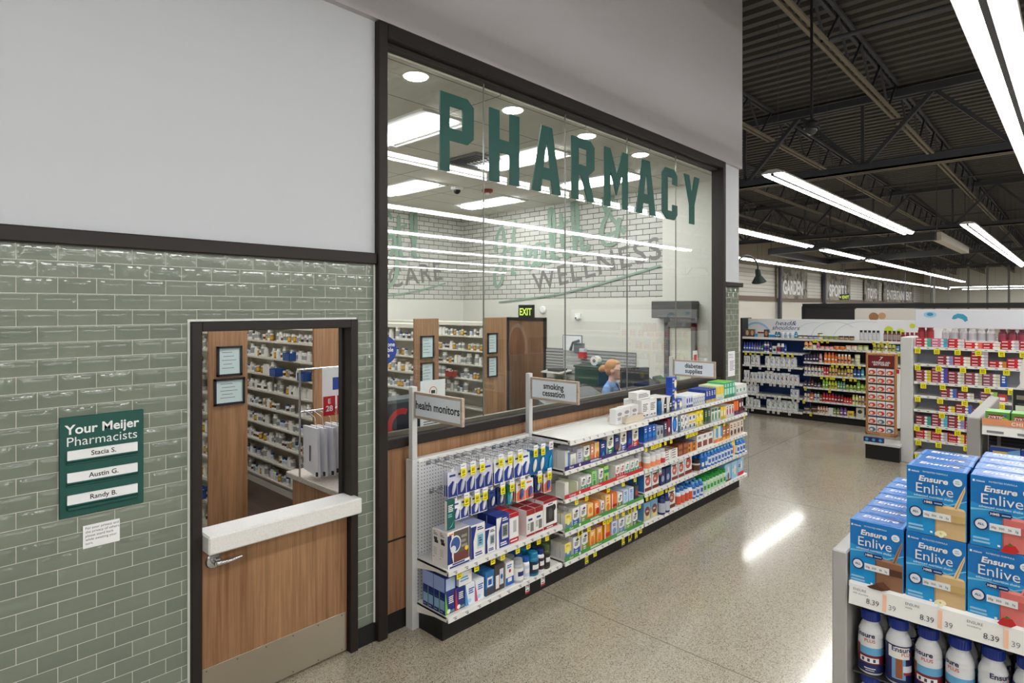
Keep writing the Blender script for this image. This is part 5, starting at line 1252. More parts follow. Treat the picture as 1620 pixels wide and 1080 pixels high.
u = S.facing(carton(0.085, 0.17, 0.07, W_, [('r', 0, 0, 1, .35, BU), ('r', .25, .15, .75, .32, W_), ('e', .5, .62, .14, .08, RD), ('scr', .15, .75, .85, .92, 2, BU)]), u + .015, 0.085, 'white and blue upright box with a red dot', 'box', 'device_box', 1, 3, .07)
for c, cp, lb, dsc, r_, h_ in (((190, 190, 194), (170, 172, 176), W_, 'pale grey capped fitness drink tub', .042, .17), (W_, BU, (200, 210, 226), 'small white bottle with blue cap', .034, .16), ((16, 120, 160), (20, 130, 170), (30, 46, 70), 'turquoise wide tub with black band', .048, .175), (W_, NV, (60, 40, 60), 'white and purple slim bottle', .034, .17), ((60, 64, 34), (70, 90, 50), K_, 'dark olive slim bottle', .034, .185)):
    u = S.facing(bottle(r_, h_, c, cp, lb, capr=.85, caph=.2, art=[('b', .3, .5, 1.6, W_ if lb != W_ else NV)]), u, r_ * 2, dsc, 'bottle', 'supplement_bottle', 1, 3, r_ * 2)
S.name = 'on the bottom edge of the gondola, health monitors section'
S.tags([0.80, 0.98], TAGR, desc='white and red tag')
# navy boxes' pale back labels seen from the end
# ---- section 2: gum, lozenge, patch
def lineup(k0, z, items, place, tags=(), tmesh=None, v0=0.012, start=0.03, tdesc='yellow sale tag on the edge'):
    S = Shelf((gx[k0] + 0.012, GF, z), 0, place); u = start
    full = (gx[2] - gx[1] if k0 == 1 else gx[4] - gx[2]) - 0.06
    used = sum(it if isinstance(it, (int, float)) else it[2] * (it[1] + .004) for it in items) + start
    ex = max(0, min(.03, (full - used) / max(1, sum(0 if isinstance(it, (int, float)) else it[2] for it in items))))
    for it in items:
        if isinstance(it, (int, float)): u += it; continue
        me, w, n, deep, d, desc, cat, nm = it[:8]; hi, hh = (it[8], it[9]) if len(it) > 9 else (1, .1)
        u = S.facing(me, u, w, desc, cat, nm, n, deep, d, hi, hh, v0, gap=.004 + ex)
    S.name = place.replace('on the', 'on the edge of the')
    S.tags(tags, tmesh, desc=tdesc)
    return u
def C_(w, h, d, base, art, desc, n=1, deep=3, side=None, top=None, nm='medicine_carton', hi=1):
    return (carton(w, h, d, base, art, side=side, top=top), w, n, deep, d, desc, 'box', nm, hi, h)
lineup(1, 0.93, [C_(.06, .15, .09, (222, 222, 220), [('r', .6, .1, 1, .9, (90, 130, 190))], 'plain white tall carton with blue edge', deep=2, top=(200, 200, 200)), C_(.075, .115, .05, (214, 216, 210), [('e', .5, .4, .3, .3, (190, 196, 180))], 'grey green carton with pale oval', deep=2), C_(.08, .14, .05, (206, 206, 222), [('scr', .2, .4, .8, .8, 3, G_), ('p', [(.1, .05), (.9, .05), (.9, .3)], (150, 160, 210))], 'pale lilac carton', deep=4),
    C_(.085, .15, .04, W_, gum(W_, (110, 170, 60)), 'white carton with leaf green foot', deep=6, top=(196, 170, 90)), C_(.045, .15, .04, (226, 160, 130), [('r', 0, 0, 1, .4, (220, 120, 90)), ('scr', .2, .5, .8, .9, 2, W_)], 'narrow salmon carton', deep=6, top=(220, 190, 110)), C_(.07, .155, .04, (238, 196, 150), [('e', .6, .3, .35, .2, OR), ('e', .55, .75, .3, .12, YE)], 'orange and cream carton', deep=5),
    C_(.095, .15, .04, (30, 60, 130), [('p', [(.1, 0), (.5, .4), (.9, 0)], SKY), ('scr', .2, .6, .8, .85, 2, W_)], 'deep blue carton with a light triangle', deep=6), C_(.10, .185, .04, (240, 238, 228), gum(W_, (20, 124, 84)), 'tall white carton with emerald foot', deep=6, top=(170, 172, 180)), C_(.085, .16, .04, (38, 62, 128), [('e', .5, .4, .3, .2, (120, 70, 60)), ('scr', .2, .7, .8, .9, 2, W_), ('p', [(.5, 0), (1, 0), (1, .4)], YE)], 'blue carton with brown oval', deep=6),
    C_(.10, .185, .04, (240, 238, 228), gum(W_, (70, 92, 160)), 'tall white carton with slate blue foot', deep=6, top=(170, 172, 180)), C_(.08, .17, .04, (34, 44, 118), [('p', [(0, 0), (1, 0), (1, .3), (0, .15)], (200, 60, 110)), ('e', .5, .5, .25, .15, BU)], 'navy carton with pink foot', deep=6), C_(.10, .185, .04, (240, 238, 228), gum(W_, (200, 44, 44)), 'tall white carton with scarlet foot', deep=6, top=(170, 172, 180))],
    'on the Patch shelf', [], None)
lineup(1, 0.70, [C_(.05, .12, .10, (226, 228, 218), [], 'leaning plain pale carton', deep=1), 0.1, C_(.012, .10, .2, (226, 232, 200), [], 'thin pale green shelf divider', deep=1, nm='shelf_divider'), 0.03,
    C_(.068, .12, .045, W_, gum(W_, (60, 160, 130)), 'small white carton with mint foot', 2, 3), C_(.068, .14, .045, (150, 206, 130), [('scr', .2, .5, .8, .85, 3, GN), ('e', .5, .3, .25, .15, GN)], 'light green carton', deep=3), 0.02, C_(.068, .14, .045, W_, gum(W_, (90, 150, 90)), 'white carton with moss green foot', deep=3), C_(.068, .15, .045, (170, 210, 120), [('r', 0, .6, 1, .8, GN), ('e', .5, .3, .25, .15, (70, 120, 60))], 'lime carton with green band', deep=2), 0.10,
    C_(.068, .12, .045, W_, gum(W_, (200, 50, 60), RD), 'small white carton with red foot and mark', 2, 4), C_(.068, .12, .045, W_, gum(W_, (40, 160, 120), (40, 120, 100)), 'small white carton with sea green foot and mark', 3, 4)],
    'on the Lozenge shelf', [.16, .30, .62, .86, 1.06], None)
G1 = [C_(.085, .13, .05, (238, 222, 110), [('r', 0, 0, 1, .45, (110, 150, 190)), ('e', .5, .5, .25, .2, (236, 232, 150)), ('scr', .15, .78, .85, .92, 2, (190, 150, 30))], 'yellow over blue gum carton', side=(222, 224, 224), top=(180, 180, 178)), C_(.09, .155, .05, W_, gum(W_, (50, 100, 180)), 'white gum carton with blue foot', top=(200, 200, 200)), C_(.085, .155, .05, W_, gum(W_, (140, 150, 60)), 'white gum carton with olive foot', top=(200, 200, 200))]
lineup(1, 0.43, G1 + [C_(.08, .14, .05, (244, 200, 130), [('e', .5, .6, .3, .2, OR), ('r', 0, 0, 1, .25, (226, 110, 40))], 'peach gum carton'), C_(.08, .14, .05, (232, 140, 60), [('e', .6, .4, .3, .2, RD), ('scr', .1, .6, .8, .9, 3, W_)], 'strong orange gum carton', deep=4), C_(.05, .12, .05, W_, gum(W_, G_), 'narrow white gum carton'), C_(.08, .155, .05, (246, 206, 140), [('e', .5, .35, .3, .2, OR), ('scr', .2, .6, .8, .9, 2, OR)], 'apricot gum carton', deep=4), C_(.08, .155, .05, (236, 120, 40), [('r', 0, .2, 1, .35, RD), ('p', [(0, 0), (.15, 0), (.15, 1), (0, 1)], W_)], 'orange gum carton with white edge', deep=4), C_(.075, .13, .05, W_, gum(W_, (120, 130, 40)), 'white carton with dark olive foot by the orange one'), C_(.08, .14, .05, (206, 220, 240), [('e', .5, .5, .3, .25, (160, 190, 226)), ('scr', .2, .7, .8, .9, 2, BU)], 'pale icy blue gum carton', 2, 3), C_(.06, .14, .05, (60, 60, 70), [('e', .5, .5, .3, .2, (180, 60, 50))], 'dark carton with red oval')],
    'on the upper Gum shelf', [.22, .33, .56, .66, .76, .86, .96, 1.06, 1.14], None)
lineup(1, 0.19, G1 + [C_(.08, .145, .05, (238, 176, 80), [('e', .5, .4, .3, .25, (226, 120, 60)), ('scr', .2, .7, .8, .9, 2, W_)], 'amber gum carton', 2, 5, top=(180, 160, 180)), C_(.085, .16, .05, (240, 150, 30), [('r', 0, .2, 1, .42, (220, 60, 30)), ('p', [(0, 0), (.2, .1), (.2, 1), (.1, 1)], W_)], 'orange gum carton with flame red band', deep=5), C_(.09, .135, .05, (206, 212, 230), [('e', .5, .4, .3, .2, (120, 150, 200)), ('scr', .2, .7, .8, .9, 2, NV)], 'pale blue grey gum carton', deep=5), C_(.09, .135, .05, W_, gum(W_, (110, 150, 210), NV), 'white gum carton with sky foot', deep=5, top=(206, 206, 206)), C_(.09, .14, .05, W_, gum(W_, (130, 180, 60), (150, 180, 40)), 'white gum carton with lime foot and mark', deep=4, top=(206, 206, 206)), C_(.085, .14, .05, W_, gum(W_, (70, 110, 60)), 'white gum carton with dark green foot', deep=4)],
    'on the bottom Gum shelf', [.42, .98, 1.16], None)
Sx = Shelf((gx[1] + 0.012, GF, 0.19), 0, 'hanging from the bottom edge of the Gum section'); Sx.tags([.30, .86, .97, 1.08], TAGYB, z=-.03, desc='long yellow tag with navy foot')
Sx = Shelf((gx[1] + 0.012, GF, 0.43), 0, 'hanging below the upper Gum shelf'); Sx.tags([.20, .62, .98], z=-.03, desc='yellow tag')
# ---- top shelf
T = Shelf((gx[1], GF - 0.03, 1.187), 0, '')
T.name = 'on the top shelf near the smoking cessation end'
wb = carton(0.13, 0.14, 0.07, (222, 222, 222), [('e', .5, .65, .3, .12, (150, 150, 156)), ('scr', .2, .25, .7, .45, 2, G_)], side=(230, 230, 230))
T.put(wb, 0.87, 0.06, 0, 'pale carton with clip drawing, leftmost', 'box', 'test_kit_box', twist=.05)
for k in range(2): T.put(wb, 1.02 + .135 * k, 0.08, 0.0, 'pale carton behind the cream tray', 'box', 'test_kit_box', 'clip cartons behind the tray')
tr = MB(); CRM = M((216, 206, 184), .5, name='cream_card')
tr.prism([(-.15, 0, 0), (.15, 0, 0), (.15, -.012, .065), (-.14, -.012, .065)], (0, .003, 0), CRM); tr.box(-.15, 0, 0, .15, .2, .003, CRM); tr.prism([(-.15, 0, 0), (-.15, .2, 0), (-.15, .2, .05), (-.15, -.01, .065)], (.003, 0, 0), CRM); tr.prism([(.147, 0, 0), (.147, .2, 0), (.147, .2, .05), (.147, -.01, .065)], (.003, 0, 0), CRM)
o = T.put(tr.mesh('card_tray'), 1.06, 0.04, 0.0, 'empty cream card tray', 'tray', 'card_tray')
o.location.y -= 0.015
T = Shelf((gx[2] + .01, GF, 1.187), 0, 'on the top shelf of the diabetes supplies section')
T.facing(carton(.14, .175, .10, (234, 234, 234), [('scr', .15, .35, .85, .8, 5, G_), ('e', .3, .15, .1, .04, RD), ('e', .7, .15, .1, .04, K_)], side=W_), 0.0, .14, 'white carton with small red and black marks', 'box', 'test_kit_box', 2, 2, .1)
T.put(carton(.24, .07, .1, (232, 232, 230), [('scr', .1, .2, .9, .8, 3, G_)]), 0.10, .06, .178, 'flat white carton lying across the white cartons', 'box', 'test_kit_box')
u = T.facing(bottle(.035, .165, (20, 110, 170), K_, (16, 96, 150), flat=.7), .295, .07, 'blue flat bottle beside the white cartons', 'bottle', 'bottle', 1, 2, .06)
u = T.facing(carton(.11, .16, .10, (214, 214, 210), [('p', [(.5, 0), (1, 0), (1, 1), (.7, 1), (.45, .5)], K_), ('scr', .55, .3, .9, .6, 2, W_)], side=(226, 226, 224)), u, .11, 'white carton with a black curved panel', 'box', 'test_kit_box', 2, 2, .1)
tb = carton(.10, .115, .07, (24, 70, 170), [('e', .72, .42, .26, .38, (236, 224, 160)), ('e', .72, .42, .14, .2, (250, 244, 210)), ('scr', .1, .75, .6, .92, 2, W_), ('r', .05, .5, .45, .56, W_)], top=(30, 80, 180))
u = T.facing(tb, u, .10, 'royal blue test strip carton with a cream circle', 'box', 'test_kit_box', 2, 2, .07, 2 if False else 1, .115)
T.put(tb, u - .15, .03, .116, 'royal blue strip carton in mid stack', 'box', 'test_kit_box')
T.put(tb, u - .15, .03, .232, 'topmost of the stacked royal blue test strip cartons', 'box', 'test_kit_box')
u = T.facing(carton(.045, .12, .07, (230, 232, 240), [('e', .5, .6, .35, .25, (60, 70, 160)), ('r', 0, 0, 1, .2, (90, 80, 170))]), u + .1, .045, 'small white carton with violet blue oval', 'box', 'test_kit_box', 3, 3, .07)
u = T.facing(carton(.045, .11, .07, W_, [('e', .5, .5, .35, .3, (40, 90, 170)), ('e', .5, .5, .2, .18, W_)]), u, .045, 'small white carton with blue ring', 'box', 'test_kit_box', 6, 3, .07)
u = T.facing(carton(.06, .14, .07, (30, 60, 150), [('scr', .2, .5, .8, .9, 3, W_), ('r', 0, 0, 1, .2, YE)]), u + .02, .06, 'blue carton with yellow foot', 'box', 'test_kit_box', 4, 3, .07)
u = T.facing(carton(.07, .16, .07, (220, 226, 170), [('r', .1, .4, .9, .9, (240, 200, 40)), ('r', 0, 0, 1, .2, W_)]), u, .07, 'yellow and cream carton', 'box', 'test_kit_box', 3, 3, .07)
u = T.facing(carton(.07, .18, .07, (60, 170, 130), [('r', .1, .2, .9, .6, (180, 226, 210)), ('scr', .2, .7, .8, .9, 2, W_)], top=(120, 190, 60)), u, .07, 'sea green carton', 'box', 'test_kit_box', 4, 3, .07)
u = T.facing(carton(.10, .12, .1, (222, 226, 222), [('r', .1, .3, .5, .6, (60, 160, 140))]), u + .05, .10, 'white carton with teal patch at the right end', 'box', 'test_kit_box', 3, 2, .1)
# ---- sections 3 and 4
lineup(2, 0.95, [C_(.065, .155, .03, (20, 90, 180), [('r', .1, .3, .9, .5, (40, 130, 210)), ('scr', .2, .6, .8, .9, 2, W_)], 'bright blue pouch pack', 3, 4), C_(.06, .12, .03, (180, 190, 196), [('e', .5, .5, .3, .2, K_), ('scr', .2, .7, .8, .9, 2, BU)], 'grey pack with black oval', 2, 4), C_(.06, .15, .03, (70, 60, 90), [('scr', .2, .5, .8, .9, 3, W_)], 'plum grey pack', 1, 4), C_(.06, .17, .03, (130, 20, 40), [('e', .5, .35, .3, .15, W_)], 'crimson slim pack', 1, 4), 0.015,
    C_(.12, .19, .08, W_, [('e', .45, .5, .4, .4, (24, 90, 190)), ('e', .4, .5, .22, .25, (60, 140, 220)), ('scr', .3, .85, .9, .95, 1, K_), ('r', .6, .06, .9, .14, PK)], 'white carton with a big blue swirl', 1, 2, side=(30, 100, 190)), C_(.045, .13, .06, (30, 110, 130), [('scr', .2, .5, .8, .9, 2, W_)], 'narrow petrol blue carton', 1, 3),
    C_(.07, .085, .06, W_, [('r', .15, .2, .5, .6, K_), ('scr', .5, .6, .9, .9, 1, G_)], 'small white carton with black square', 2, 3, hi=2), C_(.075, .085, .06, W_, [('r', .3, .2, .7, .6, NV), ('r', 0, .75, 1, 1, YE)], 'small white carton with navy square and yellow top', 2, 3, hi=2, top=YE), C_(.08, .085, .06, (244, 224, 60), [('r', .1, .1, .5, .5, W_), ('scr', .5, .3, .9, .7, 2, K_)], 'yellow low carton', 2, 2, hi=2, top=YE), 0.02,
    C_(.07, .16, .06, (60, 90, 60), [('scr', .2, .5, .8, .9, 3, (200, 220, 190))], 'dark leaf green carton', 2, 3), C_(.07, .15, .06, W_, [('e', .5, .4, .3, .3, (70, 140, 80)), ('r', 0, .8, 1, 1, (70, 110, 80))], 'white carton with green bow', 3, 3), C_(.06, .14, .06, (240, 200, 60), [('r', .2, .3, .8, .7, W_)], 'golden yellow carton', 2, 3), C_(.06, .14, .06, W_, [('e', .5, .5, .3, .3, RD), ('scr', .2, .8, .8, .95, 1, NV)], 'white carton with red disc', 3, 3), C_(.06, .17, .06, (230, 120, 50), [('r', 0, 0, 1, .3, NV)], 'orange carton with navy foot', 2, 3), C_(.06, .17, .06, (90, 30, 50), [('r', .2, .5, .8, .8, W_)], 'wine red carton at the far end', 2, 3)],
    'on the second shelf of the diabetes supplies section', [.03, .14, .19, .24, .30, .40, .52, .86, .92, .97, 1.02, 1.08, 1.52, 1.58, 1.78, 2.36], None)
pbt = lambda c, c2: (bottle(.042, .14, W_, (206, 206, 210), c, capr=.9, caph=.2, shoulder=.7, lab=(.1, .45)), .084)
Sx = 'on the third shelf of the diabetes supplies section'
bt = bottle(.04, .145, W_, (206, 206, 210), (240, 150, 110), capr=.85, caph=.2, lab=(.06, .4)); bt2 = bottle(.04, .145, W_, (206, 206, 210), (200, 60, 70), capr=.85, caph=.2, lab=(.06, .4))
lineup(2, 0.70, [(bt, .082, 3, 4, .082, 'white round bottle with orange foot', 'bottle', 'tablet_bottle'), (bt2, .082, 1, 4, .082, 'white round bottle with red foot', 'bottle', 'tablet_bottle'), 0.01,
    C_(.13, .024, .09, W_, [('scr', .1, .2, .9, .8, 1, BR)], 'flat white snack bar box', 2, 2, hi=4, top=(150, 120, 100)), C_(.10, .06, .09, (120, 60, 40), [('r', .1, .2, .9, .8, (170, 100, 60))], 'low brown snack box', 2, 3, hi=2, top=(90, 60, 46)), C_(.09, .05, .09, (214, 140, 70), [('r', .1, .2, .5, .8, (120, 60, 30))], 'low caramel snack box', 2, 3, top=(60, 90, 140), hi=2),
    C_(.12, .15, .07, W_, [('r', .1, .1, .9, .5, BR), ('e', .5, .3, .3, .16, (160, 60, 40)), ('scr', .2, .7, .8, .9, 2, K_)], 'white snack carton with brown photo', 3, 2, top=(170, 90, 60)), 0.02, C_(.10, .18, .05, (220, 224, 220), [('r', .55, .3, 1, 1, SKY), ('r', 0, 0, 1, .2, OR)], 'pale snack carton with sky blue half', 2, 2), C_(.09, .15, .05, (180, 110, 60), [('scr', .2, .4, .8, .8, 2, W_), ('r', 0, 0, 1, .2, (240, 180, 60))], 'toffee brown snack carton', 2, 2), C_(.09, .17, .05, (224, 210, 196), [('e', .5, .3, .3, .2, (70, 40, 30)), ('scr', .2, .6, .8, .9, 2, BR)], 'beige snack carton with dark cookie', 4, 2)],
    Sx, [.30], TAGR, tdesc='white and red tag on the edge')
blub = bottle(.034, .175, (30, 110, 190), (120, 190, 230), (226, 230, 240), capr=.6, caph=.12, neck=.7, shoulder=.74, art=[('b', .25, .5, 1.7, (60, 110, 190))])
blub2 = bottle(.034, .175, (24, 100, 184), (60, 140, 210), (30, 110, 190), capr=.6, caph=.12, neck=.7, shoulder=.74, art=[('b', .2, .45, 1.6, W_)])
grb = bottle(.034, .175, (226, 236, 226), (40, 150, 60), (200, 230, 200), capr=.9, caph=.22, neck=.85, shoulder=.74, art=[('b', .25, .5, 1.6, (60, 160, 80))])
ovb = lambda c, desc, n=1, w=.14, h=.17: C_(w, h, .09, (226, 226, 224), oval(c), desc, n, 2, side=(60, 120, 190))
lineup(2, 0.47, [ovb((150, 44, 30), 'white drink carton with brick red oval', 2, .13, .175), 0.02, C_(.09, .16, .07, (34, 50, 90), [('e', .5, .4, .3, .2, (150, 170, 200))], 'dark blue drink pack', 2, 3), 0.01, ovb((160, 60, 36), 'white drink carton with rust oval and blue top', 2, .13, .18), ovb((150, 40, 36), 'tall drink carton with red oval and green top', 1, .16, .21), 0.02, (jar(.05, .13, (210, 200, 190), K_, (90, 50, 30)), .1, 1, 2, .1, 'brown labelled jar with black lid', 'jar', 'supplement_jar'), 0.03,
    (blub2, .07, 2, 4, .07, 'plain blue drink bottle', 'bottle', 'drink_bottle'), (blub, .07, 8, 3, .07, 'blue drink bottle with white label', 'bottle', 'drink_bottle'), C_(.09, .18, .07, (240, 220, 120), [('e', .5, .4, .3, .3, OR)], 'yellow drink carton', 1, 2), (blub, .07, 3, 3, .07, 'blue drink bottle at the right end', 'bottle', 'drink_bottle')],
    'on the fourth shelf of the diabetes supplies section', [.05, .12, .19, .26, .30, .34, .42, .50, .56], None)
lineup(2, 0.19, [C_(.12, .175, .12, (200, 196, 160), [('r', 0, .5, 1, 1, (110, 160, 190)), ('e', .5, .5, .36, .26, (120, 50, 40), .5), ('scr', .3, .45, .7, .56, 2, W_), ('e', .5, .15, .3, .08, (226, 210, 150))], 'beige and blue drink carton with dark red oval', 2, 2, side=(90, 150, 190), top=(60, 70, 110)), 0.015, (bottle(.04, .18, (40, 50, 96), NV, (190, 196, 210), capr=.7), .08, 2, 3, .08, 'navy drink bottle with silver label', 'bottle', 'drink_bottle'), C_(.14, .20, .12, W_, oval((130, 60, 40)), 'white drink carton with brown oval and blue side', 1, 2, side=(50, 110, 190), top=(60, 110, 180)),
    (bottle(.036, .165, (230, 230, 236), (40, 120, 200), (210, 90, 60), capr=.62), .072, 4, 4, .072, 'white drink bottle with blue cap and red print', 'bottle', 'drink_bottle'), (blub, .07, 3, 4, .07, 'blue drink bottle with pale label in the middle', 'bottle', 'drink_bottle'), (grb, .07, 7, 4, .07, 'white drink bottle with green cap', 'bottle', 'drink_bottle'), 0.02,
    C_(.17, .20, .10, (150, 196, 226), [('e', .55, .55, .16, .3, (226, 226, 230)), ('e', .55, .3, .12, .2, BR), ('scr', .1, .4, .4, .6, 2, W_), ('r', 0, 0, 1, .1, (120, 50, 40))], 'light blue shake carton with brown splash', 1, 2), C_(.17, .20, .10, (150, 196, 226), [('e', .6, .5, .14, .3, W_), ('e', .75, .4, .12, .2, (220, 190, 120)), ('scr', .1, .4, .4, .6, 2, W_)], 'light blue shake carton with cream splash', 1, 2), C_(.17, .20, .10, (160, 200, 226), [('e', .6, .6, .14, .26, W_), ('r', 0, 0, 1, .22, (220, 40, 60)), ('scr', .1, .5, .5, .7, 2, NV)], 'light blue shake carton with red foot', 1, 2)],
    'on the bottom shelf of the diabetes supplies section', [], None)

# ================================================================== UNITS FACING THE CAMERA (front looks to -X)
def unit(name, label, X, Ya, Yb, top, depth, levels, back, sect=None, base_h=0.11, base_c=BLACK, shelf_d=None, thick=0.03, rail=0.03, posts=True, cat='shelving'):
    """gondola whose shelf fronts lie at X; spans Ya (left) .. Yb (right)"""
    t = thing(name, label, cat, (X, Ya, 0), -PI / 2); w = Ya - Yb
    b = MB(); b.box(0, shelf_d or depth, 0, w, (shelf_d or depth) + .03, top, back); obj('back_panel', b, t)
    b = MB(); b.box(0.0, 0.03, 0, w, depth, base_h, base_c); obj('kick_plate', b, t)
    for z in levels:
        b = MB(); b.bbox(0.005, 0.0, z - .02, w - .005, depth, z, SHELFW, .002); s = obj('shelf', b, t)
        b = MB(); b.box(0.005, -0.012, z - rail - .004, w - .005, 0.0, z + .003, WHITE)
        q = .05
        while q < w - .06: b.box(q, -0.0128, z - rail * .7, q + .03, -0.012, z - rail * .35, GREYINK); q += .11
        obj('price_rail', b, s)
    return t
# --- haircare wall unit, three sections
HX = 12.9; HY = [5.33, 4.09, 2.87, 1.65]
NAVYB = M((22, 60, 130), .5, name='royal_blue_back_panel'); DKB = M((26, 24, 34), .6, name='dark_back_panel')
lv1 = [0.14, 0.43, 0.71, 1.045, 1.335, 1.63]; lv2 = [0.17, 0.41, 0.675, 0.93, 1.18, 1.455]
unit('haircare_unit', 'shelving unit with royal blue back and white shampoo bottles, left of the far units', HX, HY[0], HY[1] + .005, 1.625, .45, lv1[:5], NAVYB)
unit('haircare_unit', 'shelving unit with dark back and colourful bottles, middle of the far units', HX, HY[1] - .005, HY[2] + .005, 1.625, .45, lv2, DKB)
unit('haircare_unit', 'shelving unit seen above the battery display', HX, HY[2] - .005, HY[3], 1.625, .45, [0.17, 0.5, .85, 1.2, 1.455], M((120, 140, 120), .6, name='pale_green_back'))
b = MB(); b.box(0, 0, 1.63, HY[0] - HY[3], .45, 1.645, SHELFW); b.box(0, -.012, 1.60, HY[0] - HY[3], 0, 1.648, WHITE); solo('top_shelf', b, 'long white top shelf running over the far shampoo units', 'shelf', (HX, HY[0], 0), -PI / 2)
b = MB(); b.bbox(-.04, -.02, 0, 0, .5, 2.05, BLK, .003); solo('end_post', b, 'black end panel at the left edge of the shampoo unit', 'panel', (HX, HY[0], 0), -PI / 2)
w = HY[0] - HY[3]; t = thing('header_board', 'long pale header board with curved grey lines over the shampoo units', 'sign', (HX + .3, HY[0], 0), -PI / 2)
b = MB(); b.bbox(0, 0, 1.64, w, .03, 2.03, M((222, 224, 224), .5, name='header_board_white'), .003); obj('board', b, t)
b = MB()
def arc(b, cx, cz, r, a0, a1, wd, mat, y=-.001, sx=1.0):
    n = 20; o_ = []; i_ = []
    for q in range(n + 1):
        a = a0 + (a1 - a0) * q / n; o_.append((cx + sx * (r + wd) * math.cos(a), y, cz + (r + wd) * math.sin(a))); i_.append((cx + sx * r * math.cos(a), y, cz + r * math.sin(a)))
    b.add(o_ + i_, [(i, i + 1, n + 2 + i, n + 1 + i) for i in range(n)], mat)
GA = M((180, 196, 212), .5, name='grey_blue_print')
arc(b, .18, 1.64, .28, 0, PI, .04, M((150, 190, 226), .5, name='blue_print')); arc(b, 1.75, 1.64, .34, PI * .25, PI, .01, GA, sx=1.3); arc(b, 2.3, 1.64, .36, PI * .4, PI, .008, GA, sx=1.6); arc(b, 1.4, 1.66, .3, PI * .45, PI, .008, GA, sx=1.4)
b.text('head&', (.80, -.002, 1.90), U, V, .13, M((40, 60, 110), .5, name='navy_print'), shear=.3, xs=1.3); b.text('shoulders', (.80, -.002, 1.80), U, V, .13, M((40, 60, 110), .5, name='navy_print'), shear=.3, xs=1.1)
LIM = M((190, 206, 50), .5, name='lime_print'); LIMY = 'x'
for x, z, r in ((2.68, 1.84, .075), (2.87, 1.80, .07), (3.06, 1.93, .045), (3.4, 1.94, .03)):
    b.T = Matrix.Translation((x, -.002, z)) @ Matrix.Rotation(PI / 2, 4, 'X'); b.lathe([(r, 0), (r, .0005)], LIM, 18); b.T = Matrix.Identity(4)
obj('print', b, t)
# shampoo bottle shapes
def flask(c, cap, w, h, mark, side_sq=False):
    b = MB(); bm = M(c, .3, name='bottle_plastic')
    b.bbox(-w / 2, 0, 0, w / 2, w * .5, h * .86, bm, w * .16); b.bbox(-w * .42, .004, h * .86, w * .42, w * .46, h, M(cap, .35, name='cap_plastic'), w * .06)
    n = 14; pts = [(w * .3 * math.cos(2 * PI * q / n), -.0006, h * .45 + h * .16 * math.sin(2 * PI * q / n)) for q in range(n)]; b.poly(pts, M(mark, .4, name='print'))
    pts = [(w * .16 + w * .2 * math.cos(2 * PI * q / n), -.0011, h * .47 + h * .12 * math.sin(2 * PI * q / n)) for q in range(n)]; b.poly(pts, bm)
    b.box(-w * .25, -.0012, h * .68, w * .2, -.0006, h * .73, M(NV, .4, name='print'))
    return b.mesh('shampoo_bottle')
def smalltall(c, cap, w, h, lab=None):
    return bottle(w / 2, h, c, cap, lab, n=10, capr=.7, caph=.18, art=[('b', .3, .45, 1.5, W_ if sum(c) < 420 else NV)])
def unitrow(X, Y, z, items, place, tags=(), tm=None, tdesc='yellow price tag on the edge', v0=.01):
    S = Shelf((X, Y, z), -PI / 2, place); u = .02
    for it in items:
        if isinstance(it, (int, float)): u += it; continue
        me, w, n, deep, d, desc, cat, nm = it[:8]; hi, hh = (it[8], it[9]) if len(it) > 9 else (1, .1)
        u = S.facing(me, u, w, desc, cat, nm, n, deep, d, hi, hh, v0)
    S.name = place.replace('on the', 'under the', 1); S.tags(tags, tm, z=-.02, v=-.014, desc=tdesc)
def B_(c, cap, w, h, desc, n=1, deep=1, lab=None, mk=None): return ((mk or smalltall)(c, cap, w, h, lab) if mk is None else mk, w, n, deep, w, desc, 'bottle', 'shampoo_bottle')
def F_(c, cap, w, h, mark, desc, n, deep=2): return (flask(c, cap, w, h, mark), w, n, deep, w * .55, desc, 'bottle', 'shampoo_bottle')
L1 = 'of the royal blue shampoo unit'
WS = (228, 230, 234)
unitrow(HX, HY[0], lv1[0], [0.04, F_(WS, (210, 220, 210), .075, .2, (120, 160, 110), 'white shampoo bottle with pale green mark, left group', 2), .01, F_(WS, WS, .062, .17, (110, 150, 120), 'shorter white shampoo bottle with leaf mark', 2), 0.14, F_(WS, WS, .10, .20, (110, 170, 90), 'white shampoo bottle with leaf green mark', 6)], 'on the bottom shelf ' + L1, [.08, .22, .55, .66, .76, .98], TAGWS, 'white price tag')
unitrow(HX, HY[0], lv1[1], [F_(WS, K_, .085, .2, (60, 60, 60), 'white shampoo bottle with black cap and dark mark', 1), F_(WS, WS, .085, .19, (90, 110, 130), 'white shampoo bottle with grey mark', 2, 4), .70, F_(WS, (60, 90, 150), .075, .19, (40, 90, 160), 'white shampoo bottle with blue top at the right', 2)], 'on the second lowest shelf ' + L1, [.1, .33, .41, .48, .7, .78, 1.05, 1.15], TAGWS, 'white price tag')
unitrow(HX, HY[0], lv1[2], [F_(WS, WS, .055, .21, K_, 'slim white bottle with black mark at the left', 2), .02, F_(WS, WS, .07, .17, (70, 70, 80), 'white bottle with charcoal mark', 2), F_(WS, WS, .075, .19, (30, 80, 170), 'white bottle with royal blue mark', 2), F_(WS, (220, 220, 220), .08, .22, (40, 40, 50), 'tall white bottle with black swoosh', 2), F_(WS, WS, .08, .19, (40, 60, 110), 'white bottle with navy mark', 2), F_(WS, WS, .08, .2, (110, 30, 60), 'white bottle with wine red mark', 2), F_(WS, WS, .085, .18, (190, 90, 60), 'white bottle with copper mark', 2)], 'on the third shelf from below ' + L1, [.12, .2, .28, .42, .6, .68, .8, .87, .96, 1.05], TAGWS, 'white price tag')
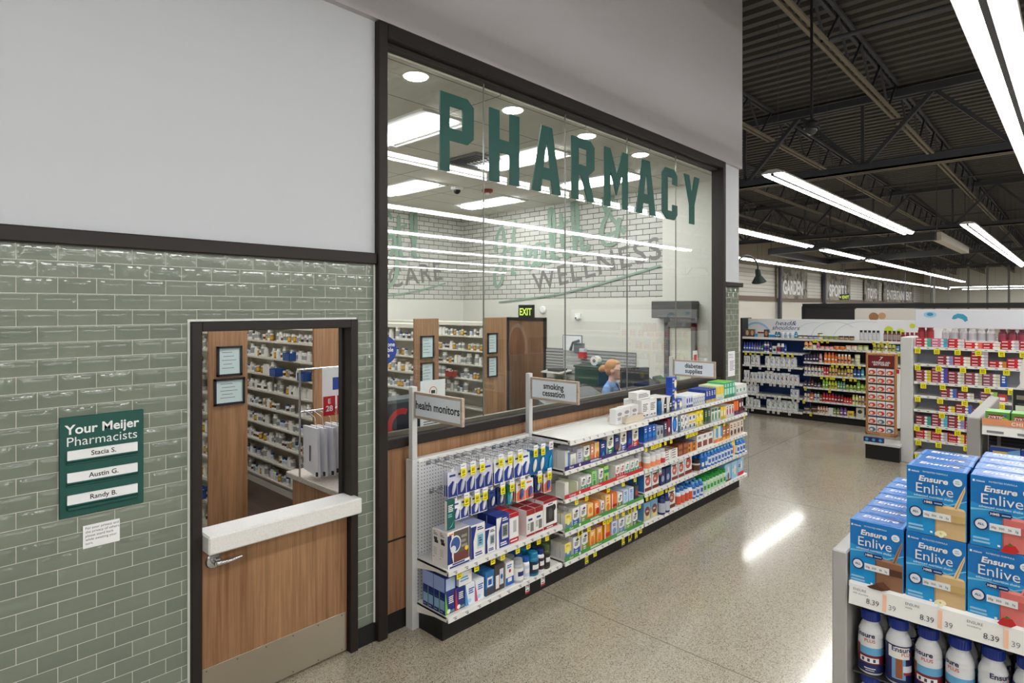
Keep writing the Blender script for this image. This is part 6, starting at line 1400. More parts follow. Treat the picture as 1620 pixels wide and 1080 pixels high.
unitrow(HX, HY[0], lv1[3], [F_(WS, WS, .04, .19, G_, 'narrow white bottle at the left', 3), .02, F_(WS, WS, .085, .21, G_, 'wide white bottle with grey mark', 2), .12, F_(WS, WS, .10, .2, (150, 160, 170), 'big white bottle with silver mark', 6)], 'on the fourth shelf from below ' + L1, [.18, .38, .56, .66, .76, .98], TAGWS, 'white price tag')
unitrow(HX, HY[0], lv1[4], [B_((40, 60, 140), NV, .05, .19, 'navy bottle', 4, 1, (60, 90, 180)), B_((50, 60, 110), (30, 40, 90), .05, .19, 'ink blue bottle with lilac label', 3, 1, (120, 120, 180)), B_((60, 130, 120), NV, .05, .17, 'teal green bottle', 1), B_(W_, (120, 90, 150), .055, .21, 'white bottle with violet cap', 2, 1, (110, 100, 170)), B_((30, 40, 80), K_, .05, .2, 'midnight blue bottle', 1), (carton(.09, .13, .06, W_, [('r', .2, .2, .8, .6, (60, 90, 80))]), .09, 1, 1, .06, 'white carton with green square', 'box', 'carton'), B_(W_, WS, .075, .19, 'white pump bottle with red label', 1, 1, (170, 50, 70)), B_(W_, WS, .075, .19, 'white pump bottle with navy label', 1, 1, (50, 60, 130)), B_((60, 100, 190), NV, .04, .18, 'small bright blue bottle at the right', 1)], 'on the top but one shelf ' + L1, [.08, .18, .28, .42, .6, .84, .95, 1.04])
L2 = 'of the dark backed unit'
unitrow(HX, HY[1], lv2[0], [(jar(.05, .1, (210, 200, 190), K_, (120, 90, 80)), .1, 1, 1, .1, 'beige jar with dark lid', 'jar', 'jar'), .03, (jar(.055, .12, (190, 170, 150), K_, (90, 60, 40)), .11, 1, 1, .1, 'tan jar with black lid', 'jar', 'jar'), B_((226, 196, 170), (150, 110, 90), .045, .14, 'peach tube', 4), (tubbox(.09, .12, .08, W_, WS), .09, 1, 1, .08, 'white tub', 'tub', 'tub'), B_((130, 150, 90), (90, 110, 60), .055, .13, 'olive bottle', 2), B_((120, 80, 150), (90, 60, 120), .06, .15, 'purple bottle', 2), (carton(.11, .10, .06, (226, 206, 80), [('r', .2, .2, .8, .6, (170, 130, 40))]), .11, 1, 1, .06, 'mustard yellow carton', 'box', 'carton'), .04, (carton(.13, .18, .06, (206, 206, 196), [('e', .5, .6, .3, .2, (60, 60, 50))]), .13, 1, 1, .06, 'white and black picture carton', 'box', 'carton')], 'on the bottom shelf ' + L2, [.15])
unitrow(HX, HY[1], lv2[1], [B_((220, 210, 190), K_, .05, .16, 'cream bottle with black cap', 2), B_((210, 110, 60), (140, 50, 30), .07, .15, 'orange red bottle', 1), B_((190, 200, 210), K_, .05, .17, 'silver bottle', 2), B_((150, 80, 50), BR, .05, .13, 'brown bottle', 1), B_((186, 30, 40), (150, 20, 30), .05, .17, 'red bottle', 4), B_((150, 30, 46), K_, .05, .16, 'dark red bottle', 3), B_((210, 60, 50), (160, 30, 30), .045, .12, 'small red bottle', 3), B_((226, 226, 150), (200, 200, 90), .05, .18, 'pale lemon bottle', 2), B_((200, 180, 120), (240, 240, 230), .05, .17, 'sand coloured bottle', 2), B_((190, 60, 80), (150, 30, 50), .05, .18, 'rose red bottle', 2)], 'on the second shelf from below ' + L2, [.02])
unitrow(HX, HY[1], lv2[2], [B_((70, 50, 60), K_, .06, .12, 'plum black bottle', 2), B_((100, 50, 40), K_, .05, .15, 'mahogany bottle', 1), B_((80, 70, 80), K_, .06, .10, 'smoky short bottle', 2), .03, B_((130, 180, 60), (110, 160, 50), .05, .17, 'apple green bottle', 2), B_((200, 200, 60), (150, 160, 50), .05, .15, 'yellow green bottle', 3), B_((110, 160, 120), (80, 130, 90), .045, .15, 'sage bottle', 3), B_((160, 190, 80), (200, 210, 90), .06, .10, 'short lime bottle', 3), B_((130, 170, 60), (70, 110, 40), .06, .19, 'tall grass green bottle', 1), B_((180, 200, 80), (110, 150, 60), .06, .13, 'pear green bottle', 2)], 'on the third shelf from below ' + L2, [.05, .5])
unitrow(HX, HY[1], lv2[3], [B_((214, 206, 196), (120, 100, 90), .06, .17, 'ivory bottle with taupe cap', 5), B_((210, 190, 170), RD, .045, .17, 'beige bottle with red cap', 1), B_((200, 60, 80), (230, 100, 120), .04, .16, 'coral bottle', 2), B_((206, 176, 90), (150, 120, 50), .05, .18, 'gold bottle', 3), B_((170, 140, 60), (110, 90, 40), .05, .15, 'bronze bottle', 3), B_((220, 190, 110), K_, .05, .19, 'honey bottle', 2), B_((40, 80, 150), (30, 50, 110), .06, .17, 'cobalt bottle', 2), B_((60, 140, 160), (30, 70, 120), .06, .18, 'turquoise bottle', 1)], 'on the fourth shelf from below ' + L2, [.35, .45, .52, .57, .75, .87, .95])
unitrow(HX, HY[1], lv2[4], [B_((70, 50, 90), K_, .05, .15, 'aubergine bottle', 3), B_((60, 40, 70), K_, .055, .17, 'dark violet bottle', 2), B_((226, 180, 180), (200, 150, 150), .055, .17, 'blush bottle', 1), .03, B_((230, 130, 50), (190, 80, 30), .06, .2, 'orange bottle', 3), B_((220, 110, 60), (150, 60, 30), .05, .18, 'burnt orange bottle', 1), B_((230, 160, 100), (240, 240, 230), .055, .18, 'apricot bottle with white cap', 4), B_((190, 180, 150), K_, .06, .13, 'khaki bottle with black cap', 1), (jar(.045, .06, (220, 220, 190), (200, 206, 150)), .09, 1, 1, .09, 'pale green flat jar', 'jar', 'jar', 3, .062)], 'on the fifth shelf from below ' + L2, [.55, .63, .72, .82, .9, 1.02])
unitrow(HX, HY[1], lv2[5], [B_((236, 180, 110), (240, 150, 60), .075, .13, 'wide amber bottle', 2), (tubbox(.07, .07, .07, W_, (206, 206, 206)), .07, 1, 1, .07, 'low white tub with grey lid', 'tub', 'tub'), B_((226, 120, 140), (240, 160, 170), .06, .12, 'pink bottle', 1), (jar(.04, .05, (230, 190, 190), (220, 110, 110)), .08, 3, 1, .08, 'rose flat jar', 'jar', 'jar'), (jar(.05, .06, (220, 130, 60), (240, 170, 110)), .1, 2, 1, .08, 'orange flat jar', 'jar', 'jar'), (jar(.05, .08, (230, 226, 210), (236, 170, 150)), .1, 2, 1, .08, 'cream jar with salmon lid', 'jar', 'jar'), (jar(.045, .09, (220, 220, 180), (150, 170, 100)), .09, 2, 1, .08, 'pale jar with green lid', 'jar', 'jar')], 'on the shelf below the long top shelf ' + L2, [])
TT = 'on the long top shelf of the far units'
pic = lambda c, c2: carton(.10, .16, .06, c, [('e', .5, .5, .3, .35, c2), ('r', 0, 0, 1, .15, K_)])
unitrow(HX, HY[0], 1.648, [.03, (pic((110, 84, 60), (206, 170, 130)), .10, 2, 1, .06, 'hair dye carton with a portrait', 'box', 'carton'), (carton(.06, .07, .06, SKY, []), .06, 1, 1, .06, 'sky blue low carton', 'box', 'carton'), (carton(.13, .11, .06, (200, 200, 200), [('r', 0, .7, 1, 1, (140, 30, 40))]), .13, 1, 1, .06, 'grey carton with dark red top', 'box', 'carton'), (pic((70, 56, 50), (180, 130, 100)), .09, 1, 1, .06, 'slim dark hair dye carton', 'box', 'carton'), (carton(.13, .09, .06, (50, 140, 200), [('r', 0, .6, 1, 1, W_)]), .13, 1, 1, .06, 'bright blue carton with white top', 'box', 'carton'), B_((40, 120, 150), K_, .05, .12, 'petrol bottle', 2), (jar(.045, .11, (226, 226, 226), WS, (180, 200, 220)), .09, 3, 1, .09, 'white round jar', 'jar', 'jar'), B_((60, 150, 180), (40, 110, 150), .06, .13, 'aqua bottle', 1), (jar(.045, .06, (110, 90, 60), K_, (226, 220, 200)), .09, 2, 1, .08, 'brown flat jar with black lid', 'jar', 'jar'), (jar(.045, .06, (70, 80, 130), (60, 60, 90), (190, 196, 220)), .09, 2, 1, .08, 'slate blue flat jar', 'jar', 'jar'), (jar(.045, .055, (230, 226, 190), K_), .09, 1, 1, .08, 'cream flat jar, two stacked', 'jar', 'jar', 2, .056), (jar(.045, .06, (150, 160, 90), (110, 130, 60)), .09, 3, 1, .08, 'olive green jar', 'jar', 'jar'), (jar(.045, .07, (60, 40, 34), K_, (200, 160, 120)), .09, 3, 1, .08, 'dark brown jar', 'jar', 'jar'), .08,
    (bottle(.032, .19, (190, 190, 194), K_, (206, 206, 210), capr=.75, caph=.22), .066, 5, 1, .06, 'silver spray can with black cap', 'bottle', 'spray_can'), .05, (bottle(.032, .19, (110, 30, 44), K_, (160, 140, 140), capr=.75, caph=.22), .066, 4, 1, .06, 'dark red spray can with black cap', 'bottle', 'spray_can'), (bottle(.032, .17, (120, 30, 40), (140, 40, 50), (160, 50, 60), capr=.75, caph=.22), .066, 4, 1, .06, 'maroon bottle at the right end', 'bottle', 'bottle')], TT, [1.45, 1.5, 1.6, 1.7, 2.5, 2.62, 2.72])
unitrow(HX, HY[2], 1.2 + .255, [B_((190, 180, 80), (120, 130, 60), .06, .15, 'gold and green bottle', 3), B_(W_, K_, .05, .13, 'white bottle with black cap', 1), B_((200, 190, 90), (60, 120, 110), .06, .15, 'yellow bottle with teal cap', 2), B_((100, 150, 160), NV, .06, .13, 'grey blue bottle', 3)], 'on the shelf above the battery display', [.05, .17, .3, .45, .55])
# dark fascia behind
t = thing('fascia_beam', 'long black fascia beam hanging behind the headers', 'beam', (14.2, 4.52, 0), -PI / 2)
b = MB(); b.bbox(0, 0, 2.26, 10, .1, 2.36, BLK, .004); obj('beam', b, t)
b = MB(); b.box(0, -.02, 1.6, 1.05, .1, 2.26, M((34, 32, 34), .4, name='dark_panel')); b.box(0, -.04, 1.6, .05, .1, 2.3, BLK); obj('side_panel', b, t)
b = MB(); b.box(1.05, 0, 1.9, 3.3, .03, 2.24, M((206, 200, 192), .5, name='poster_cream')); 
for x, z, c, r in ((1.4, 2.08, (150, 110, 70), .09), (1.55, 2.1, (190, 150, 110), .07), (2.55, 2.06, (200, 40, 70), .07), (2.7, 2.06, (40, 150, 160), .1), (2.85, 2.06, (200, 50, 80), .08)):
    b.T = Matrix.Translation((x, -.002, z)) @ Matrix.Rotation(PI / 2, 4, 'X'); b.lathe([(r, 0), (r, .0005)], M(c, .5, name='print'), 16); b.T = Matrix.Identity(4)
obj('poster', b, t)
# --- battery display
t = thing('battery_display', 'tall wooden framed display rack hung with red battery packs', 'display', (10.25, 2.36, 0), -PI / 2)
BW = wood_mat('amber_wood', (150, 92, 50), (196, 140, 90)); w = .40
b = MB(); b.bbox(0, 0, .36, .03, .10, 1.58, BW, .008); b.bbox(w - .03, 0, .36, w, .10, 1.58, BW, .008); b.bbox(0, 0, .36, w, .10, .40, BW, .008); b.bbox(0, 0, 1.55, w, .10, 1.585, BW, .008); obj('frame', b, t)
b = MB(); b.box(.03, .05, .38, w - .03, .07, 1.56, M((120, 76, 50), .5, name='brown_backboard'))
for z, c in ((1.17, (200, 90, 50)), (.88, (220, 190, 40)), (.63, (60, 80, 130))): b.box(.03, .03, z, w - .03, .05, z + .02, M(c, .5, name='divider_strip'))
obj('back_board', b, t)
b = MB(); b.box(.03, .02, 1.38, w - .03, .04, 1.55, M((120, 24, 30), .5, name='header_red')); b.text('HEARING AID', (w / 2, .019, 1.435), U, V, .038, PAPER, bold=.02); b.text('BATTERIES', (w / 2, .019, 1.40), U, V, .042, PAPER, bold=.02); b.text('7', (w / 2, .019, 1.475), U, V, .08, PAPER, bold=.01, shear=.4); obj('header', b, t)
b = MB(); b.box(w + .005, .0, .5, w + .035, .08, 1.36, WHITE); b.box(w + .005, -.002, 1.3, w + .035, 0, 1.36, RED); obj('side_strip', b, t)
def bpack(c): return carton(.105, .095, .012, (226, 226, 226), [('e', .5, .4, .42, .34, c), ('e', .4, .35, .2, .2, (240, 210, 190)), ('r', .05, .8, .95, .97, W_)])
for rI, z in enumerate((1.27, 1.15 - .07, .98, .97 - .08, .73 + .02, .66, .54, .44)):
    z = 1.26 - rI * .122
    for cI in range(3):
        c = (210, 60, 40) if (rI + cI) % 7 != 6 and rI < 6 else ((50, 110, 140) if (rI + cI) % 2 else (200, 50, 50))
        S = Shelf((10.25, 2.36, z), -PI / 2, 'hanging on the wooden battery display'); hh = ('left', 'middle', 'right')[cI]
        S.put(bpack(c), .085 + cI * .115, .015, 0, f'{"red" if c[0] > 100 else "teal"} and white battery pack, {("top","second","third","fourth","fifth","sixth","seventh","lowest")[rI]} row {hh},', 'battery pack', 'battery_pack')
t = thing('endcap_base', 'low grey shelf on a black base below the battery display', 'shelf', (10.22, 2.36, 0), -PI / 2)
b = MB(); b.bbox(0, .02, 0, .44, .4, .22, BLACK, .003); obj('base', b, t)
b = MB(); b.bbox(-.01, -.01, .22, .45, .4, .255, POST, .003); obj('shelf', b, t)
S = Shelf((10.2, 2.38, .256), -PI / 2, 'on the low shelf below the battery display')
S.facing(carton(.085, .07, .05, (34, 44, 100), [('e', .5, .5, .25, .3, SKY)]), 0, .085, 'small navy carton', 'box', 'carton', 3, 1)
b = MB(); b.bbox(0, 0, 0, .15, .75, 1.83, POST, .006); solo('end_post', b, 'tall light grey end panel between the battery display and the toothpaste', 'panel', (10.35, 1.93, 0), -PI / 2)
# --- toothpaste unit
TX = 10.42; TYa, TYb = 1.775, -1.2
lt = [0.155, 0.36, 0.565, 0.785, 0.99, 1.19, 1.45, 1.695]
unit('toothpaste_unit', 'toothpaste shelving unit with blue grey pegboard back and white shelves', TX, TYa, TYb, 1.72, .36, lt, PEGY)
b = MB(); b.bbox(0, 0, 1.97, 3.0, .03, 2.235, M((214, 220, 228), .45, name='header_board_pale'), .004)
for x, z, rx, rz_, c in ((.18, 2.16, .08, .045, (150, 200, 224)), (.18, 2.165, .04, .025, (60, 140, 180))): 
    n = 18; b.poly([(x + rx * math.cos(2 * PI * q / n), -.001 - (.0006 if rx < .05 else 0), z + rz_ * math.sin(2 * PI * q / n)) for q in range(n)], M(c, .4, name='print'))
b.poly([(.44 + x * .17, -.001, 2.08 + z * .1) for x, z in ((0, .2), (.1, .7), (.4, 1.0), (.8, .9), (1.05, .5), (1.1, 0), (.9, -.2), (.75, .15), (.45, .35), (.2, .15))], M((60, 150, 184), .4, name='print'))
solo('header_board', b, 'pale header board with a blue wave mark over the toothpaste', 'sign', (TX + .25, TYa + .02, 0), -PI / 2)
def tp(base, c2, word=None, w=.19, h=.042):
    art = [('r', .62, .05, .98, .95, c2), ('e', .66, .5, .1, .4, W_)]
    art += [('t', 'Colgate', .05, .28, .62, W_, dict(align='L', bold=.02))] if word else [('scr', .06, .25, .5, .75, 1, W_)]
    return carton(w, h, .05, base, art, top=tuple(min(255, v + 10) for v in base))
tpr = tp(RD, (180, 186, 196), 1); tpw = tp((150, 60, 76), (206, 210, 196)); tpl = tp((130, 70, 96), (150, 206, 90)); tpb = tp((150, 50, 70), (60, 110, 190)); tpg = tp((140, 50, 60), (50, 160, 150)); tpy = tp((150, 50, 60), (220, 206, 60)); tpp = tp((150, 50, 64), (150, 150, 206))
def TPx(me, desc, hi, n=1, deep=1, h=.042): return (me, .19, n, deep, .05, desc, 'box', 'toothpaste_carton', hi, h)
def tprow(z, items, place, tags, col='toothpaste unit'):
    unitrow(TX, TYa, z, items, f'on the {place} shelf of the {col}', tags, TAGYS, 'large yellow price tag')
tprow(lt[0], [.76, TPx(tp(RD, (120, 150, 200), 1), 'red toothpaste carton with blue end', 3, 2)], 'bottom', [.05])
tprow(lt[1], [TPx(tp(RD, (206, 200, 140), 1), 'red toothpaste carton with cream end', 3), .0, TPx(tpr, 'red toothpaste carton with silver end', 3, 1, 2), .0, TPx(tp(RD, (226, 200, 90), 1), 'red toothpaste carton with gold end', 3), TPx(tp(RD, (220, 150, 60), 1), 'red toothpaste carton with orange end', 3)], 'second lowest', [.06, .3, .62])
tprow(lt[2], [TPx(tpg, 'dark red toothpaste carton with teal end', 3), TPx(tp((150, 50, 70), (90, 190, 220)), 'dark red toothpaste carton with light blue end', 4), TPx(tpp, 'dark red toothpaste carton with lilac end', 4), TPx(tp((150, 50, 70), (90, 70, 120)), 'dark red toothpaste carton with violet end', 3)], 'third lowest', [.04, .3, .52, .78])
tprow(lt[3], [.28, TPx(tpy, 'wine toothpaste carton with yellow end', 2), TPx(tpb, 'wine toothpaste carton with blue end', 3), TPx(tpl, 'wine toothpaste carton with lime end', 2)], 'fourth lowest', [.34, .56, .76, .84])
tprow(lt[4], [.30, TPx(tpb, 'plum toothpaste carton with blue end', 3), TPx(tpw, 'plum toothpaste carton with white end', 2), .06, TPx(tpl, 'plum toothpaste carton with lime end', 3), .0, (carton(.09, .1, .05, (206, 60, 70), [('r', .2, .2, .8, .6, W_)]), .09, 1, 1, .05, 'upright red and white carton', 'box', 'carton')], 'fifth lowest', [.05, .32, .6, .8, 1.0])
tprow(lt[5], [TPx(tpy, 'rose red toothpaste carton with yellow end', 4), TPx(tp((160, 60, 80), (60, 80, 180)), 'rose red toothpaste carton with indigo end', 5), TPx(tpw, 'rose red toothpaste carton with ivory end', 4), TPx(tp((150, 70, 84), (190, 196, 170)), 'rose red toothpaste carton with grey green end', 4), TPx(tp((140, 80, 100), (210, 210, 190)), 'mauve toothpaste carton', 4), (carton(.06, .17, .05, (30, 90, 180), [('scr', .2, .3, .8, .9, 3, W_)]), .06, 1, 1, .05, 'upright blue carton', 'box', 'carton')], 'sixth lowest', [.12, .35, .6, .85, 1.1, 1.4])
tprow(lt[6], [.26, TPx(tpp, 'maroon toothpaste carton with lilac end', 3), TPx(tp(RD, (226, 220, 206)), 'red toothpaste carton with ring end', 3), TPx(tp((180, 24, 40), (190, 196, 206)), 'deep red toothpaste carton in the tall stack', 5), TPx(tp(RD, (200, 140, 60)), 'red toothpaste carton with bronze end', 2), TPx(tp((196, 30, 50), (206, 206, 210)), 'red toothpaste carton with pearl end', 3), (carton(.09, .17, .05, (226, 210, 214), [('e', .5, .5, .3, .2, RD)]), .09, 1, 1, .05, 'upright white carton with red disc', 'box', 'carton')], 'seventh lowest', [.05, .3, .58, .8, 1.05, 1.3])
tprow(lt[7], [TPx(tp((180, 40, 60), (60, 190, 170)), 'toothpaste carton with green end on the left', 3), TPx(tp((206, 120, 150), (60, 170, 190)), 'pink toothpaste carton with turquoise end', 3), TPx(tp((200, 24, 36), (216, 216, 220)), 'vivid red toothpaste carton with white end', 3), TPx(tp((214, 40, 40), (230, 120, 100)), 'vivid red toothpaste carton with coral end', 2), TPx(tp((190, 20, 36), (230, 226, 210)), 'vivid red toothpaste carton with cream ring end', 2), TPx(tp((180, 20, 36), (200, 200, 206)), 'vivid red toothpaste carton with silver end', 3, 3)], 'top', [.05, .28, .52, .75, 1.0, 1.22, 1.5])
# bottles on the unit behind, seen between header and top shelf
S = Shelf((TX + .40, TYa + .02, 1.78), -PI / 2, 'behind the toothpaste, seen under its header')
b = MB(); b.box(0, -.02, 1.75, 3, .25, 1.78, WHITE); solo('rear_shelf', b, 'narrow white rear shelf behind the toothpaste unit', 'shelf', (TX + .40, TYa, 0), -PI / 2)
S.facing(bottle(.05, .2, (130, 30, 40), (150, 40, 46), (160, 50, 56), capr=.9), 0, .1, 'dark red bottle', 'bottle', 'mouthwash_bottle', 2, 1)
S.facing(bottle(.05, .18, (214, 214, 212), WS, (190, 190, 196), capr=.7), .3, .1, 'white grey bottle', 'bottle', 'mouthwash_bottle', 6, 1)
S.facing(bottle(.05, .18, (90, 30, 50), (120, 40, 60), (150, 60, 80), capr=.7), .95, .1, 'purple red bottle', 'bottle', 'mouthwash_bottle', 3, 1)
S.facing(bottle(.05, .18, (90, 150, 130), (60, 110, 100), (190, 210, 200), capr=.7), 1.3, .1, 'green grey bottle', 'bottle', 'mouthwash_bottle', 5, 1)
# --- allergy unit (end of the near run)
ZX = 5.19; ZY = .575
t = thing('allergy_unit', 'low grey gondola end with green allergy cartons, behind the blue nutrition boxes', 'shelving', (ZX, ZY, 0), -PI / 2)
GREYP = M((150, 148, 144), .45, name='grey_side_panel')
b = MB(); b.bbox(0, 0, 0, .075, 1.35, 1.50, GREYP, .006); obj('side_panel', b, t)
b = MB(); b.box(.08, .45, 0, 1.6, .48, 1.48, PEGD); b.box(.13, .44, .1, .15, .45, 1.4, POST); obj('back_panel', b, t)
b = MB(); b.bbox(.085, .02, 1.445, 1.6, .46, 1.465, SHELFW, .002); s = obj('shelf', b, t)
b = MB(); b.prism([(.085, .02, 1.47), (.085, .0, 1.46), (.085, -.012, 1.395), (.085, .01, 1.395)], (1.5, 0, 0), WHITE); b.prism([(.11, -.0095, 1.425), (.20, -.0095, 1.425), (.20, -.0125, 1.41), (.11, -.0125, 1.41)], (0, -.0006, 0), GREYINK); b.prism([(.27, -.0095, 1.425), (.33, -.0095, 1.425), (.33, -.0125, 1.41), (.27, -.0125, 1.41)], (0, -.0006, 0), GREYINK); obj('price_rail', b, s)
b = MB(); b.box(.085, -.008, 1.462, 1.6, -.004, 1.505, M((222, 150, 106), .5, name='peach_strip')); b.text("CHILDREN'S", (.24, -.0088, 1.471), U, V, .032, PAPER, 'L', bold=.01, space=1.2); obj('category_strip', b, s)
b = MB(); b.bbox(.085, .02, 1.08, 1.6, .46, 1.10, SHELFW, .002); obj('shelf', b, t)
S = Shelf((ZX + .02, ZY - .09, 1.466), -PI / 2, 'on the grey gondola end')
zy = carton(.13, .085, .07, (86, 150, 60), [('p', [(0, 0), (1, 0), (1, .3), (.5, .2), (0, .45)], (150, 190, 60)), ('r', .12, .42, .75, .78, (150, 40, 40)), ('t', 'ZYRTEC', .44, .46, .28, W_, dict(bold=.03)), ('e', .8, .4, .14, .16, (190, 200, 50)), ('scr', .75, .65, .95, .85, 1, (60, 110, 190))], top=(130, 186, 110))
for k in range(3): 
    for q in range(2): 
        o = S.put(zy, .075 + k * .137, .0 + q * .075, .04, 'green allergy carton in the front row', 'box', 'medicine_carton', 'green allergy cartons')
        o.location.z = 1.466
b = MB(); b.bbox(0, 0, 0, .14, .02, .2, M((28, 26, 30), .35, name='black_card'), .002); b.box(.02, -.001, .13, .12, 0, .16, M((120, 110, 100), .5, name='print'))
for q in range(6): b.box(.025, -.001, .02 + q * .015, .10, 0, .025 + q * .015, M((90, 86, 90), .5, name='print'))
solo('display_card', b, 'black upright card pack behind the green allergy cartons', 'card', (ZX + .42, ZY - .22, 1.47), -PI / 2)
b = MB(); b.bbox(0, 0, 0, .14, .02, .14, M((60, 56, 96), .35, name='violet_card'), .002); b.box(.02, -.001, .04, .12, 0, .11, M((90, 90, 130), .5, name='print')); solo('display_card', b, 'dark violet upright pack right of the black card', 'card', (ZX + .42, ZY - .39, 1.47), -PI / 2)
for k, (u, lab) in enumerate(((.17, 'clear white scoop display before the black card'), (.38, 'clear white scoop display before the violet pack'))):
    b = MB(); b.prism([(-.03, 0, .02), (.03, 0, .02), (.03, 0, .10), (-.03, 0, .10)], (0, .012, 0), M((206, 204, 190), .25, name='clear_tray')); b.prism([(-.008, 0, 0), (.008, 0, 0), (.008, 0, .02), (-.008, 0, .02)], (0, .012, 0), CREAM); solo('card_holder', b, lab, 'holder', (ZX + .33, ZY - .1 - u, 1.467), -PI / 2)
S = Shelf((ZX + .05, ZY - .1, 1.101), -PI / 2, 'on the lower shelf of the grey gondola end')
S.facing(carton(.16, .2, .06, (36, 70, 160), [('p', [(.5, 0), (1, .3), (1, 1), (.6, .9)], (120, 170, 220)), ('t', 'Claritin', .05, .55, .2, W_, dict(align='L', bold=.02)), ('r', 0, .1, .12, .4, OR), ('scr', .1, .8, .6, .9, 1, YE)], top=(200, 200, 210)), .02, .16, 'blue allergy carton with white swoosh', 'box', 'medicine_carton', 4, 1)
t = thing('display_pack', 'red oval topped display at the right edge, past the grey gondola end', 'display', (7.4, onX(1613, 7.4) + .0, 1.1), -PI / 2)
n = 20; b = MB(); b.prism([(.22 + .22 * math.cos(2 * PI * q / n), 0, .5 + .40 * math.sin(2 * PI * q / n)) for q in range(n)], (0, .02, 0), M((226, 222, 216), .4, name='display_white')); obj('card', b, t)
b = MB(); b.prism([(.23 + .18 * math.cos(2 * PI * q / n), -.004, .5 + .34 * math.sin(2 * PI * q / n)) for q in range(n)], (0, .003, 0), M((140, 50, 40), .4, name='display_red')); obj('picture', b, t)
b = MB(); b.bbox(0, 0, 0, .07, .9, 1.50, GREYP, .005); solo('side_panel', b, 'grey side panel standing farther back past the gondola end', 'panel', (6.95, onX(1601, 6.95), 0), -PI / 2)
b = MB(); b.bbox(0, 0, 0, 1.2, .4, 1.1, GREYP, .005); solo('grey_plinth', b, 'grey base carrying the red oval display', 'base', (7.3, onX(1606, 7.3) - .12, 0), -PI / 2)

# --- nutrition drink gondola end in the near corner
EX = 2.05; EYl = .565
t = thing('nutrition_unit', 'grey gondola end in the near right corner stacked with blue nutrition drinks', 'shelving', (EX, EYl, 0), -PI / 2)
b = MB(); b.bbox(0, 0, 0, .042, .9, 1.50, M((176, 174, 172), .42, name='grey_side_panel_near'), .004); obj('side_panel', b, t)
b = MB(); b.box(.042, .88, 0, 1.2, .9, 1.45, PEGD); obj('back_panel', b, t)
b = MB(); b.bbox(.044, .01, 1.395, 1.2, .88, 1.412, SHELFW, .002); s = obj('shelf', b, t)
b = MB(); b.prism([(.05, .012, 1.418), (.05, 0, 1.41), (.05, -.012, 1.352), (.05, .005, 1.352)], (1.15, 0, 0), WHITE)
for k in range(4):
    u = .055 + k * .143
    if k: u -= .008
    rail = lambda x, y, z: (x, -0.0015 - (1.41 - z) * .2, z)
    def rt(txt, x, z, sz, mat, al='L', bold=0):
        b.text(txt, (x, 0, z), U, V, sz, mat, al, bold=bold, bend=lambda X, Y, x=x, z=z: rail(x + X, 0, z + Y))
    rt('8.39', u + .042, 1.366, .020, M((60, 60, 64), .6, name='price_ink')); rt('39', u + .10, 1.366, .020, M((130, 130, 134), .6, name='price_ink_pale'))
    rt('ENSURE', u + .006, 1.394, .010, GREYINK); rt('milk chocolate' if k == 0 else 'vanilla' if k == 1 else 'strawberry', u + .006, 1.385, .007, GREYINK)
    b.prism([rail(u + .084, 0, 1.358), rail(u + .094, 0, 1.358), rail(u + .094, 0, 1.404), rail(u + .084, 0, 1.404)], (0, -.0008, 0), M((240, 190, 160), .5, name='peach_tag'))
obj('price_rail', b, s)
for z in (1.135 - .005, .935): b = MB(); b.bbox(.05, .03, z - .004, 1.2, .88, z, M((40, 38, 42), .4, name='dark_tray_shelf'), .001); obj('shelf', b, t)
W1, H1, D1 = .1405, .19, .088
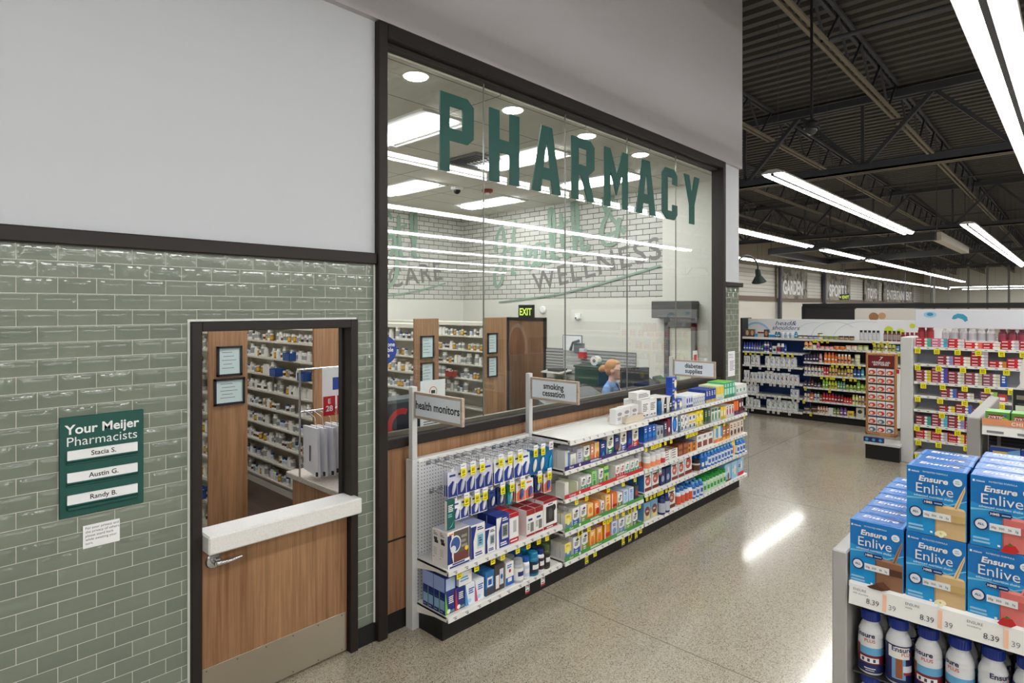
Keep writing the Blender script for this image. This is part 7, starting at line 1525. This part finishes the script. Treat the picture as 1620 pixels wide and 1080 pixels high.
def nutri(glass, drink_c, shelf_tag):
    art = [('p', [(0, .62), (.35, .56), (.7, .62), (1, .55), (1, 1), (0, 1)], (20, 120, 196)), ('p', [(0, .3), (.3, .44), (.7, .4), (1, .5), (1, .55), (.7, .62), (.35, .56), (0, .62)], (40, 150, 216)), ('p', [(0, 0), (1, 0), (1, .5), (.7, .4), (.3, .44), (0, .3)], (30, 156, 222)), ('p', [(0, .5), (.3, .53), (.7, .48), (1, .58), (1, .6), (.7, .5), (.3, .55), (0, .53)], (120, 200, 238)),
        ('p', [(.49, 0), (.985, 0), (.985, .44), (.49, .44)], drink_c), ('p', [(.49, .44), (.985, .44), (.95, .47), (.74, .485), (.53, .47)], tuple(min(255, v + 30) for v in drink_c)), ('p', [(.78, .44), (.86, .44), (.98, .74), (.98, .82), (.9, .68)], tuple(min(255, v + 22) for v in drink_c)), ('p', [(.82, .46), (.84, .46), (.97, .76), (.96, .76)], tuple(max(0, v - 34) for v in drink_c)), ('p', [(.49, 0), (.51, 0), (.51, .44), (.49, .44)], tuple(max(0, v - 30) for v in drink_c)),
        ('e', .86, .85, .075, .055, W_), ('scr', .82, .82, .9, .88, 2, LB), ('t', 'Ensure', .46, .80, .115, W_, dict(bold=.03, shear=.15, xs=1.15)), ('t', 'Enlive', .48, .625, .205, W_, dict(bold=-.002, xs=1.0)), ('t', 'advanced nutrition shake', .46, .565, .048, (190, 226, 244), dict(bold=.02)), ('e', .46, .50, .18, .033, (30, 44, 110)), ('r', .30, .467, .62, .533, (30, 44, 110)), ('t', 'HMB', .38, .482, .05, W_, dict(bold=.02)), ('scr', .48, .485, .62, .515, 1, LB),
        ('t', 'PATENTED FORMULA', .5, .935, .032, W_, {}), ('r', .04, .925, .075, .955, W_), ('t', 'Abbott', .09, .928, .035, W_, dict(align='L', bold=.02)),
        ('e', .17, .33, .115, .085, (30, 44, 110)), ('e', .17, .33, .09, .067, W_), ('e', .17, .33, .075, .056, (226, 232, 244)), ('t', 'ALL', .17, .318, .045, (30, 44, 110), dict(bold=.03)),
        ('r', .30, .27, .76, .37, (232, 234, 236)), ('r', .76, .27, .985, .37, shelf_tag), ('t', '20g', .36, .305, .042, K_, {}), ('t', '350', .48, .305, .042, K_, {}), ('t', '26', .60, .305, .042, K_, {}), ('t', '3g', .70, .305, .042, K_, {}),
        ('scr', .05, .06, .36, .16, 2, LB), ('scr', .42, .05, .48, .1, 1, W_)]
    if glass == 'choc': art += [('p', [(.35, .02), (.6, .12), (.75, .04), (.62, 0), (.4, 0)], (84, 48, 34)), ('p', [(.5, .1), (.66, .15), (.8, .06), (.7, .03)], (104, 62, 44))]
    if glass == 'van': art += [('e', .56, .08, .07, .03, (246, 240, 206), .6), ('e', .64, .09, .06, .03, (246, 240, 206), -.5), ('e', .6, .05, .05, .03, (250, 246, 220)), ('e', .6, .08, .02, .016, (230, 200, 90))]
    if glass == 'str': art += [('p', [(.46, .02), (.54, .11), (.68, .12), (.74, .05), (.66, 0), (.5, 0)], (196, 40, 44)), ('p', [(.56, .11), (.6, .15), (.66, .12)], (70, 120, 50))]
    b = MB(); 
    me = carton(W1, H1, D1, (18, 84, 164), art, side=(20, 70, 150), top=(46, 120, 196), bev=.002)
    return me
def nutri_box(kind, drink, tagc, nm):
    me = nutri(kind, drink, tagc)
    tp_ = MB(); tp_.box(-W1 / 2 + .01, .01, H1 + .0004, W1 / 2 - .01, D1 - .01, H1 + .001, M((40, 112, 190), .25, name='shiny_top_print')); tp_.text('Ensure', (0, .045, H1 + .0014), (1, 0, 0), (0, 1, 0), .035, PAPER, bold=.02, shear=.15); tp_.box(W1 * .1, D1 * .7, H1 + .0012, W1 * .42, D1 * .85, H1 + .0016, M((26, 40, 100), .3, name='navy_print'))
    tpm = tp_.mesh('top_print')
    return me, tpm
CH = nutri_box('choc', (150, 108, 82), (84, 54, 40), 'choc'); VA = nutri_box('van', (214, 184, 136), (200, 170, 110), 'van'); ST = nutri_box('str', (224, 124, 118), (206, 96, 96), 'str')
S = Shelf((EX + .012, EYl - .050, 1.4125), -PI / 2, '')
def stack(kind, u, deep, z, desc, v0=0.0, wob=.006):
    me, tpm = kind
    for k in range(deep):
        S.name = ''
        lab = desc[0] if k == 0 else desc[1]
        o = S.put(me, u + random.uniform(-.002, .002), v0 + k * (D1 + .003), z, lab, 'drink carton', 'nutrition_carton', desc[0] if k == 0 else desc[1], twist=random.uniform(-.02, .02) if k else 0)
        o['label'] = lab.strip()
        c = bpy.data.objects.new('top_print', tpm); COL.objects.link(c); c.parent = o
stack(CH, W1 / 2, 7, 0, ('blue nutrition carton with chocolate drink at the left front of the shelf', 'blue nutrition carton in the low row behind the chocolate one'))
stack(VA, W1 * 1.5 + .003, 6, 0, ('blue nutrition carton with vanilla drink at the front, lower of the two', 'blue nutrition carton in the lower layer behind the vanilla one'))
stack(ST, W1 * 2.5 + .006, 6, 0, ('blue nutrition carton with strawberry drink at the front, lower of the two', 'blue nutrition carton in the lower layer behind the strawberry one'))
stack(ST, W1 * 3.5 + .009, 4, 0, ('blue nutrition carton cut off by the right edge, lower', 'blue nutrition carton in the lower layer at the right edge'))
stack(VA, W1 * 1.5 + .006, 3, H1 + .002, ('blue nutrition carton with vanilla drink at the front, upper of the two', 'blue nutrition carton in the upper layer behind the vanilla one'), v0=.004)
stack(ST, W1 * 2.5 + .012, 4, H1 + .002, ('blue nutrition carton with strawberry drink at the front, upper of the two', 'blue nutrition carton in the upper layer behind the strawberry one'), v0=.004)
stack(ST, W1 * 3.5 + .015, 3, H1 + .002, ('blue nutrition carton cut off by the right edge, upper', 'blue nutrition carton in the upper layer at the right edge'), v0=.004)
# drink bottles below
def nbottle(style):
    r, h = .034, .19; b = MB(); Bm = M((226, 228, 232), .3, name='bottle_white'); Cc = M((22, 52, 150), .3, name='blue_cap')
    n = 24
    prof = [(r * .9, 0), (r, h * .03), (r, h * .52), (r * .97, h * .56), (r, h * .60), (r * .96, h * .66), (r * .78, h * .75), (r * .62, h * .80), (r * .6, h * .84)]
    b.lathe(prof, Bm, n)
    b.lathe([(r * .74, h * .84), (r * .75, h * .985), (r * .70, h)], Cc, n)
    for q in range(24):
        a = 2 * PI * q / 24; b.box(r * .75 * math.cos(a) - .0006, r * .75 * math.sin(a) - .0006, h * .85, r * .75 * math.cos(a) + .0006, r * .75 * math.sin(a) + .0006, h * .97, Cc)
    def band(z0, z1, a0, a1, c, k=1.012):
        q = 20; vs = []
        for i in range(q + 1):
            an = -PI / 2 + a0 + (a1 - a0) * i / q; vs += [(r * k * math.cos(an), r * k * math.sin(an), z0 * h), (r * k * math.cos(an), r * k * math.sin(an), z1 * h)]
        b.add(vs, [(2 * i, 2 * i + 2, 2 * i + 3, 2 * i + 1) for i in range(q)], M(c, .4, name='print'), True)
    def wrap(txt, a, z, sz, c, **kw):
        b.text(txt, (0, 0, 0), U, V, sz, M(c, .5, name='print'), bend=lambda X, Y: (r * 1.03 * math.cos(-PI / 2 + a + X / r), r * 1.03 * math.sin(-PI / 2 + a + X / r), z * h + Y), **kw)
    if style == 0:
        band(.04, .18, -2.6, 2.6, (28, 36, 92)); band(.18, .32, -2.6, 2.6, (120, 30, 44)); band(.32, .44, -2.6, 2.6, (100, 170, 216)); band(.2, .28, -.7, .9, W_, 1.02); band(.30, .46, -1.3, -.7, (130, 80, 56), 1.02)
        for q in range(3): band(.215, .265, -.5 + q * .45, -.3 + q * .45, (60, 60, 90), 1.026)
        band(.1, .115, -.3, .6, W_, 1.02); band(.07, .08, -.2, .5, W_, 1.02)
    else:
        band(.04, .62, -2.6, 2.6, (30, 34, 84)); band(.10, .58, -.6, .45, (110, 160, 206), 1.018); band(.12, .42, -.3, .2, (150, 84, 50), 1.024); band(.42, .60, -.9, .8, W_, 1.022); band(.22, .32, .25, 1.1, (220, 226, 236), 1.028); band(.18, .22, .3, 1.0, (150, 40, 50), 1.028)
    wrap('Ensure', -.25 if style == 0 else .2, .60 if style == 0 else .53, .020, (30, 34, 84), bold=.025)
    wrap('PLUS', 0.15 if style == 0 else .55, .525 if style == 0 else .47, .0135, (200, 60, 50), bold=.01)
    return b.mesh('drink_bottle')
NB0, NB1 = nbottle(0), nbottle(1)
for lvl, (z, nm) in enumerate(((1.131, 'upper tier'), (.936, 'lower tier'))):
    for i in range(7):
        for k in range(3 if lvl == 0 else 1):
            u = .058 + i * .0745 + .034; sty = 1 if i in (1, 5) else 0
            S = Shelf((EX + .03, EYl - 0.0, z), -PI / 2, '')
            lab = f'{"navy labelled" if sty else "white"} nutrition bottle, {nm} front, {("first","second","third","fourth","fifth","sixth","seventh")[i]} from the grey panel' if k == 0 else f'nutrition bottle with blue cap standing in the rows behind the front of the {nm}'
            o = S.put(NB1 if sty else NB0, u, .036 + k * .071, 0, lab, 'bottle', 'nutrition_bottle', lab, twist=(.0, .25, -.1, -.5, .9, .2, 0)[i] * (1 if lvl == 0 else -.5))
            o['label'] = lab.strip(); o['group'] = lab.strip()
# ================================================================== THE WOMAN AT THE WORK STATION
def blob_mesh(parts, name, mat, voxel=0.008, smooth=3):
    """limbs and masses fused into one continuous skin: each part is a tapered chain or an ellipsoid"""
    b = MB()
    for p in parts:
        if p[0] == 'limb': 
            pts, rad = p[1], p[2]; b.tube(pts, rad, mat, 12)
            for q, r in zip(pts, rad): b.ball(q, r, mat, 12, 8)
        else: b.ball(p[1], 1, mat, 16, 12, p[2])
    me = b.mesh(name)
    o = bpy.data.objects.new(name, me); COL.objects.link(o)
    m = o.modifiers.new('fuse', 'REMESH'); m.mode = 'VOXEL'; m.voxel_size = voxel; m.use_smooth_shade = True
    s = o.modifiers.new('soften', 'SMOOTH'); s.iterations = smooth; s.factor = .5
    return o
SKIN = M((236, 188, 166), .5, name='skin'); HAIR = M((190, 138, 88), .45, name='red_blond_hair'); SCRUB = M((120, 156, 206), .7, name='blue_scrub_cloth'); TROU = M((60, 80, 130), .7, name='navy_scrub_cloth'); SHOE = M((220, 220, 222), .5, name='white_shoe')
PX, PY = 6.30, 4.22
woman = thing('person', 'woman in blue scrubs with red blond hair tied back, working behind the window', 'person', (PX, PY, 0.012), math.radians(-74))
# she faces local +X
hz = 1.47                                     # centre of the head
body = [('ball', (0, 0, hz + .02), (.092, .074, .11)), ('ball', (.03, 0, hz - .045), (.062, .056, .075)), ('ball', (.07, 0, hz - .09), (.028, .032, .025)), ('ball', (.098, 0, hz - .005), (.018, .012, .024)), ('ball', (.104, 0, hz - .02), (.012, .014, .010)),
    ('ball', (.088, 0, hz - .058), (.012, .022, .007)), ('ball', (.088, 0, hz - .072), (.010, .018, .006)), ('ball', (0, -.076, hz - .01), (.018, .010, .030)), ('ball', (0, .076, hz - .01), (.018, .010, .030)),
    ('limb', [(-.012, 0, hz - .05), (-.025, 0, hz - .15), (-.03, 0, hz - .17)], [.052, .050, .058]),
    ('ball', (-.03, 0, 1.18), (.10, .16, .16)), ('ball', (-.03, 0, 1.03), (.095, .135, .14)), ('ball', (-.03, 0, .88), (.11, .16, .12)), ('limb', [(-.03, -.15, 1.255), (-.03, .15, 1.255)], [.052, .052])]
for s in (-1, 1):
    body += [('limb', [(-.03, s * .165, 1.245), (.0, s * .20, 1.10), (.03, s * .205, .98)], [.050, .043, .036]), ('limb', [(.03, s * .205, .98), (.16, s * .19, 1.035), (.27, s * .14, 1.09)], [.036, .032, .023])]
    hx, hy, hh = .27, s * .14, 1.09
    body += [('limb', [(hx, hy, hh), (hx + .05, hy - s * .012, hh + .006)], [.022, .026]), ('ball', (hx + .05, hy - s * .012, hh + .004), (.040, .036, .015))]
    for q in range(4):
        y0 = hy - s * .012 + (q - 1.5) * .018; L = (.062, .070, .066, .052)[q]
        body.append(('limb', [(hx + .08, y0, hh + .006), (hx + .08 + L * .55, y0 * 1.0, hh + .012), (hx + .08 + L, y0, hh - .010)], [.0088, .0082, .0072]))
    body.append(('limb', [(hx + .03, hy - s * .045, hh + .0), (hx + .065, hy - s * .062, hh - .002), (hx + .092, hy - s * .058, hh - .008)], [.011, .0095, .0085]))
    body += [('limb', [(-.03, s * .085, .86), (-.015, s * .09, .47), (-.04, s * .095, .09)], [.085, .056, .038]), ('limb', [(-.05, s * .095, .05), (.04, s * .10, .035), (.12, s * .10, .03)], [.040, .036, .030])]
o = blob_mesh(body, 'body', SKIN, .0065, 2); o.parent = woman
# face details
b = MB()
for s in (-1, 1): b.ball((.083, s * .030, hz + .012), .011, M((240, 240, 238), .3, name='eye_white'), 10, 8); b.ball((.0915, s * .030, hz + .012), .0045, M((60, 80, 110), .3, name='iris'), 8, 6)
e = obj('eyes', b); e.parent = woman
b = MB()
for s in (-1, 1): b.tube([(.088, s * .015, hz + .034), (.086, s * .034, hz + .038), (.076, s * .05, hz + .032)], .0035, HAIR, 6)
e = obj('eyebrows', b); e.parent = woman
b = MB(); b.tube([(.097, -.02, hz - .064), (.100, 0, hz - .063), (.097, .02, hz - .064)], .0035, M((180, 84, 84), .4, name='lip'), 6); e = obj('lips', b); e.parent = woman
b = MB(); GLF = M((50, 44, 50), .3, name='spectacle_frame')
for s in (-1, 1): b.tube([(.108, s * .03 + .020 * math.cos(a), hz + .010 + .015 * math.sin(a)) for a in [2 * PI * q / 14 for q in range(15)]], .0016, GLF, 5, False); b.tube([(.106, s * .05, hz + .014), (.0, s * .082, hz + .014)], .0016, GLF, 5)
b.tube([(.108, -.01, hz + .014), (.108, .01, hz + .014)], .0016, GLF, 5); e = obj('spectacles', b); e.parent = woman
# hair: cap swept back, bun and loose tail
hair = [('ball', (-.022, 0, hz + .045), (.094, .084, .098)), ('ball', (-.045, 0, hz + .0), (.066, .078, .08)), ('ball', (.02, 0, hz + .09), (.06, .06, .035)), ('ball', (-.135, 0, hz + .02), (.05, .042, .045)), ('ball', (-.17, .01, hz + .0), (.035, .032, .04)), ('ball', (-.105, 0, hz + .025), (.03, .03, .03))]
o = blob_mesh(hair, 'hair', HAIR, .006, 2); o.parent = woman
# scrubs
top = [('ball', (-.03, 0, 1.17), (.118, .178, .17)), ('ball', (-.03, 0, 1.03), (.112, .152, .15)), ('ball', (-.03, 0, .87), (.128, .178, .12)), ('limb', [(-.03, -.15, 1.25), (-.03, .15, 1.25)], [.062, .062]), ('limb', [(-.035, 0, 1.29), (-.03, 0, 1.24)], [.068, .085])]
for s in (-1, 1): top += [('limb', [(-.03, s * .165, 1.245), (.0, s * .20, 1.10), (.02, s * .205, 1.02)], [.062, .056, .052])]
o = blob_mesh(top, 'scrub_top', SCRUB, .008, 3); o.parent = woman
b = MB(); b.prism([(.072, -.05, 1.30), (.095, 0, 1.17), (.072, .05, 1.30), (.06, .03, 1.31), (.06, -.03, 1.31)], (.006, 0, 0), SKIN); b.tube([(.05, -.06, 1.315), (.10, 0, 1.16), (.05, .06, 1.315)], .008, M((70, 110, 170), .7, name='scrub_piping'), 6); e = obj('neckline', b); e.parent = woman
tr_ = []
for s in (-1, 1): tr_ += [('limb', [(-.03, s * .088, .84), (-.015, s * .092, .47), (-.035, s * .096, .12)], [.102, .075, .062])]
tr_ += [('ball', (-.03, 0, .86), (.118, .168, .10))]
o = blob_mesh(tr_, 'trousers', TROU, .01, 3); o.parent = woman
b = MB()
for s in (-1, 1): b.ball((.035, s * .098, .04), 1, SHOE, 14, 8, (.13, .048, .045))
e = obj('shoes', b); e.parent = woman
# keyboard under her hands, on the counter
kx, ky = PX + .36 * math.cos(math.radians(-50)), PY + .36 * math.sin(math.radians(-50))
t = thing('keyboard', 'black keyboard under the hands of the woman in blue', 'keyboard', (6.40, 3.87, 1.061), math.radians(-84))
b = MB(); b.bbox(-.07, -.18, 0, .07, .18, .012, BLK, .003); obj('case', b, t)
b = MB()
for r_ in range(4):
    for c in range(12): b.bbox(-.058 + r_ * .03, -.168 + c * .028, .012, -.034 + r_ * .03, -.146 + c * .028, .017, M((60, 60, 64), .5, name='key_grey'), .002)
obj('keys', b, t)
